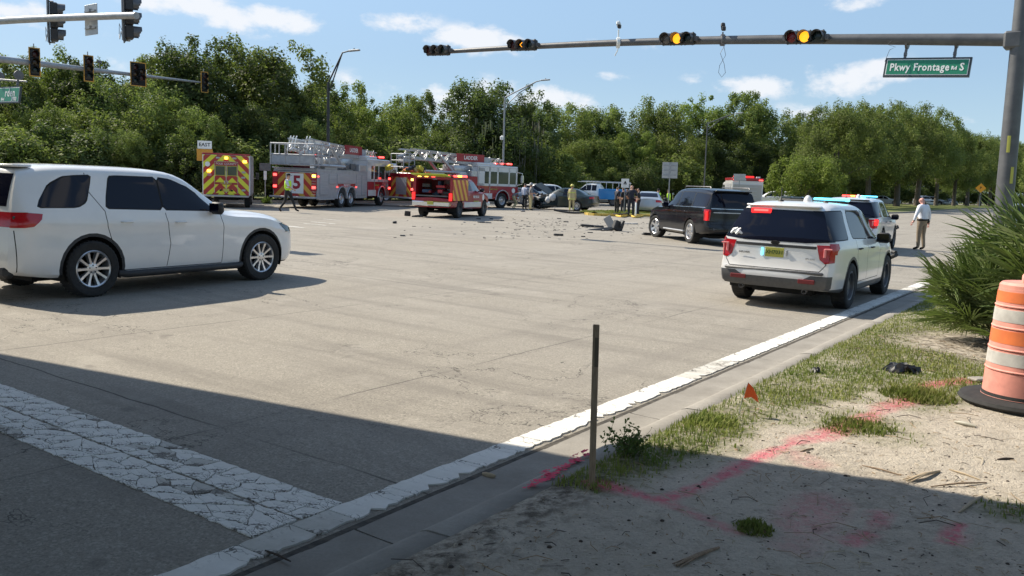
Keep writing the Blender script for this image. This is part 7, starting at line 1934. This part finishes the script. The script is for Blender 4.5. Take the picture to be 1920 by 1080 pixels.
# ---------------------------------------------------------------- people
def person(label, loc, heading, shirt, pants, pose, height=1.78, hair=None, skin_m=None, sleeves='long', shoe=None, vest=None, helmet=None, build_=1.0, long_coat=False, belt=None, cap=None):
    """local x = the way the person faces; joints laid out in metres for a 1.78 m figure"""
    root = empty('person', label, 'person'); sk = skin_m or skin
    J = {'pel': (0, 0, .95), 'waist': (0, 0, 1.08), 'chest': (0, 0, 1.32), 'neck': (0, 0, 1.49), 'headb': (.015, 0, 1.57), 'head': (.02, 0, 1.66), 'headt': (.01, 0, 1.745)}
    for s, n in ((1, 'L'), (-1, 'R')):
        J['sh'+n] = (0, s*.185, 1.43); J['el'+n] = (-.02, s*.235, 1.15); J['wr'+n] = (.05, s*.25, .91); J['hd'+n] = (.07, s*.25, .82)
        J['hip'+n] = (0, s*.10, .91); J['kn'+n] = (.02, s*.11, .50); J['an'+n] = (-.01, s*.12, .09); J['toe'+n] = (.16, s*.14, .035)
    J.update(pose)
    bones = [('pel', 'waist'), ('waist', 'chest'), ('chest', 'neck'), ('neck', 'headb'), ('headb', 'head'), ('head', 'headt')]
    for n in 'LR': bones += [('chest', 'sh'+n), ('sh'+n, 'el'+n), ('el'+n, 'wr'+n), ('wr'+n, 'hd'+n), ('pel', 'hip'+n), ('hip'+n, 'kn'+n), ('kn'+n, 'an'+n), ('an'+n, 'toe'+n)]
    rad = {'pel': (.155, .125), 'waist': (.15, .115), 'chest': (.165, .125), 'neck': (.06, .06), 'headb': (.072, .08), 'head': (.083, .098), 'headt': (.06, .07), 'sh': (.078, .075), 'el': (.052, .052), 'wr': (.034, .034), 'hd': (.036, .028), 'hip': (.10, .10), 'kn': (.066, .066), 'an': (.046, .05), 'toe': (.042, .032)}
    mats_ = [shirt, pants, sk, shoe or seam_black, hair or hair_dark]
    reg = {'head': 2}
    keys = list(J); me = bpy.data.meshes.new('p'); me.from_pydata([J[k] for k in keys], [(keys.index(a), keys.index(b)) for a, b in bones], [])
    o = bpy.data.objects.new('body', me); COL.objects.link(o)
    mod = o.modifiers.new('s', 'SKIN'); mod.use_smooth_shade = True
    sl = me.skin_vertices[0].data if me.skin_vertices else None
    for i, k in enumerate(keys):
        r = rad.get(k) or rad[k[:-1]]; b_ = build_ if k not in ('head', 'headt', 'headb', 'neck') and k[:2] not in ('wr', 'hd', 'to') else 1
        sl[i].radius = (r[0]*b_, r[1]*b_)
    sl[keys.index('pel')].use_root = True
    o.modifiers.new('b', 'SUBSURF').levels = 1
    dg = bpy.context.evaluated_depsgraph_get(); nm = bpy.data.meshes.new_from_object(o.evaluated_get(dg)); bpy.data.objects.remove(o)
    nm.name = 'body'; nm.materials.clear()
    for m in mats_: nm.materials.append(m)
    segs = []
    for a, b_ in bones:
        A, Bv = Vector(J[a]), Vector(J[b_]); k = a[:-1] if a[-1] in 'LR' else a; k2 = b_[:-1] if b_[-1] in 'LR' else b_
        if k2 in ('headb', 'head', 'headt') : mi = 2
        elif k == 'wr': mi = 2
        elif k == 'el': mi = 0 if sleeves == 'long' else 2
        elif k in ('hip', 'kn') or k2 == 'hip': mi = 1
        elif k == 'an': mi = 3
        else: mi = 0
        if (a, b_) == ('pel', 'waist'): mi = 0
        segs.append((A, Bv, mi))
    hz = J['head']
    for p in nm.polygons:
        c = p.center; best = 9; bi = 0
        for A, Bv, mi in segs:
            ab = Bv-A; t = max(0, min(1, (c-A).dot(ab)/ab.length_squared)); d = (c-A-ab*t).length
            if d < best: best, bi = d, mi
        if bi == 0 and c.z < J['pel'][2]+.03: bi = 1
        if bi == 2 and c.z > hz[2]-.03 and (c.z > hz[2]+.045 or c.x < hz[0]-.02): bi = 4
        p.material_index = bi; p.use_smooth = True
    body = bpy.data.objects.new('body', nm); COL.objects.link(body); body.parent = root
    # face and hands
    H = Vector(J['head']); mb = MB()
    mb.lathe([(.001, 0), (.014, .01), (.016, .03), (.001, .05)], H+Vector((.092, 0, -.035)), 6); mb.box(tuple(H+Vector((.088, 0, -.062))), (.012, .045, .012), bev=.004)
    for s in (1, -1): mb.box(tuple(H+Vector((.0, s*.083, -.01))), (.03, .016, .05), bev=.006)
    mb.build('face', sk, root, 60)
    mb = MB()
    for n, s in (('L', 1), ('R', -1)):
        h_ = Vector(J['hd'+n]); w_ = Vector(J['wr'+n]); d = (h_-w_).normalized(); sd_ = d.cross(Vector((0, 1, 0))); sd_ = sd_.normalized() if sd_.length > .1 else Vector((1, 0, 0))
        for k in range(4): b0 = h_+sd_*(.024-.016*k)+d*.015; L = (.07, .08, .075, .06)[k]; mb.path([b0, b0+d*L*.55+Vector((0, -s*.006, 0)), b0+d*L+Vector((0, -s*.022, 0))], [.0095, .0085, .006], 6)
        b0 = w_.lerp(h_, .5)+sd_*.03; mb.path([b0, b0+sd_*.02+d*.03, b0+sd_*.022+d*.06], [.011, .010, .007], 6)
    mb.build('fingers', sk, root, 60)
    if hair or True:
        if helmet:
            mb = MB(); mb.lathe([(.16, -.02), (.155, 0), (.115, .01), (.11, .06), (.07, .11), (.001, .125)], H+Vector((-.01, 0, .035)), 16); mb.build('helmet', helmet, root, 50)
        elif cap:
            mb = MB(); mb.lathe([(.098, 0), (.10, .03), (.07, .08), (.001, .095)], H+Vector((0, 0, .03)), 14); mb.box(tuple(H+Vector((.12, 0, .035))), (.10, .13, .012), bev=.005); mb.build('cap', cap, root, 50)
    if vest:
        mb = MB(); mb.lathe([(.150, 0), (.175, .12), (.18, .34), (.16, .44)], (J['pel'][0], 0, J['pel'][2]+.06), 18)
        v_ = [(x*.86+ (J['chest'][0]-J['pel'][0])*((z-J['pel'][2])/.4), y*1.12, z) for x, y, z in mb.v]; mb.v = v_
        vo = mb.build('vest', vest, root, 60)
        mb = MB(); mb.lathe([(.168, .1), (.172, .15)], (J['pel'][0], 0, J['pel'][2]+.06), 18); mb.v = [(x*.92+.015, y*1.16, z) for x, y, z in mb.v]; mb.build('reflective_band', sign_white, vo)
    if belt:
        mb = MB(); mb.lathe([(.158*build_, 0), (.162*build_, .01), (.162*build_, .05), (.156*build_, .055)], (J['pel'][0], 0, J['pel'][2]+.015), 20); mb.v = [(x*.86, y*1.04, z) for x, y, z in mb.v]
        mb.box((-.05, -.19, J['pel'][2]), (.10, .06, .16), bev=.02); mb.build('belt', seam_black, root, 50)
    if long_coat:
        mb = MB(); mb.lathe([(.20, -.18), (.19, 0), (.185, .2), (.20, .42), (.15, .52)], (J['pel'][0], 0, J['pel'][2]), 16); mb.v = [(x*.85, y*1.15, z) for x, y, z in mb.v]; c_ = mb.build('turnout_coat', shirt, root, 60)
        for z in (-.14, .28): mb = MB(); mb.lathe([(.205, z), (.203, z+.05)], (J['pel'][0], 0, J['pel'][2]), 16); mb.v = [(x*.87, y*1.17, zz) for x, y, zz in mb.v]; mb.build('reflective_band', mat('band_lime', (.55, .62, .12), .4), c_)
        for n in 'LR': k_ = Vector(J['an'+n]); mb = MB(); mb.lathe([(.062, 0), (.064, .05)], (k_.x, k_.y, k_.z+.10), 12); mb.build('reflective_band', mat('band_lime', (.55, .62, .12), .4), c_)
    s = height/1.78
    settle(root, (0, 0), loc, heading, s, flat=True)
    return root
navy = nmat('uniform_navy', [(.012, .014, .025), (.02, .022, .035)], 6, .8); blackc = nmat('uniform_black', [(.012, .012, .013), (.02, .02, .021)], 6, .8)
wshirt = nmat('shirt_white', [(.66, .68, .73), (.58, .60, .66)], 6, .8); khaki = nmat('trousers_khaki', [(.20, .155, .105), (.25, .195, .135)], 7, .85)
tan = nmat('turnout_tan', [(.42, .36, .19), (.50, .43, .24)], 6, .85); hiv = mat('hivis_yellow', (.48, .80, .03), .6, emit=None); grey_c = nmat('shirt_grey', [(.14, .14, .15), (.19, .19, .2)], 6, .8)
walk = {'hipL': (.03, .10, .91), 'knL': (.20, .10, .52), 'anL': (.34, .10, .12), 'toeL': (.50, .10, .07), 'hipR': (-.03, -.10, .91), 'knR': (-.10, -.10, .50), 'anR': (-.38, -.10, .14), 'toeR': (-.27, -.10, .03), 'elL': (-.14, .24, 1.18), 'wrL': (-.05, .25, .97), 'hdL': (-.01, .25, .90), 'elR': (.12, -.24, 1.19), 'wrR': (.28, -.20, 1.06), 'hdR': (.34, -.19, 1.04)}
person('officer in a lime vest and white shirt striding behind the ladder truck', G(540, 398), R(95), wshirt, blackc, walk, 1.80, vest=hiv, sleeves='short', cap=seam_black)
stand = {}
look_down = {'neck': (.01, 0, 1.49), 'headb': (.05, 0, 1.555), 'head': (.085, 0, 1.63), 'headt': (.10, 0, 1.71), 'elR': (-.06, -.25, 1.16), 'wrR': (-.02, -.30, .92), 'hdR': (-.01, -.31, .83), 'elL': (.02, .235, 1.16), 'wrL': (.16, .20, 1.02), 'hdL': (.22, .17, 1.0), 'knL': (.03, .09, .50), 'anL': (.02, .07, .09), 'toeL': (.19, .09, .035), 'anR': (-.06, -.09, .09), 'toeR': (.11, -.12, .035)}
person('bald man in a white long sleeved shirt and khaki trousers standing on the road', G(1725, 469), R(-28), wshirt, khaki, {**look_down, 'wrL': (.05, .36, .95), 'hdL': (.07, .40, .88), 'elL': (0, .31, 1.17), 'anL': (.02, .09, .09), 'toeL': (.19, .12, .035)}, 1.92, hair=mat('skin_pink', (.55, .27, .21), .5), skin_m=mat('skin_pink', (.55, .27, .21), .5), belt=True, build_=1.12)
person('man in a pale blue shirt and black trousers facing the open wreck', GX(979, 57.5), R(40), mat('shirt_blue', (.40, .44, .55), .8), blackc, {'elR': (.05, -.26, 1.2), 'wrR': (.25, -.2, 1.15), 'hdR': (.32, -.18, 1.15)}, 1.80)
person('firefighter in grey shirt, tan trousers and helmet at the torn front of the sedan', GX(990, 57), R(70), grey_c, tan, {'elL': (.1, .24, 1.2), 'wrL': (.3, .2, 1.1), 'hdL': (.36, .18, 1.1)}, 1.80, helmet=mat('helmet_grey', (.25, .25, .26), .4), sleeves='short')
person('firefighter in tan turnout coat and yellow helmet, back turned, beside the sedan door', GX(1067, 58), R(10), tan, tan, {}, 1.82, helmet=mat('helmet_yellow', (.55, .50, .12), .4), long_coat=True, build_=1.1)
person('crouching figure in tan trousers behind the cab wheel of the second ladder truck', GX(958, 59), R(60), grey_c, tan, {'knL': (.3, .12, .5), 'knR': (.28, -.12, .5), 'chest': (.25, 0, 1.15), 'neck': (.35, 0, 1.28), 'headb': (.40, 0, 1.34), 'head': (.44, 0, 1.42), 'headt': (.46, 0, 1.5), 'shL': (.28, .18, 1.25), 'shR': (.28, -.18, 1.25), 'elL': (.35, .24, 1.0), 'elR': (.35, -.24, 1.0), 'wrL': (.5, .2, .85), 'wrR': (.5, -.2, .85), 'hdL': (.55, .18, .78), 'hdR': (.55, -.18, .78)}, 1.5)
cops = [(1151, 53.0, 60, navy, 1.84, 'leftmost officer in dark uniform, nearest the hose on the island', None), (1163, 54.5, -40, blackc, 1.78, 'dark clothed officer second from left under the lane sign', None), (1170, 56, -150, mat('shirt_brown', (.10, .07, .065), .8), 1.72, 'officer in brownish shirt half hidden in the middle of the group', skin_dark),
        (1178, 52.8, 10, navy, 1.95, 'tall bald officer with his back turned in the middle of the group', None), (1191, 54, -70, blackc, 1.80, 'rightmost officer in black holding a hand up beside the silver car', None)]
for i, (px, d, h, c, ht, lab, sm) in enumerate(cops):
    pz = [{'elL': (.08, .25, 1.17), 'wrL': (.25, .15, 1.1), 'hdL': (.3, .08, 1.1)}, {'elR': (.08, -.25, 1.17), 'wrR': (.25, -.15, 1.1), 'hdR': (.3, -.08, 1.1)}, {}, {'elL': (.0, .3, 1.17), 'wrL': (.12, .2, 1.0), 'hdL': (.16, .12, 1.0), 'elR': (0, -.3, 1.17), 'wrR': (.12, -.2, 1.0), 'hdR': (.16, -.12, 1.0)}, {'elR': (.1, -.26, 1.25), 'wrR': (.22, -.25, 1.5), 'hdR': (.24, -.25, 1.6)}][i]
    person(lab, GX(px, d), R(h), c, navy if i != 0 else blackc, pz, ht, sleeves='short', skin_m=sm or skin, hair=(skin if i == 3 else hair_dark), belt=True, build_=1.08)
for px, d, h, lab in ((1227, 58, 60, 'worker in a lime jacket left of the grey route sign post'), (1247, 59, -60, 'worker in a lime jacket right behind the grey route sign post')):
    person(lab, GX(px, d), R(h), hiv, navy, {}, 1.78, cap=seam_black)
